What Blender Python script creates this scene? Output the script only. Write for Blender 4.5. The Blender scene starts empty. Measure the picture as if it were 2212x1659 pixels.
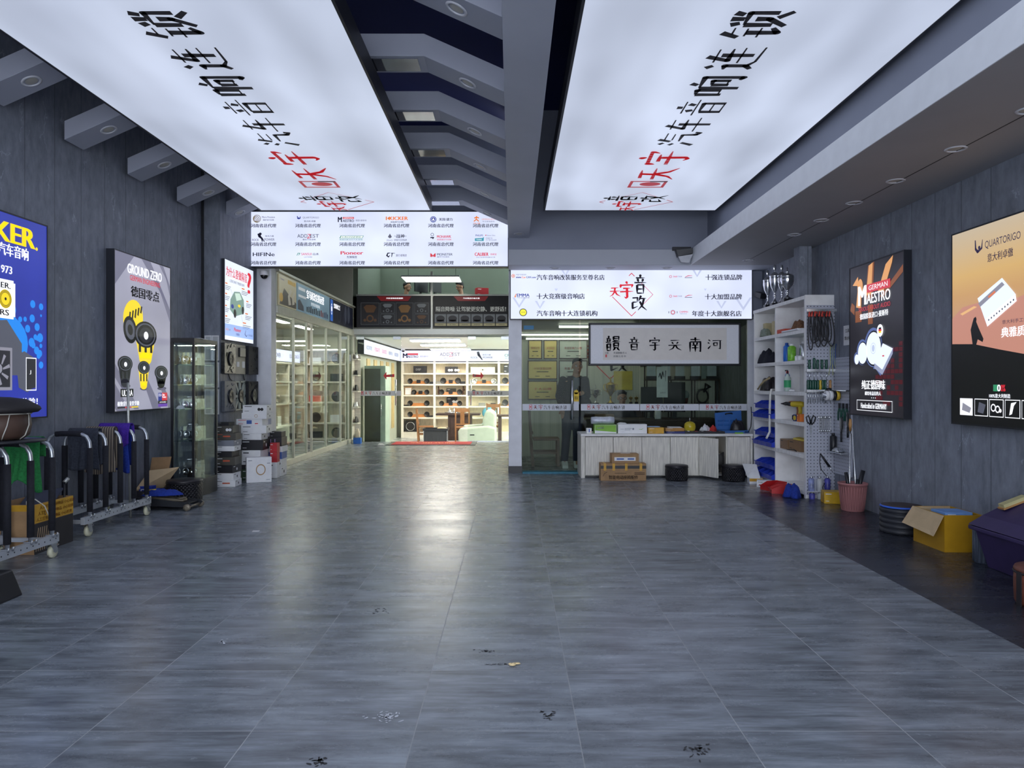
import bpy, bmesh, math, random
from mathutils import Vector, Matrix
SC = bpy.context.scene
C = SC.collection
PI = math.pi
R = math.radians
random.seed(7)
F, CX, CY, H = 1600.0, 1106.0, 830.0, 1.32      # focal length in pixels, image centre, eye height

# ---------------------------------------------------------------- camera, world, exposure
cam = bpy.data.cameras.new('camera'); cam.sensor_width = 36; cam.lens = 36 * F / 2212
cam.clip_start = .05; cam.clip_end = 200
co = bpy.data.objects.new('camera', cam); C.objects.link(co)
co.location = (0, 0, H); co.rotation_euler = (PI / 2, 0, 0)
SC.camera = co
w = bpy.data.worlds.new('world'); SC.world = w; w.use_nodes = True
bg = w.node_tree.nodes['Background']; bg.inputs[0].default_value = (.56, .595, .665, 1); bg.inputs[1].default_value = 5.4
vs = SC.view_settings
vs.view_transform = 'Standard'; vs.look = 'None'; vs.gamma = 1; vs.use_curve_mapping = False; vs.exposure = .5
try:
    SC.cycles.use_denoising = True
    SC.cycles.max_bounces = 10; SC.cycles.transparent_max_bounces = 24
    SC.cycles.diffuse_bounces = 4; SC.cycles.glossy_bounces = 4
    SC.cycles.sample_clamp_indirect = 6
    SC.cycles.caustics_reflective = False; SC.cycles.caustics_refractive = False
except Exception:
    pass
BOX_GLOW, SIGN_GLOW, POSTER_GLOW = .58, .86, .62    # how strongly the lit boxes shine

def P(px, py, Y):                                   # point of the place seen at a pixel, at depth Y
    return ((px - CX) * Y / F, Y, H - (py - CY) * Y / F)

# ---------------------------------------------------------------- materials
MATS = {}
def nt(m):
    m.use_nodes = True
    return m.node_tree, m.node_tree.nodes, m.node_tree.links
def lin(c):                                         # screen colour to linear
    return tuple(((v / 255) / 12.92 if v <= 10 else ((v / 255 + .055) / 1.055) ** 2.4) for v in c)
LIFT = 1.5
def alb(c):                                         # surface reflectance: lifted softly, as the printed values were read under weak light
    return tuple(1 - (1 - min(v, .93)) ** LIFT for v in lin(c))
def M(name, col, rough=.55, metal=0., var=.12, scale=9., stretch=(1, 1, 1), bump=0., coat=0., spec=.5):
    """A plain procedural material: the colour (sRGB 0-255) broken up by noise."""
    if name in MATS: return MATS[name]
    m = bpy.data.materials.new(name); t, N, L = nt(m); b = N['Principled BSDF']
    c = alb(col)
    tc = N.new('ShaderNodeTexCoord'); mp = N.new('ShaderNodeMapping'); mp.inputs['Scale'].default_value = stretch
    nz = N.new('ShaderNodeTexNoise'); nz.inputs['Scale'].default_value = scale; nz.inputs['Detail'].default_value = 5
    rp = N.new('ShaderNodeValToRGB')
    rp.color_ramp.elements[0].position = .3; rp.color_ramp.elements[1].position = .7
    rp.color_ramp.elements[0].color = (*[v * (1 - var) for v in c], 1)
    rp.color_ramp.elements[1].color = (*[min(1, v * (1 + var)) for v in c], 1)
    L.new(tc.outputs['Object'], mp.inputs[0]); L.new(mp.outputs[0], nz.inputs[0]); L.new(nz.outputs[0], rp.inputs[0])
    L.new(rp.outputs[0], b.inputs['Base Color'])
    b.inputs['Roughness'].default_value = rough; b.inputs['Metallic'].default_value = metal
    b.inputs['Specular IOR Level'].default_value = spec
    if coat: b.inputs['Coat Weight'].default_value = coat
    if bump:
        bp = N.new('ShaderNodeBump'); bp.inputs['Strength'].default_value = bump; bp.inputs['Distance'].default_value = .01
        L.new(nz.outputs[0], bp.inputs['Height']); L.new(bp.outputs[0], b.inputs['Normal'])
    MATS[name] = m
    return m
def E(name, col, glow, cloud=0., scale=1.5, sample=True, stretch=(1, 1, 1)):
    """A backlit or lit surface: emits its own colour, slightly uneven like a film over tubes."""
    if name in MATS: return MATS[name]
    m = bpy.data.materials.new(name); t, N, L = nt(m); b = N['Principled BSDF']
    c = lin(col)
    b.inputs['Base Color'].default_value = (*[v * .25 for v in c], 1); b.inputs['Roughness'].default_value = .35
    b.inputs['Emission Color'].default_value = (*c, 1); b.inputs['Emission Strength'].default_value = glow
    if cloud:
        tc = N.new('ShaderNodeTexCoord'); mp = N.new('ShaderNodeMapping'); mp.inputs['Scale'].default_value = stretch
        nz = N.new('ShaderNodeTexNoise'); nz.inputs['Scale'].default_value = scale; nz.inputs['Detail'].default_value = 1.5
        mr = N.new('ShaderNodeMapRange'); mr.inputs[1].default_value = .3; mr.inputs[2].default_value = .7
        mr.inputs[3].default_value = glow * (1 - cloud); mr.inputs[4].default_value = glow * (1 + cloud)
        L.new(tc.outputs['Object'], mp.inputs[0]); L.new(mp.outputs[0], nz.inputs[0]); L.new(nz.outputs[0], mr.inputs[0])
        L.new(mr.outputs[0], b.inputs['Emission Strength'])
    if not sample:
        try: m.cycles.emission_sampling = 'NONE'
        except Exception: pass
    MATS[name] = m
    return m
def glass(name, tint, base=.05, edge=.55, rough=.0):
    if name in MATS: return MATS[name]
    m = bpy.data.materials.new(name); t, N, L = nt(m)
    N.remove(N['Principled BSDF']); out = N['Material Output']
    tr = N.new('ShaderNodeBsdfTransparent'); tr.inputs[0].default_value = (*tint, 1)
    gl = N.new('ShaderNodeBsdfGlossy'); gl.inputs['Roughness'].default_value = rough; gl.inputs[0].default_value = (.95, 1, .98, 1)
    lw = N.new('ShaderNodeLayerWeight'); lw.inputs[0].default_value = .5
    pw = N.new('ShaderNodeMath'); pw.operation = 'POWER'; pw.inputs[1].default_value = 4
    ma = N.new('ShaderNodeMath'); ma.operation = 'MULTIPLY_ADD'; ma.inputs[1].default_value = edge; ma.inputs[2].default_value = base
    mx = N.new('ShaderNodeMixShader')
    L.new(lw.outputs['Facing'], pw.inputs[0]); L.new(pw.outputs[0], ma.inputs[0]); L.new(ma.outputs[0], mx.inputs[0])
    L.new(tr.outputs[0], mx.inputs[1]); L.new(gl.outputs[0], mx.inputs[2]); L.new(mx.outputs[0], out.inputs[0])
    MATS[name] = m
    return m
def wall_mat(name, col, axis, pitch, off, joint=.006):
    """Grey stone-effect panels: vertical joints every `pitch` metres, cloudy grain and thin pale veins."""
    m = bpy.data.materials.new(name); t, N, L = nt(m); b = N['Principled BSDF']; c = alb(col)
    tc = N.new('ShaderNodeTexCoord')
    nz = N.new('ShaderNodeTexNoise'); nz.inputs['Scale'].default_value = 7; nz.inputs['Detail'].default_value = 9; nz.inputs['Roughness'].default_value = .68
    mp0 = N.new('ShaderNodeMapping'); mp0.inputs['Scale'].default_value = (1.6, 1.6, .7)
    L.new(tc.outputs['Object'], mp0.inputs[0]); L.new(mp0.outputs[0], nz.inputs[0])
    rp = N.new('ShaderNodeValToRGB'); rp.color_ramp.elements[0].position = .32; rp.color_ramp.elements[1].position = .7
    rp.color_ramp.elements[0].color = (*[v * .72 for v in c], 1); rp.color_ramp.elements[1].color = (*[v * 1.25 for v in c], 1)
    L.new(nz.outputs[0], rp.inputs[0])
    vo = N.new('ShaderNodeTexVoronoi'); vo.feature = 'DISTANCE_TO_EDGE'; vo.inputs['Scale'].default_value = 1.3
    mp = N.new('ShaderNodeMapping'); mp.inputs['Rotation'].default_value = (.75, .2, .2); mp.inputs['Scale'].default_value = (1.3, 1.8, .8)
    ad = N.new('ShaderNodeMixRGB'); ad.blend_type = 'ADD'; ad.inputs[0].default_value = .35
    L.new(tc.outputs['Object'], mp.inputs[0]); L.new(mp.outputs[0], ad.inputs[1]); L.new(nz.outputs['Color'], ad.inputs[2]); L.new(ad.outputs[0], vo.inputs[0])
    th = N.new('ShaderNodeMath'); th.operation = 'LESS_THAN'; th.inputs[1].default_value = .006; L.new(vo.outputs[0], th.inputs[0])
    n2 = N.new('ShaderNodeTexNoise'); n2.inputs['Scale'].default_value = 2.4; L.new(tc.outputs['Object'], n2.inputs[0])
    gt = N.new('ShaderNodeMath'); gt.operation = 'GREATER_THAN'; gt.inputs[1].default_value = .58; L.new(n2.outputs[0], gt.inputs[0])
    mu = N.new('ShaderNodeMath'); mu.operation = 'MULTIPLY'; L.new(th.outputs[0], mu.inputs[0]); L.new(gt.outputs[0], mu.inputs[1])
    mu2 = N.new('ShaderNodeMath'); mu2.operation = 'MULTIPLY'; mu2.inputs[1].default_value = .4; L.new(mu.outputs[0], mu2.inputs[0])
    mv = N.new('ShaderNodeMixRGB'); mv.inputs[2].default_value = (*[min(1, v * 2.6) for v in c], 1)
    L.new(mu2.outputs[0], mv.inputs[0]); L.new(rp.outputs[0], mv.inputs[1])
    sx = N.new('ShaderNodeSeparateXYZ'); L.new(tc.outputs['Object'], sx.inputs[0])
    a = N.new('ShaderNodeMath'); a.operation = 'SUBTRACT'; a.inputs[1].default_value = off; L.new(sx.outputs[axis], a.inputs[0])
    d = N.new('ShaderNodeMath'); d.operation = 'DIVIDE'; d.inputs[1].default_value = pitch; L.new(a.outputs[0], d.inputs[0])
    f = N.new('ShaderNodeMath'); f.operation = 'FRACT'; L.new(d.outputs[0], f.inputs[0])
    lt = N.new('ShaderNodeMath'); lt.operation = 'LESS_THAN'; lt.inputs[1].default_value = joint / pitch; L.new(f.outputs[0], lt.inputs[0])
    mj = N.new('ShaderNodeMixRGB'); mj.inputs[2].default_value = (*[v * .25 for v in c], 1)
    L.new(lt.outputs[0], mj.inputs[0]); L.new(mv.outputs[0], mj.inputs[1]); L.new(mj.outputs[0], b.inputs['Base Color'])
    b.inputs['Roughness'].default_value = .55
    bp = N.new('ShaderNodeBump'); bp.inputs['Strength'].default_value = .25; bp.inputs['Distance'].default_value = .005
    L.new(nz.outputs[0], bp.inputs['Height']); L.new(bp.outputs[0], b.inputs['Normal'])
    MATS[name] = m
    return m
def floor_mat(name, col, line, tw, tl, ox, oy, rough=.24, spec=.5):
    """Glossy stone tiles with grout lines, cloudy streaks and dull scuffs."""
    m = bpy.data.materials.new(name); t, N, L = nt(m); b = N['Principled BSDF']; c = alb(col)
    tc = N.new('ShaderNodeTexCoord'); sx = N.new('ShaderNodeSeparateXYZ'); L.new(tc.outputs['Object'], sx.inputs[0])
    def op(o, a, bb=None):
        n = N.new('ShaderNodeMath'); n.operation = o
        for i, v in enumerate((a, bb)):
            if v is None: continue
            if isinstance(v, (int, float)): n.inputs[i].default_value = v
            else: L.new(v, n.inputs[i])
        return n.outputs[0]
    u = op('DIVIDE', op('SUBTRACT', sx.outputs[0], ox), tw); v = op('DIVIDE', op('SUBTRACT', sx.outputs[1], oy), tl)
    fu, fv = op('FRACT', u), op('FRACT', v)
    g = op('MAXIMUM', op('LESS_THAN', fu, .0042 / tw), op('LESS_THAN', fv, .0045 / tl))
    cb = N.new('ShaderNodeCombineXYZ'); L.new(op('FLOOR', u), cb.inputs[0]); L.new(op('FLOOR', v), cb.inputs[1])
    wn = N.new('ShaderNodeTexWhiteNoise'); wn.noise_dimensions = '2D'; L.new(cb.outputs[0], wn.inputs[0])
    off = N.new('ShaderNodeVectorMath'); off.operation = 'MULTIPLY_ADD'; off.inputs[1].default_value = (7, 7, 7)
    L.new(wn.outputs['Color'], off.inputs[0]); L.new(tc.outputs['Object'], off.inputs[2])
    mp = N.new('ShaderNodeMapping'); mp.inputs['Scale'].default_value = (.9, 3.2, 1); L.new(off.outputs[0], mp.inputs[0])
    nz = N.new('ShaderNodeTexNoise'); nz.inputs['Scale'].default_value = 2.6; nz.inputs['Detail'].default_value = 9; nz.inputs['Roughness'].default_value = .62
    L.new(mp.outputs[0], nz.inputs[0])
    rp = N.new('ShaderNodeValToRGB'); rp.color_ramp.elements[0].position = .34; rp.color_ramp.elements[1].position = .66
    rp.color_ramp.elements[0].color = (*[v_ * .58 for v_ in c], 1); rp.color_ramp.elements[1].color = (*[v_ * 1.4 for v_ in c], 1)
    L.new(nz.outputs[0], rp.inputs[0])
    # fine streaks and pale scuffs
    n4 = N.new('ShaderNodeTexNoise'); n4.inputs['Scale'].default_value = 3; n4.inputs['Detail'].default_value = 8; n4.inputs['Roughness'].default_value = .7
    mp4 = N.new('ShaderNodeMapping'); mp4.inputs['Scale'].default_value = (.8, 9, 1); L.new(off.outputs[0], mp4.inputs[0]); L.new(mp4.outputs[0], n4.inputs[0])
    st = N.new('ShaderNodeMapRange'); st.inputs[1].default_value = .35; st.inputs[2].default_value = .65; st.inputs[3].default_value = .72; st.inputs[4].default_value = 1.28; L.new(n4.outputs[0], st.inputs[0])
    sk = N.new('ShaderNodeMixRGB'); sk.blend_type = 'MULTIPLY'; sk.inputs[0].default_value = 1; L.new(rp.outputs[0], sk.inputs[1]); L.new(st.outputs[0], sk.inputs[2])
    n3 = N.new('ShaderNodeTexNoise'); n3.inputs['Scale'].default_value = 1.1; n3.inputs['Detail'].default_value = 12; n3.inputs['Roughness'].default_value = .78
    mp3 = N.new('ShaderNodeMapping'); mp3.inputs['Scale'].default_value = (1.2, 2.4, 1); L.new(tc.outputs['Object'], mp3.inputs[0]); L.new(mp3.outputs[0], n3.inputs[0])
    sm = N.new('ShaderNodeMapRange'); sm.inputs[1].default_value = .56; sm.inputs[2].default_value = .7; sm.inputs[3].default_value = 0; sm.inputs[4].default_value = .4
    L.new(n3.outputs[0], sm.inputs[0])
    ms = N.new('ShaderNodeMixRGB'); ms.inputs[2].default_value = (*[min(1, v_ * 2.2) for v_ in c], 1); L.new(sm.outputs[0], ms.inputs[0]); L.new(sk.outputs[0], ms.inputs[1])
    mg = N.new('ShaderNodeMixRGB'); mg.inputs[2].default_value = (*lin(line), 1); L.new(op('MULTIPLY', g, .7), mg.inputs[0]); L.new(ms.outputs[0], mg.inputs[1])
    L.new(mg.outputs[0], b.inputs['Base Color'])
    rr = N.new('ShaderNodeMapRange'); rr.inputs[1].default_value = .3; rr.inputs[2].default_value = .7; rr.inputs[3].default_value = rough * .75; rr.inputs[4].default_value = rough * 1.35
    L.new(n3.outputs[0], rr.inputs[0]); L.new(op('ADD', rr.outputs[0], op('MULTIPLY', g, .3)), b.inputs['Roughness'])
    b.inputs['Specular IOR Level'].default_value = spec
    MATS[name] = m
    return m

# ---------------------------------------------------------------- mesh builder
GL = {}
def glyphs(s, bold):
    k = (s, bold)
    if k not in GL:
        c = bpy.data.curves.new('lettering', 'FONT'); c.body = s; c.size = 1; c.resolution_u = 3
        o = bpy.data.objects.new('lettering', c); C.objects.link(o)
        dg = bpy.context.evaluated_depsgraph_get(); dg.update()
        me = bpy.data.meshes.new_from_object(o.evaluated_get(dg))
        vs_ = [(v.co.x, v.co.y) for v in me.vertices]; fs = [tuple(p.vertices) for p in me.polygons]
        bpy.data.objects.remove(o); bpy.data.curves.remove(c); bpy.data.meshes.remove(me)
        xs = [v[0] for v in vs_] or [0, 1]; ys = [v[1] for v in vs_] or [0, 1]
        GL[k] = (vs_, fs, min(xs), max(xs), min(ys), max(ys))
    return GL[k]
class B:
    def __init__(s, mat=None):
        s.bm = bmesh.new(); s.mats = []; s.mi = 0; s.T = None
        if mat: s.use(mat)
    def use(s, mat):
        if mat not in s.mats: s.mats.append(mat)
        s.mi = s.mats.index(mat); return s
    def v(s, co):
        co = Vector(co)
        if s.T is not None: co = s.T @ co
        return s.bm.verts.new(co)
    def f(s, vs_, smooth=False):
        try:
            fa = s.bm.faces.new(vs_); fa.material_index = s.mi; fa.smooth = smooth; return fa
        except ValueError: return None
    def hexa(s, p):                                  # 8 points: bottom ring, top ring
        q = [s.v(c) for c in p]
        for i in ((3, 2, 1, 0), (4, 5, 6, 7), (0, 1, 5, 4), (1, 2, 6, 5), (2, 3, 7, 6), (3, 0, 4, 7)): s.f([q[j] for j in i])
        return s
    def box(s, x0, x1, y0, y1, z0, z1):
        return s.hexa([(x0, y0, z0), (x1, y0, z0), (x1, y1, z0), (x0, y1, z0), (x0, y0, z1), (x1, y0, z1), (x1, y1, z1), (x0, y1, z1)])
    def cbox(s, c, d, rot=None):
        T0 = s.T; M_ = Matrix.Translation(c)
        if rot: M_ = M_ @ Matrix.Rotation(rot[2], 4, 'Z') @ Matrix.Rotation(rot[1], 4, 'Y') @ Matrix.Rotation(rot[0], 4, 'X')
        s.T = M_ if T0 is None else T0 @ M_
        s.box(-d[0] / 2, d[0] / 2, -d[1] / 2, d[1] / 2, -d[2] / 2, d[2] / 2); s.T = T0; return s
    def prism(s, poly, ax, a0, a1):                  # polygon in the plane square to axis ax, from a0 to a1
        def mk(p, a): return (a, p[0], p[1]) if ax == 'x' else ((p[0], a, p[1]) if ax == 'y' else (p[0], p[1], a))
        r0 = [s.v(mk(p, a0)) for p in poly]; r1 = [s.v(mk(p, a1)) for p in poly]; n = len(poly)
        s.f(r0[::-1]); s.f(r1)
        for i in range(n): s.f([r0[i], r0[(i + 1) % n], r1[(i + 1) % n], r1[i]])
        return s
    def lathe(s, prof, c=(0, 0, 0), n=24, ax='z', cap=True, sx=1., sy=1.):
        rings = []
        for r, z in prof:
            ring = []
            for i in range(n):
                a = 2 * PI * i / n; x, y = r * math.cos(a) * sx, r * math.sin(a) * sy
                p = (x, y, z) if ax == 'z' else ((z, x, y) if ax == 'x' else (x, z, y))
                ring.append(s.v((p[0] + c[0], p[1] + c[1], p[2] + c[2])))
            rings.append(ring)
        for a, b in zip(rings, rings[1:]):
            for i in range(n): s.f([a[i], a[(i + 1) % n], b[(i + 1) % n], b[i]], True)
        if cap: s.f(rings[0][::-1]); s.f(rings[-1])
        return s
    def cyl(s, p0, p1, r0, r1=None, n=14):
        return s.tube([p0, p1], [r0, r0 if r1 is None else r1], n)
    def tube(s, pts, r, n=10):
        pts = [Vector(p) for p in pts]; k = len(pts)
        rs = r if isinstance(r, (list, tuple)) else [r] * k
        rings = []; up = None
        for i, p in enumerate(pts):
            d = (pts[min(i + 1, k - 1)] - pts[max(i - 1, 0)]).normalized()
            if up is None: up = Vector((0, 0, 1)) if abs(d.z) < .9 else Vector((1, 0, 0))
            a = d.cross(up).normalized(); up = a.cross(d).normalized()
            rings.append([s.v(p + (a * math.cos(2 * PI * j / n) + up * math.sin(2 * PI * j / n)) * rs[i]) for j in range(n)])
        for a, b in zip(rings, rings[1:]):
            for i in range(n): s.f([a[i], a[(i + 1) % n], b[(i + 1) % n], b[i]], True)
        s.f(rings[0][::-1]); s.f(rings[-1]); return s
    def ball(s, c, r, n=14, m=9, sq=(1, 1, 1)):
        pr = [(max(1e-4, math.sin(PI * i / m)), -math.cos(PI * i / m)) for i in range(m + 1)]
        rings = [[s.v((c[0] + q * r * math.cos(2 * PI * j / n) * sq[0], c[1] + q * r * math.sin(2 * PI * j / n) * sq[1], c[2] + z * r * sq[2])) for j in range(n)] for q, z in pr]
        for a, b in zip(rings, rings[1:]):
            for i in range(n): s.f([a[i], a[(i + 1) % n], b[(i + 1) % n], b[i]], True)
        s.f(rings[0][::-1]); s.f(rings[-1]); return s
    def sheet(s, fn, nu, nv, th=.004):               # draped cloth: fn(u,v)->point, given thickness along z/y by offset
        g = [[Vector(fn(i / nu, j / nv)) for j in range(nv + 1)] for i in range(nu + 1)]
        def nrm(i, j):
            a = g[min(i + 1, nu)][j] - g[max(i - 1, 0)][j]; b = g[i][min(j + 1, nv)] - g[i][max(j - 1, 0)]
            n_ = a.cross(b); return n_.normalized() if n_.length > 1e-9 else Vector((0, 0, 1))
        A = [[s.v(g[i][j] + nrm(i, j) * th / 2) for j in range(nv + 1)] for i in range(nu + 1)]
        D = [[s.v(g[i][j] - nrm(i, j) * th / 2) for j in range(nv + 1)] for i in range(nu + 1)]
        for i in range(nu):
            for j in range(nv):
                s.f([A[i][j], A[i + 1][j], A[i + 1][j + 1], A[i][j + 1]], True); s.f([D[i][j], D[i][j + 1], D[i + 1][j + 1], D[i + 1][j]], True)
        for i in range(nu):
            s.f([A[i][0], D[i][0], D[i + 1][0], A[i + 1][0]]); s.f([A[i][nv], A[i + 1][nv], D[i + 1][nv], D[i][nv]])
        for j in range(nv):
            s.f([A[0][j], A[0][j + 1], D[0][j + 1], D[0][j]]); s.f([A[nu][j], D[nu][j], D[nu][j + 1], A[nu][j + 1]])
        return s
    # printed shapes lie in the x-z plane at depth y, seen from -y
    def poly2(s, pts, y=-.003):
        return s.f([s.v((x, y, z)) for x, z in pts]) and s or s
    def rect2(s, x, z, w_, h, y=-.003):
        return s.poly2([(x, z), (x + w_, z), (x + w_, z + h), (x, z + h)], y)
    def frame2(s, x, z, w_, h, t, y=-.003):
        return s.rect2(x, z, w_, t, y).rect2(x, z + h - t, w_, t, y).rect2(x, z + t, t, h - 2 * t, y).rect2(x + w_ - t, z + t, t, h - 2 * t, y)
    def disc2(s, x, z, rx, rz=None, y=-.003, n=24, rot=0.):
        rz = rx if rz is None else rz; c, q = math.cos(rot), math.sin(rot); pts = []
        for i in range(n):
            a = 2 * PI * i / n; px, pz = rx * math.cos(a), rz * math.sin(a)
            pts.append((x + px * c - pz * q, z + px * q + pz * c))
        return s.poly2(pts, y)
    def ring2(s, x, z, r0, r1, y=-.003, n=28, k=1.):
        for i in range(n):
            a, b = 2 * PI * i / n, 2 * PI * (i + 1) / n
            s.poly2([(x + r * math.cos(t), z + r * math.sin(t) * k) for r, t in ((r0, a), (r1, a), (r1, b), (r0, b))], y)
        return s
    def text2(s, str_, x, z, w_=None, h=None, y=-.004, bold=.0, cx=False):
        vs_, fs, x0, x1, y0, y1 = glyphs(str_, 0)
        kz = h / (y1 - y0); kx = w_ / (x1 - x0) if w_ else kz
        if cx: x = x - (x1 - x0) * kx / 2
        for dx in ((-bold * 1.3, 0, bold * 1.3) if bold else (0,)):
            q = [s.v((x + (a - x0 + dx) * kx, y, z + (b - y0) * kz)) for a, b in vs_]
            for p in fs: s.f([q[i] for i in p])
        return s
    def line2(s, pts, ws, y=-.004):
        for i in range(len(pts) - 1):
            (xa, za), (xb, zb) = pts[i], pts[i + 1]; d = math.hypot(xb - xa, zb - za)
            if d < 1e-6: continue
            nx, nz_ = -(zb - za) / d, (xb - xa) / d; wa, wb = ws[i] / 2, ws[i + 1] / 2
            s.poly2([(xa - nx * wa, za - nz_ * wa), (xb - nx * wb, zb - nz_ * wb), (xb + nx * wb, zb + nz_ * wb), (xa + nx * wa, za + nz_ * wa)], y)
        for i in range(1, len(pts) - 1): s.disc2(pts[i][0], pts[i][1], ws[i] / 2, None, y, 10)
        return s
    def brush2(s, ch, x, z, w_, h, y=-.004, style='li', wt=1.):
        k = h / 10
        for st in STROKES[ch]:
            pts = []
            for (a, b), (c, d) in zip(st, st[1:]):
                for i in range(5 if style == 'xing' else 1):
                    t = i / (5 if style == 'xing' else 1); pts.append((a + (c - a) * t, b + (d - b) * t))
            pts.append(st[-1]); ws = []; n = len(pts)
            for i in range(n):
                a, b = pts[max(i - 1, 0)], pts[min(i + 1, n - 1)]; l = math.hypot(b[0] - a[0], b[1] - a[1]) or 1
                vert = abs(b[1] - a[1]) / l; t = i / (n - 1)
                if style == 'li': ww = (.28 + .85 * vert) * (1.25 - .25 * t)
                else: ww = (.75 + .5 * vert) * (1.25 - .95 * t + .35 * math.sin(PI * t))
                ws.append(max(.12, ww) * k * wt)
            s.line2([(x + a * w_ / 10, z + b * k) for a, b in pts], ws, y)
        return s
    def mesh(s, name):
        me = bpy.data.meshes.new(name)
        bmesh.ops.recalc_face_normals(s.bm, faces=[f for f in s.bm.faces]) if s.closed else None
        s.bm.to_mesh(me); s.bm.free()
        for m in s.mats: me.materials.append(m)
        return me
    closed = True
SHUI = [[(1, 9), (2.2, 8)], [(.5, 6.5), (1.8, 5.6)], [(.6, .8), (2.4, 3.8)]]
YIN = [[(5, 9.8), (5, 8.6)], [(1.6, 8.3), (8.4, 8.3)], [(3, 7.6), (3.6, 6.2)], [(7, 7.6), (6.4, 6.2)], [(.5, 5.8), (9.5, 5.8)], [(2.6, 4.6), (2.6, 0)],
       [(2.6, 4.6), (7.4, 4.6), (7.4, 0)], [(2.6, 2.4), (7.4, 2.4)], [(2.6, .2), (7.4, .2)]]
STROKES = {
    '汽': SHUI + [[(4.6, 9.6), (3.2, 6.6)], [(4, 8.2), (9.2, 8.2)], [(4.2, 6.4), (8.6, 6.4)], [(3.4, 4.6), (8, 4.6), (8.2, 1.6), (9.6, .6), (9.7, 2)]],
    '车': [[(2, 8.4), (8.2, 8.4)], [(4.6, 9.8), (2.4, 5.6), (8.4, 5.6)], [(.6, 3), (9.6, 3)], [(5.4, 7.2), (5.4, 0)]],
    '音': YIN,
    '响': [[(.8, 7.8), (.8, 2.6)], [(.8, 7.8), (3, 7.8), (3, 3)], [(.8, 3.2), (3, 3.2)], [(6.4, 9.8), (5.6, 8.4)], [(4.2, 7.8), (4.2, 0)],
           [(4.2, 7.8), (9.4, 7.8), (9.4, .4), (8.2, .9)], [(5.8, 5.8), (5.8, 2.4)], [(5.8, 5.8), (7.8, 5.8), (7.8, 2.4)], [(5.8, 2.8), (7.8, 2.8)]],
    '连': [[(3.6, 8.2), (9, 8.2)], [(6, 9.8), (4.4, 5.8), (9.2, 5.8)], [(3.4, 3.8), (9.6, 3.8)], [(6.6, 7.4), (6.6, 1.6)], [(1.2, 9), (2.2, 7.8)],
           [(.6, 5.6), (2.2, 5.6), (2.2, 1.8), (.8, .6)], [(2, 1.8), (4, .6), (9.8, .4)]],
    '锁': [[(2.2, 9.8), (.6, 6.8)], [(1.6, 8), (4, 8)], [(1, 5.8), (3.8, 5.8)], [(.6, 3.6), (4, 3.6)], [(2.3, 5.8), (2.3, .6), (4, 1.8)], [(7, 9.6), (7, 7.4)],
           [(5, 9.2), (5.6, 7.8)], [(9, 9.4), (8.4, 7.8)], [(5, 7), (5, 2.4)], [(5, 7), (9, 7), (9, 2.4)], [(7, 5.6), (7, 3.4), (4.6, .2)], [(7.4, 2.2), (9.4, .2)]],
    '天': [[(1.6, 8), (8, 8.4)], [(.6, 5), (9.4, 5.4)], [(5, 8.2), (4.6, 4.6), (3, 1.8), (.6, .2)], [(5, 5), (6.6, 2.2), (9.6, .4)]],
    '宇': [[(4.8, 9.9), (5.4, 8.8)], [(1.2, 8.2), (.8, 6.4)], [(1.2, 7.9), (9, 8.2), (8.2, 6.6)], [(2.6, 6), (7.4, 6.2)], [(.6, 4), (9.4, 4.3)], [(5.2, 6), (5.4, 1), (4.6, .2), (3.4, 1)]],
    '改': [[(.8, 8.2), (4, 8.4), (3.8, 5.6)], [(.8, 5.4), (3.8, 5.6)], [(.9, 5.4), (.9, 1.4), (4.2, 2.8)], [(6.2, 9.8), (4.6, 6)], [(5.6, 7.8), (9.4, 8)],
           [(8, 7.8), (7, 3.6), (4.2, .2)], [(5.4, 6), (7, 2.6), (9.8, .2)]],
    '河': SHUI + [[(3.6, 8.4), (9.8, 8.6)], [(4.4, 6.4), (4.4, 3.4)], [(4.4, 6.4), (6.6, 6.4), (6.6, 3.4)], [(4.4, 3.8), (6.6, 3.8)], [(8.6, 8.4), (8.6, 1), (7.4, 1.4)]],
    '南': [[(1.6, 8.4), (8.4, 8.4)], [(5, 9.8), (5, 7)], [(1.4, 6.8), (1.4, 0)], [(1.4, 6.8), (8.6, 6.8), (8.6, .4), (7.6, .8)], [(3.6, 6), (4.2, 5)], [(6.4, 6), (5.8, 5)],
           [(2.8, 4.6), (7.2, 4.6)], [(2.6, 2.8), (7.4, 2.8)], [(5, 4.6), (5, 0)]],
    '天2': [[(2, 8.6), (8, 8.8)], [(3, 7), (4, 5.6)], [(7, 7.2), (6, 5.6)], [(.6, 4.4), (9.4, 4.8)], [(4.8, 4.6), (3.6, 1.8), (1, .2)], [(5.4, 4.6), (6.6, 2), (9.4, .2)]],
    '韻': [[(a * .44, b) for a, b in s_] for s_ in YIN] + [[(5.4, 9.6), (5.4, 7)], [(5.4, 9.6), (8.8, 9.6), (8.8, 7)], [(5.4, 8.3), (8.8, 8.3)], [(5.4, 7), (8.8, 7)], [(4.6, 6.2), (9.8, 6.2)],
           [(5.6, 5.2), (5.6, 2)], [(5.6, 5.2), (8.6, 5.2), (8.6, 2)], [(5.6, 3.6), (8.6, 3.6)], [(5.6, 2.2), (8.6, 2.2)], [(6.4, 1.8), (5, .2)], [(7.8, 1.8), (9.4, .2)]],
}
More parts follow.
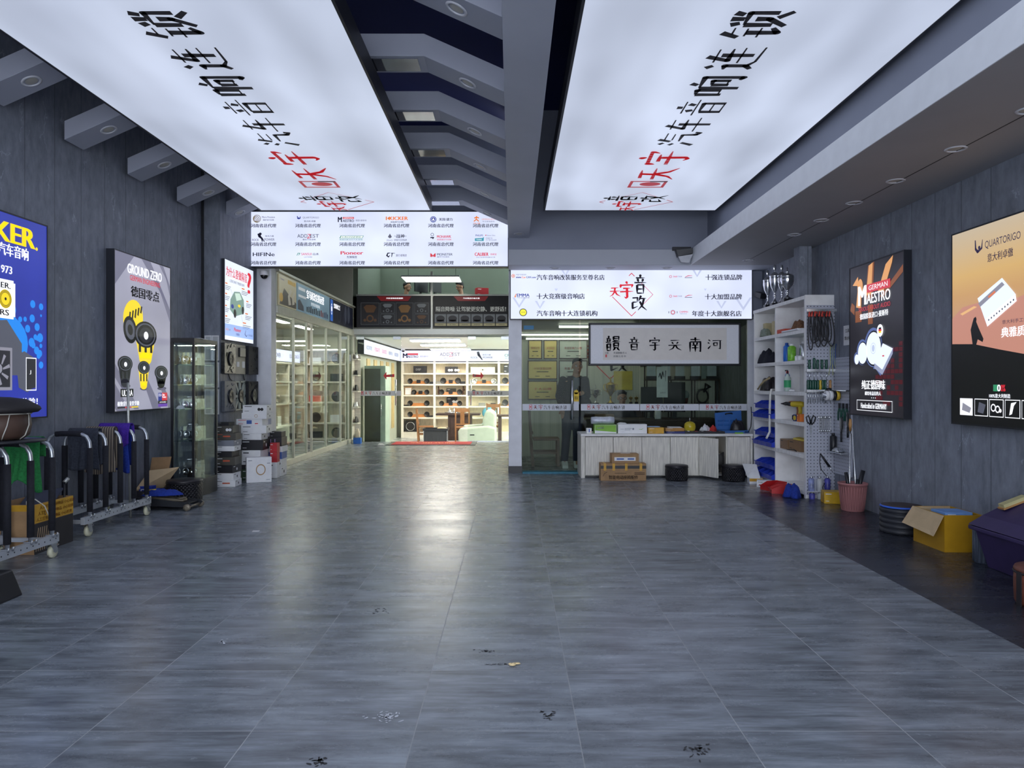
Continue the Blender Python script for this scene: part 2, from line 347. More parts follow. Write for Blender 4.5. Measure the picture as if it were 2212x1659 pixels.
# ---------------------------------------------------------------- objects
def tag(o, label, cat, group=None, kind=None):
    o['label'] = label; o['category'] = cat
    if group: o['group'] = group
    if kind: o['kind'] = kind
    return o
def thing(name, label, cat, loc=(0, 0, 0), rz=0., group=None, rot=None):
    o = bpy.data.objects.new(name, None); o.empty_display_size = .1; C.objects.link(o)
    o.location = loc; o.rotation_euler = rot if rot else (0, 0, rz)
    return tag(o, label, cat, group)
def part(name, b, parent=None, bev=0., label=None):
    o = bpy.data.objects.new(name, b.mesh(name)); C.objects.link(o)
    if parent: o.parent = parent
    if bev:
        md = o.modifiers.new('bevel', 'BEVEL'); md.width = bev; md.segments = 2; md.limit_method = 'ANGLE'; md.angle_limit = R(40)
    if label: o['label'] = label
    return o
def art(name, b, parent, label=None):                # printing: open faces, no normal repair
    b.closed = False
    return part(name, b, parent, 0, label)
def one(name, b, label, cat, loc=(0, 0, 0), rz=0., group=None, bev=0., rot=None):   # a thing that is a single mesh
    o = part(name, b, None, bev); o.location = loc; o.rotation_euler = rot if rot else (0, 0, rz)
    return tag(o, label, cat, group)
def struct(name, b, bev=0.):
    o = part(name, b, None, bev); o['kind'] = 'structure'; return o
def dup(root, label=None, loc=None, rz=None, group=None):
    r = root.copy(); C.objects.link(r)
    if loc: r.location = loc
    if rz is not None: r.rotation_euler = (0, 0, rz)
    if label: r['label'] = label
    if group: r['group'] = group
    for ch in list(root.children):
        c = ch.copy(); C.objects.link(c); c.parent = r
        for g in list(ch.children):
            d = g.copy(); C.objects.link(d); d.parent = c
    return r
# ================================================================ the setting
m_wl = wall_mat('panel_left', (102, 107, 118), 1, .407, 6.23 - .407 * 24)
m_wr = wall_mat('panel_right', (112, 117, 128), 1, .38, 5.75 - .38 * 24)
m_wp = wall_mat('panel_pillar', (112, 117, 128), 0, .8, -4.4)
m_fl = floor_mat('floor_tile', (101, 107, 114), (168, 170, 172), .62, .596, -.371 - .62 * 10, 3.41 - .596 * 12, .25, .38)
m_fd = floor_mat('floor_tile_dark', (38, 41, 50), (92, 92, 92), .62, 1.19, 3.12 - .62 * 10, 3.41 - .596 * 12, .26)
m_fs = floor_mat('floor_tile_showroom', (165, 170, 172), (90, 92, 95), .8, .8, 0, 17)
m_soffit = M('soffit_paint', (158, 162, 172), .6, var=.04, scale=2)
m_beam = M('beam_paint', (138, 142, 156), .5, var=.04, scale=2)
m_dark = M('ceiling_navy', (24, 33, 84), .8, var=.1, scale=1)
m_recess = M('recess_paint', (122, 127, 142), .7, var=.05, scale=1.5)
m_post = M('post_paint', (226, 228, 238), .5, var=.06, scale=6)
m_cream = M('cream_wall', (178, 178, 166), .7, var=.06, scale=3)
m_black = M('black_satin', (20, 21, 26), .4, var=.1)
m_alu = M('aluminium', (176, 178, 172), .35, .6, var=.06, scale=14, stretch=(1, 1, 8))
m_steel = M('steel', (190, 194, 198), .25, .9, var=.05)
m_white = M('white_plain', (225, 226, 230), .45, var=.03)
m_shelf = M('white_oak', (222, 216, 200), .5, var=.14, scale=5, stretch=(1, 1, 12))
m_shelfb = M('oak_back', (224, 207, 178), .6, var=.12, scale=6, stretch=(6, 6, 1))
g_clear = glass('glass_clear', (.93, .97, .95), .01, .3)
g_green = glass('glass_green', (.92, .96, .93), .005, .3)
g_office = glass('glass_office', (.8, .85, .82), .005, .3)
g_case = glass('glass_case', (.92, .95, .95), .012, .16)
e_panel = E('led_panel', (255, 250, 236), 18)
e_panel_added = E('led_panel_added', (255, 250, 236), 65)  # stronger glow, only for the unseen panels added in the showroom
e_tube = E('led_tube', (255, 255, 232), 5)

b = B(m_fl); b.box(-5.4, 2.55, -3, 9.05, -.12, 0); b.box(-5.4, 3.95, 9.05, 16.98, -.12, 0)
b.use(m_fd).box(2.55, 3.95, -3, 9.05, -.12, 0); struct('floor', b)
b = B(m_fs); b.box(-3.9, 2.2, 16.98, 23.8, -.47, -.35); b.use(m_alu).box(-3.9, 2.2, 16.96, 16.98, -.47, 0); struct('floor_showroom', b)
struct('wall_left', B(m_wl).box(-4.3, -4.1, -3, 9.79, 0, 5.2))
struct('wall_left_rear', B(m_wl).box(-4.3, -3.86, 9.79, 11.2, 0, 5.2))
struct('trim_1', B(m_black).box(-4.1, -4.07, 9.765, 9.79, 0, 5.0))
struct('wall_left_post', B(m_post).box(-3.86, -3.64, 11.2, 11.42, 0, 4.6))
struct('wall_right', B(m_wr).box(3.72, 3.95, -3, 13.7, 0, 5.2))
struct('wall_right_pillar', B(m_wp).box(3.5, 3.65, 9.02, 9.2, 2.37, 3.0), .003)
struct('ceiling', B(m_dark).box(-5.4, 3.95, -3, 17, 5.2, 5.3))
struct('wall_far', B(m_recess).box(-4.1, -.06, 11.12, 11.2, 3.9, 5.2))
struct('ceiling_centre_beam', B(M('beam_centre', (160, 164, 178), .5, var=.04, scale=2)).box(-.056, .238, -3, 10.5, 3.39, 5.2), .004)
struct('wall_recess_far', B(m_recess).box(-.05, 2.87, 10.5, 10.6, 3.22, 5.2))
struct('wall_recess_right', B(m_recess).box(2.77, 2.87, -3, 10.5, 3.2, 5.2))
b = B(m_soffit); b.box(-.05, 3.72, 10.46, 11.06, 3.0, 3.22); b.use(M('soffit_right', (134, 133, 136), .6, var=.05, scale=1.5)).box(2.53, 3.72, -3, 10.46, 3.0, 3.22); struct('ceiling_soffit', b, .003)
struct('trim_12', B(M('lip_lit_tone', (222, 226, 232), .5, var=.03)).box(2.522, 2.53, -3, 10.46, 3.0, 3.22), .002)  # lip coloured paler than the soffit, standing in for light box glow on it
struct('trim_2', B(m_black).box(3.2, 3.206, -3, 10.1, 2.997, 3.003))
struct('wall_office_post', B(m_post).box(-.05, .145, 11.0, 11.2, .1, 3.0), .004)
struct('trim_3', B(m_black).box(-.055, .15, 10.995, 11.205, 0, .1))
struct('wall_office_side', B(m_cream).box(-.05, .05, 11.2, 17, 0, 4.5))
# office behind the counter
m_rib = M('ribbed_wall', (196, 198, 184), .6, var=.16, scale=24, stretch=(1, .1, .02))
struct('wall_office_rear', B(m_rib).box(.05, 3.72, 13.5, 13.6, 0, 2.6))
m_slat = M('slat_ceiling', (112, 116, 112), .5, var=.3, scale=5, stretch=(.1, 5, 1))
struct('ceiling_office', B(m_slat).hexa([(.05, 11.06, 2.32), (3.72, 11.06, 2.32), (3.72, 13.5, 2.13), (.05, 13.5, 2.13), (.05, 11.06, 2.4), (3.72, 11.06, 2.4), (3.72, 13.5, 2.4), (.05, 13.5, 2.4)]))
struct('wall_office_lintel', B(m_recess).box(.145, 3.72, 11.02, 11.06, 2.3, 3.0))
# corridor and display room on the left
struct('ceiling_corridor', B(m_soffit).box(-5.4, .05, 11.2, 17.2, 4.5, 4.6))
struct('wall_display', B(m_cream).box(-5.4, -5.25, 11.2, 17.1, 0, 4.5))
struct('wall_display_near', B(m_cream).box(-5.4, -3.86, 11.2, 11.3, 0, 4.5))
struct('wall_display_far', B(m_cream).box(-5.4, -3.66, 17.02, 17.15, 0, 4.5))
struct('ceiling_display', B(m_cream).box(-5.25, -3.7, 11.3, 17.02, 2.56, 2.62))
# showroom
struct('wall_showroom_left', B(m_cream).box(-3.75, -3.6, 17.15, 23.7, -.35, 2.4))
struct('wall_showroom_rear', B(m_cream).box(-3.75, 2.2, 23.4, 23.7, -.35, 2.4))
struct('wall_showroom_right', B(m_cream).box(2.1, 2.2, 17.1, 23.4, -.35, 2.4))
struct('ceiling_showroom', B(M('showroom_ceiling', (214, 214, 208), .7, var=.04)).box(-3.75, 2.2, 17.08, 23.7, 2.40, 2.52))
struct('trim_4', B(m_alu).box(-3.64, -.05, 16.92, 17.06, 2.45, 2.58), .004)
struct('wall_showroom_front', B(m_cream).box(-3.66, -.05, 17.06, 17.1, 2.52, 3.34))
b = B(M('mezzanine_floor', (120, 118, 110), .7)); b.box(-3.7, .05, 17.1, 20, 2.62, 2.75); struct('floor_mezzanine', b)
struct('wall_mezzanine', B(M('mezzanine_wall', (96, 104, 92), .7, var=.06, scale=2)).box(-3.75, .1, 20, 20.1, 2.62, 4.5))
struct('wall_mezzanine_side', B(MATS['mezzanine_wall']).box(-3.8, -3.55, 17.06, 20, 2.62, 4.5))

# glass fronts
def sys(name, kind='structure'):
    o = bpy.data.objects.new(name, None); o.empty_display_size = .2; C.objects.link(o); o['kind'] = kind; return o
w1 = sys('window_1'); w1.location = (-3.64, 0, 0)
ys = [11.42, 12.33, 13.17, 13.44, 14.56, 15.7, 16.55, 17.0]
b = B(M('sash', (186, 186, 172), .4, .3, var=.06)); b.box(-.05, .03, 11.42, 17.0, 0, .09); b.box(-.05, .03, 11.42, 17.0, 2.42, 2.53); b.box(-.05, .05, 11.42, 17.0, 3.06, 3.1)
b.box(-.05, .01, 11.42, 17.0, 2.53, 3.06)
part('frame', b, w1, .004)
for i, y in enumerate(ys):
    ww = .05 if i in (0, 7) else .035
    part('stile', B(MATS['sash']).box(-.04 + .02 * (i % 2), .0 + .02 * (i % 2), y - ww / 2 if i else y, y + ww / 2 if i < 7 else y, .09, 2.42), w1, .003)
for i, (a, c) in enumerate(zip(ys, ys[1:])):
    if i == 2: continue
    part('pane', B(g_green).box(-.022, -.016, a + .018, c - .018, .09, 2.42), w1)
m_red = M('sticker_red', (196, 32, 40), .4); m_ink = M('ink_black', (26, 26, 30), .5); m_strip = M('decal_white', (206, 210, 222), .5, var=.03)
def strip_art(b, x, z, k, y):                        # red seal, two red brush words, six black words
    b.use(m_red).frame2(x, z, .62 * k, k, .09 * k, y).disc2(x + .3 * k, z + .55 * k, .17 * k, None, y, 12)
    b.brush2('天', x + .85 * k, z - .02 * k, 1. * k, 1.02 * k, y, 'xing', .75).brush2('宇', x + 1.95 * k, z - .02 * k, 1. * k, 1.05 * k, y, 'xing', .75)
    b.use(m_ink)
    for i, ch in enumerate('汽车音响连锁'): b.brush2(ch, x + (3.1 + .83 * i) * k, z, .74 * k, .86 * k, y, 'li', .8)
d1 = sys('door_1'); d1.location = (0, 17.0, 0)
for (x0, x1, hx, ax) in ((-3.58, -2.54, -2.66, -2.74), (-1.02, -.06, -.94, -.86)):
    pn = part('leaf', B(g_green).box(x0, x1, -.006, .006, .0, 2.44), d1)
    for xx in (x0 + .1, x1 - .1): part('clamp', B(m_steel).box(xx - .09, xx + .09, -.02, .02, 2.34, 2.41), pn, .003)
    b = B(m_steel); b.tube([(hx, -.05, .83), (hx, -.05, 1.42)], .017); b.tube([(hx, -.05, .95), (hx, .05, .95)], .01); b.tube([(hx, -.05, 1.3), (hx, .05, 1.3)], .01)
    part('handle', b, pn)
    b = B(m_strip).rect2(x0, 1.05, x1 - x0, .115, -.008); strip_art(b, x0 + .12, 1.07, .085, -.011); art('decal_strip', b, pn)
    s_ = 1 if ax > -2 else -1
    b = B(m_red).poly2([(ax + .14 * s_, 1.53), (ax + .14 * s_, 1.6), (ax + .21 * s_, 1.51), (ax + .14 * s_, 1.42), (ax + .14 * s_, 1.48), (ax - .04 * s_, 1.48), (ax - .04 * s_, 1.55)][::-s_], -.008)
    b.use(m_strip).text2('移', ax + (-.02 if s_ > 0 else -.06), 1.49, None, .055, -.011, .02)
    art('arrow_sticker', b, pn)
part('floor_track', B(m_steel).box(-1.02, -.06, -.012, .012, .0, .015), d1)
d2 = sys('door_2'); d2.location = (.155, 11.03, 0)
pn = part('leaf', B(g_office).box(.0, .84, -.006, .006, .03, 2.27), d2)
b = B(m_steel); b.tube([(.735, -.07, .79), (.735, -.07, 1.375)], .019, 12); b.tube([(.735, -.07, .92), (.735, 0, .92)], .01); b.tube([(.735, -.07, 1.25), (.735, 0, 1.25)], .01); part('handle', b, pn)
b = B(M('sticker_yellow', (222, 176, 40), .5)).rect2(.765, 1.06, .075, .135, -.008); b.disc2(.8, 1.2, .032, None, -.008)
b.use(m_strip).rect2(.765, 1.02, .075, .04, -.009); b.use(m_ink).text2('拉', .778, 1.09, None, .05, -.011, .02); art('pull_sticker', b, pn, 'yellow pull sticker')
b = B(m_strip).rect2(0, .925, .84, .098, -.008); strip_art(b, .1, .942, .07, -.011); art('decal_strip', b, pn)
part('floor_strip', B(M('threshold_blue', (52, 118, 142), .5, var=.3, scale=14)).box(-.0, .86, -.14, .1, .001, .02), d2, .004, 'blue threshold strip')
part('vent_sticker', B(M('sticker_blue', (50, 110, 150), .5)).box(.02, .17, -.012, -.008, 2.13, 2.19), pn)
w2 = sys('window_2'); w2.location = (0, 11.03, 0)
xs = [1.02, 1.9, 2.785, 3.5]
for x0, x1 in zip(xs, xs[1:]):
    pn = part('pane', B(g_office).box(x0 + .004, x1 - .004, -.006, .006, .02, 2.28), w2)
    b = B(m_strip).rect2(x0 + .004, .925, x1 - x0 - .008, .098, -.008); strip_art(b, x0 + .1, .942, .07 if x0 < 2.7 else .066, -.011); art('decal_strip', b, pn)
part('frame', B(m_alu).box(.15, 3.72, -.02, .02, 2.28, 2.32), w2)
part('stile', B(m_post).box(3.5, 3.72, -.02, .02, 0, 2.28), w2)
w3 = sys('window_3'); w3.location = (0, 17.04, 0)
part('pane', B(glass('glass_dim', (.6, .64, .6), .01, .3)).box(-3.55, -.05, -.005, .005, 3.36, 4.3), w3)
part('mullion', B(m_alu).box(-1.87, -1.82, -.06, -.01, 2.58, 3.9), w3)
part('rail', B(m_alu).box(-3.58, -.05, -.03, .03, 3.33, 3.38), w3)

# rafters that rise from both sides to a flat middle
def rafter(y0):
    def zb(x): return 3.53 + (.27 / .62) * x if x < .62 else 3.80
    pts = [(-.06, 3.53), (-.666, 3.80), (-3.44, 3.80), (-4.05, 3.53), (-4.05, 3.70), (-3.44, 3.97), (-.666, 3.97), (-.06, 3.70)]
    b = B(m_beam).prism(pts, 'y', y0, y0 + .3); return b
RAFT = [y for y in (3.36, 4.46, 5.6, 6.7, 7.8, 8.95, 10.0)]
for i, y in enumerate(RAFT):
    o = struct('ceiling_rafter' if i == 0 else 'ceiling_rafter.%03d' % i, rafter(y), .003)
    part('mirror_panel', B(M('mirror_panel', (120, 124, 134), .06, .85, var=.02)).box(-1.1, -.72, y + .04, y + .26, 3.795, 3.80), o)
struct('ceiling_rafter_corridor', B(m_beam).prism([(-3.6, 3.6), (-2.7, 4.0), (-.9, 4.0), (-.06, 3.6), (-.06, 3.85), (-.9, 4.25), (-2.7, 4.25), (-3.6, 3.85)], 'y', 12.6, 13.0))
struct('trim_5', B(m_black).box(-3.3, -2.2, 11.7, 11.8, 4.05, 4.12))
# ================================================================ ceiling light boxes
e_box = E('film_ceiling', (208, 218, 240), BOX_GLOW, .22, 1.0, stretch=(.5, 1, 1.6))
e_sign = E('film_sign', (205, 212, 238), SIGN_GLOW, .1, 1.6)
m_frame = M('black_frame', (24, 26, 34), .45, var=.08)
e_red = E('film_red', (196, 34, 44), .4, sample=False)
m_ink2 = M('film_ink', (34, 32, 38), .45)
def ceiling_box(x0, x1, label):
    W, L, TH = x1 - x0, 13.3, .16
    t = thing('ceiling_light_box', label, 'light box', ((x0 + x1) / 2, 9.84, 3.62))
    t.rotation_euler = Matrix(((0, 0, -1), (-1, 0, 0), (0, 1, 0))).to_euler()      # x along the room to the front, z to the left, front face down
    b = B(m_frame)
    for q in ((0, L, -W / 2, -W / 2 + .02), (0, L, W / 2 - .02, W / 2), (0, .02, -W / 2 + .02, W / 2 - .02), (L - .02, L, -W / 2 + .02, W / 2 - .02)): b.box(q[0], q[1], 0, TH, q[2], q[3])
    b.box(.02, L - .02, TH - .02, TH, -W / 2 + .02, W / 2 - .02)
    part('frame', b, t)
    part('diffuser', B(e_box).box(.02, L - .02, .004, .03, -W / 2 + .02, W / 2 - .02), t)
    for i, (ch, Y) in enumerate(zip('锁连响音车汽', (4.74, 5.24, 5.72, 6.16, 6.57, 6.95))):
        art('lettering', B(m_ink2).brush2(ch, 9.84 - Y - .19, -.19, .385, .39, -.004, 'li', 1.1), t)
    art('lettering', B(e_red).brush2('宇', 9.84 - 7.53 - .25, -.24, .5, .5, -.004, 'xing', .85), t)
    art('lettering', B(e_red).brush2('天', 9.84 - 8.1 - .24, -.24, .48, .48, -.004, 'xing', .85), t)
    b = B(e_red).frame2(1.18, -.2, .28, .42, .035, -.004); b.disc2(1.33, -.02, .08, .12, -.004); b.use(m_ink2).rect2(1.425, -.2, .036, .2, -.006)
    art('seal_mark', b, t, 'red and black framed seal')
    b = B(e_red); lg(b, .5, -.0, .46, e_red, m_ink2); art('logo', b, t)
    return t
def lg(b, cx, cz, s, red, ink, y=-.004, off=True):   # diamond outline with two red and two black brush words
    d = [(cx, cz + s), (cx + s, cz), (cx, cz - s), (cx - s, cz)]
    b.use(red); tk = .035 * s
    b.line2([(cx - .12 * s, cz + .88 * s), d[0], (cx + .14 * s, cz + .86 * s)], [tk] * 3, y)
    b.line2([(cx + .45 * s, cz + .55 * s), d[1], (cx + .5 * s, cz - .5 * s)], [tk * .6] * 3, y)
    b.line2([(cx - .9 * s, cz - .1 * s), d[2], (cx + .2 * s, cz - .8 * s)], [tk * .9] * 3, y)
    b.brush2('天', cx - 1.05 * s, cz - .1 * s, .55 * s, .5 * s, y, 'xing', 1.05); b.brush2('宇', cx - .58 * s, cz - .18 * s, .7 * s, .78 * s, y, 'xing', .95)
    b.use(ink); b.brush2('音', cx + .1 * s, cz + .05 * s, .62 * s, .88 * s, y - .001, 'xing', .85); b.brush2('改', cx - .02 * s, cz - .75 * s, .75 * s, .72 * s, y - .001, 'xing', .9)
ceiling_box(-3.34, -1.065, 'long glowing ceiling light box hung under the rafters on the left half')
ceiling_box(.42, 2.71, 'long glowing ceiling light box in the recess on the right half')

# ================================================================ lit signs facing the camera
def lightbox(name, label, cat, loc, W, Hh, TH, face, rz=0., group=None, rim=.012):
    t = thing(name, label, cat, loc, rz, group)
    b = B(m_frame); b.box(0, W, .004, TH, 0, Hh); b.box(0, rim, -.004, .004, 0, Hh); b.box(W - rim, W, -.004, .004, 0, Hh); b.box(rim, W - rim, -.004, .004, 0, rim); b.box(rim, W - rim, -.004, .004, Hh - rim, Hh)
    part('frame', b, t)
    if face: part('diffuser', B(face).box(rim, W - rim, 0, .004, rim, Hh - rim), t)
    return t
INK = {}
def ink(r, g, b_, glow=0.):
    k = (r, g, b_, glow)
    if k not in INK: INK[k] = E('print_%d_%d_%d_%d' % (r, g, b_, glow * 100), (r, g, b_), glow, sample=False) if glow else M('ink_%d_%d_%d' % (r, g, b_), (r, g, b_), .5, var=.05)
    return INK[k]
BLK, GRY, RED, ORG, BLU, GRN, WHT = ink(40, 40, 66, .3), ink(120, 120, 140, .4), ink(205, 50, 64, .7), ink(226, 120, 40, .7), ink(44, 60, 150, .6), ink(60, 150, 110, .6), ink(240, 240, 245, .9)

t = lightbox('brand_sign', 'wide white lit sign of eighteen brand logos in three rows above the passage', 'sign', (-4.0, 10.96, 3.05), 3.95, .83, .14, e_sign)
b = B(ink(190, 196, 214, .6))
CW = 3.95 / 6; RH = .263
def px(zx): return (zx - 5) / 2165 * 3.95            # positions read across the sign's face
def pz(zy, zx=0): return .83 - (zy - 68 - zx * .009) / 447 * .83
colx = [px(q) for q in (80, 440, 798, 1158, 1518, 1880)]
for r in range(3):
    for c in range(6):
        z = (.59, .315, .04)[r]; x = colx[c]
        for i, ch in enumerate('河南省总代理'):
            pass
        art('caption', B(BLK).text2('河南省总代理', x, z - .005, .375, .056, -.004, .022), t)
def logo(fn, c, r):
    b = B(BLK); x, z = colx[c], (.665, .395, .13)[r]; fn(b, x, z); art('logo', b, t)
def L1(b, x, z):
    b.use(ink(150, 130, 90, .4))
    for k in range(5): b.ring2(x + .09 - .01 * k, z + .05 - .006 * k, .05 - .011 * k, .058 - .011 * k, -.004)
    b.use(GRY).text2('Micro Precision', x + .165, z + .06, .19, .028, -.004, .01).text2('德国专家汽车音响', x + .18, z + .02, .16, .024, -.004, .02)
def L2(b, x, z):
    b.use(BLU).line2([(x + .03, z + .09), (x + .035, z + .055), (x + .055, z + .05), (x + .075, z + .06), (x + .075, z + .085)], [.01, .014, .016, .012, .008]); b.disc2(x + .052, z + .065, .008)
    b.use(GRY).text2('QUARTORIGO', x + .11, z + .05, .24, .03, -.004, .0); b.use(BLK).text2('意大利·卓傲', x + .13, z + .0, .17, .026, -.004, .01)
def L3(b, x, z):
    b.use(BLK).text2('M', x - .02, z + .0, .055, .075, -.004, .03).text2('AESTRO', x + .05, z + .0, .165, .038, -.004, .02)
    b.use(RED).rect2(x + .05, z + .048, .165, .027); b.use(WHT).text2('GERMAN', x + .065, z + .053, .135, .017, -.005, .0); b.use(GRY).text2('德国·曼斯特', x + .24, z + .01, .16, .027)
def L4(b, x, z):
    b.use(ORG).text2('KICKER', x + .085, z + .03, .27, .052, -.004, .03).poly2([(x + .03, z + .03), (x + .045, z + .03), (x + .045, z + .082), (x + .03, z + .082)]).poly2([(x + .05, z + .056), (x + .08, z + .03), (x + .08, z + .082)]); b.use(BLK).text2('美国K牌汽车音响', x + .1, z - .01, .19, .022, -.004, .02)
def L5(b, x, z):
    b.use(BLU).ring2(x + .075, z + .04, .036, .046); b.disc2(x + .075, z + .04, .03); b.use(WHT).poly2([(x + .055, z + .025), (x + .095, z + .025), (x + .075, z + .062)], -.005); b.use(BLK).text2('美国·捷力', x + .16, z + .02, .2, .042, -.004, .02)
def L6(b, x, z):
    b.use(ORG).line2([(x + .02, z + .06), (x + .06, z + .07), (x + .09, z + .06)], [.016] * 3).line2([(x + .055, z + .09), (x + .05, z + .04), (x + .015, z + .01)], [.014] * 3).line2([(x + .055, z + .04), (x + .09, z + .01)], [.016, .012]).text2('弘音', x + .01, z - .03, .1, .024)
    b.use(ORG).text2('汉鼎·原创设计匠心手工', x + .13, z + .03, .23, .024); b.use(GRY).text2('专注高端音响', x + .14, z + .0, .18, .018)
def L7(b, x, z):
    b.use(BLK).line2([(x + .11, z + .1), (x + .13, z + .06), (x + .16, z + .03), (x + .17, z - .02)], [.03, .04, .022, .012]).disc2(x + .14, z + .095, .02).line2([(x + .16, z + .04), (x + .2, z - .02)], [.02, .01])
    b.use(GRY).text2('ROCK', x + .02, z - .01, .1, .034, -.004, .01).text2('POWER', x + .2, z - .005, .15, .034, -.004, .01).text2('洛克力量', x + .21, z + .05, .13, .027, -.004, .01)
def L8(b, x, z):
    b.use(BLK).text2('ADD', x + .03, z + .04, .15, .05, -.004, .0).text2('EST', x + .22, z + .04, .13, .05, -.004, .0); b.use(RED).line2([(x + .18, z + .09), (x + .225, z + .088), (x + .18, z + .03), (x + .23, z + .04)], [.009] * 4); b.use(BLK).text2('歌乐汽车音响', x + .11, z + .0, .19, .024, -.004, .01)
def L9(b, x, z):
    b.use(GRN).poly2([(x + .0, z + .03), (x + .34, z + .03), (x + .36, z + .07), (x + .02, z + .07)], -.003); b.use(WHT).poly2([(x + .015, z + .036), (x + .335, z + .036), (x + .35, z + .064), (x + .03, z + .064)], -.004)
    b.use(GRN).text2('CROSSFIRE', x + .04, z + .04, .28, .02, -.005, .01).text2('美国克斯法尔汽车音响', x + .0, z + .0, .34, .02, -.004, .01)
def L10(b, x, z):
    b.use(GRY).poly2([(x + .06, z + .05), (x + .09, z + .1), (x + .12, z + .05), (x + .09, z + .03)]).text2('ZEAD', x + .04, z - .01, .09, .022); b.use(BLK).text2('战神', x + .185, z + .035, .12, .055, -.004, .02).text2('定制级汽车音响品牌', x + .15, z - .005, .19, .022, -.004, .01).rect2(x + .155, z + .06, .02, .006).rect2(x + .315, z + .06, .02, .006)
def L11(b, x, z):
    b.use(BLK).ring2(x + .06, z + .085, .018, .024).poly2([(x + .03, z + .05), (x + .09, z + .05), (x + .08, z + .03), (x + .07, z + .015), (x + .055, z + .035), (x + .035, z + .03)]); b.use(RED).text2('MOHAWK', x + .13, z + .035, .21, .04, -.004, .02).text2('美国莫霍克汽车音响', x + .13, z + .0, .21, .022, -.004, .01)
def L12(b, x, z):
    b.use(BLU).text2('PHILIPS', x + .04, z + .06, .11, .026, -.004, .01); b.use(ink(60, 150, 170, .7)).poly2([(x + .03, z - .01), (x + .16, z - .01), (x + .165, z + .05), (x + .14, z + .035), (x + .03, z + .03)], -.004); b.use(WHT).text2('汽车照明', x + .05, z + .0, .08, .02, -.005)
    b.use(GRY).text2('升级灯光', x + .19, z + .02, .1, .024).text2('汽广角专业品质', x + .19, z - .005, .16, .02).text2('Xenon Ultra', x + .2, z + .065, .13, .018); b.use(RED).disc2(x + .19, z + .075, .008)
def L13(b, x, z): b.use(BLK).text2('HIFINe', x + .03, z + .03, .32, .055, -.004, .012)
def L14(b, x, z):
    b.use(GRN).line2([(x + .025, z + .04), (x + .04, z + .075), (x + .07, z + .075), (x + .05, z + .045)], [.008] * 4); b.use(RED).text2('SANSUI', x + .09, z + .045, .15, .035, -.004, .005); b.use(BLK).text2('山水', x + .26, z + .045, .09, .035, -.004, .015); b.use(GRY).text2('山水汽车隔音', x + .13, z + .008, .12, .02)
def L15(b, x, z): b.use(RED).text2('Pioneer', x + .02, z + .055, .33, .05, -.004, .02); b.use(BLK).text2('先锋隔音', x + .11, z + .0, .15, .036, -.004, .01)
def L16(b, x, z):
    b.use(BLK).line2([(x + .1, z + .08), (x + .06, z + .075), (x + .045, z + .04), (x + .07, z + .02), (x + .09, z + .045)], [.006, .016, .02, .016, .006]).line2([(x + .11, z + .075), (x + .165, z + .075)], [.012, .006]).line2([(x + .125, z + .075), (x + .115, z + .02)], [.014, .01]); b.use(GRY).text2('旅行者隔音', x + .18, z + .025, .16, .036, -.004, .012)
def L17(b, x, z):
    b.use(RED).poly2([(x + .03, z + .02), (x + .06, z + .02), (x + .06, z + .055), (x + .045, z + .07), (x + .03, z + .075)]).poly2([(x + .11, z + .02), (x + .08, z + .02), (x + .08, z + .055), (x + .095, z + .07), (x + .11, z + .075)]).poly2([(x + .06, z + .055), (x + .07, z + .04), (x + .08, z + .055), (x + .08, z + .035), (x + .07, z + .02), (x + .06, z + .035)])
    b.use(BLK).text2('MONSTER', x + .13, z + .04, .23, .034, -.004, .008).text2('魔声汽车音响', x + .13, z + .01, .18, .02)
def L18(b, x, z): b.use(RED).text2('CALIBER', x + .03, z + .035, .2, .05, -.004, .03).text2('佳利宝', x + .26, z + .045, .09, .028, -.004, .02); b.use(GRY).text2('专业汽车音响系统解决方案', x + .05, z + .005, .28, .02)
for i, fn in enumerate((L1, L2, L3, L4, L5, L6, L7, L8, L9, L10, L11, L12, L13, L14, L15, L16, L17, L18)): logo(fn, i % 6, i // 6)

t = lightbox('shop_sign', 'long white lit shop sign with a red diamond logo above the counter', 'sign', (-.03, 10.93, 2.27), 3.58, .75, .08, e_sign)
def sx(zx): return (zx - 40) / 2100 * 3.58
def sz(zy): return .75 - (zy - 55) / 435 * .75
b = B(ink(186, 194, 222, .75))
for zx, zy, s in ((120, 300, 120), (300, 330, 90), (1870, 330, 90), (2060, 300, 150), (520, 60, 80), (1660, 60, 90), (440, 225, 30), (1730, 225, 25)):
    b.poly2([(sx(zx), sz(zy + s * .75)), (sx(zx + s / 2), sz(zy)), (sx(zx + s / 2 - 20), sz(zy)), (sx(zx), sz(zy + s * .55)), (sx(zx - s / 2 + 20), sz(zy)), (sx(zx - s / 2), sz(zy))], -.002)
art('background_pattern', b, t)
for s_, x0, x1, y0, y1 in (('汽车音响改装服务至尊名店', 272, 858, 105, 152), ('十大竞赛级音响店', 272, 686, 266, 314), ('汽车音响十大连锁机构', 272, 796, 412, 460),
                           ('十强连锁品牌', 1732, 2048, 104, 152), ('十大加盟品牌', 1728, 2046, 270, 318), ('年度十大旗舰名店', 1616, 2044, 414, 462)):
    art('lettering', B(BLK).text2(s_, sx(x0), sz(y1), sx(x1) - sx(x0), sz(y0) - sz(y1), -.004, .02), t)
b = B(RED); lg(b, sx(1092), sz(276), .315, RED, ink(58, 54, 66, .25)); art('logo', b, t, 'red and black brush logo in a diamond')
b = B(ORG).ring2(sx(68), sz(116), .018, .026).disc2(sx(68), sz(116), .01); b.text2('Car', sx(142), sz(136), .06, .03, -.004, .02); b.use(BLU).text2('www.', sx(92), sz(136), .08, .022, -.004, .02).text2('CAV.com', sx(182), sz(136), .14, .03, -.004, .02); b.use(GRY).text2('中国汽车影音网', sx(92), sz(112), .15, .022); art('website_mark', b, t)
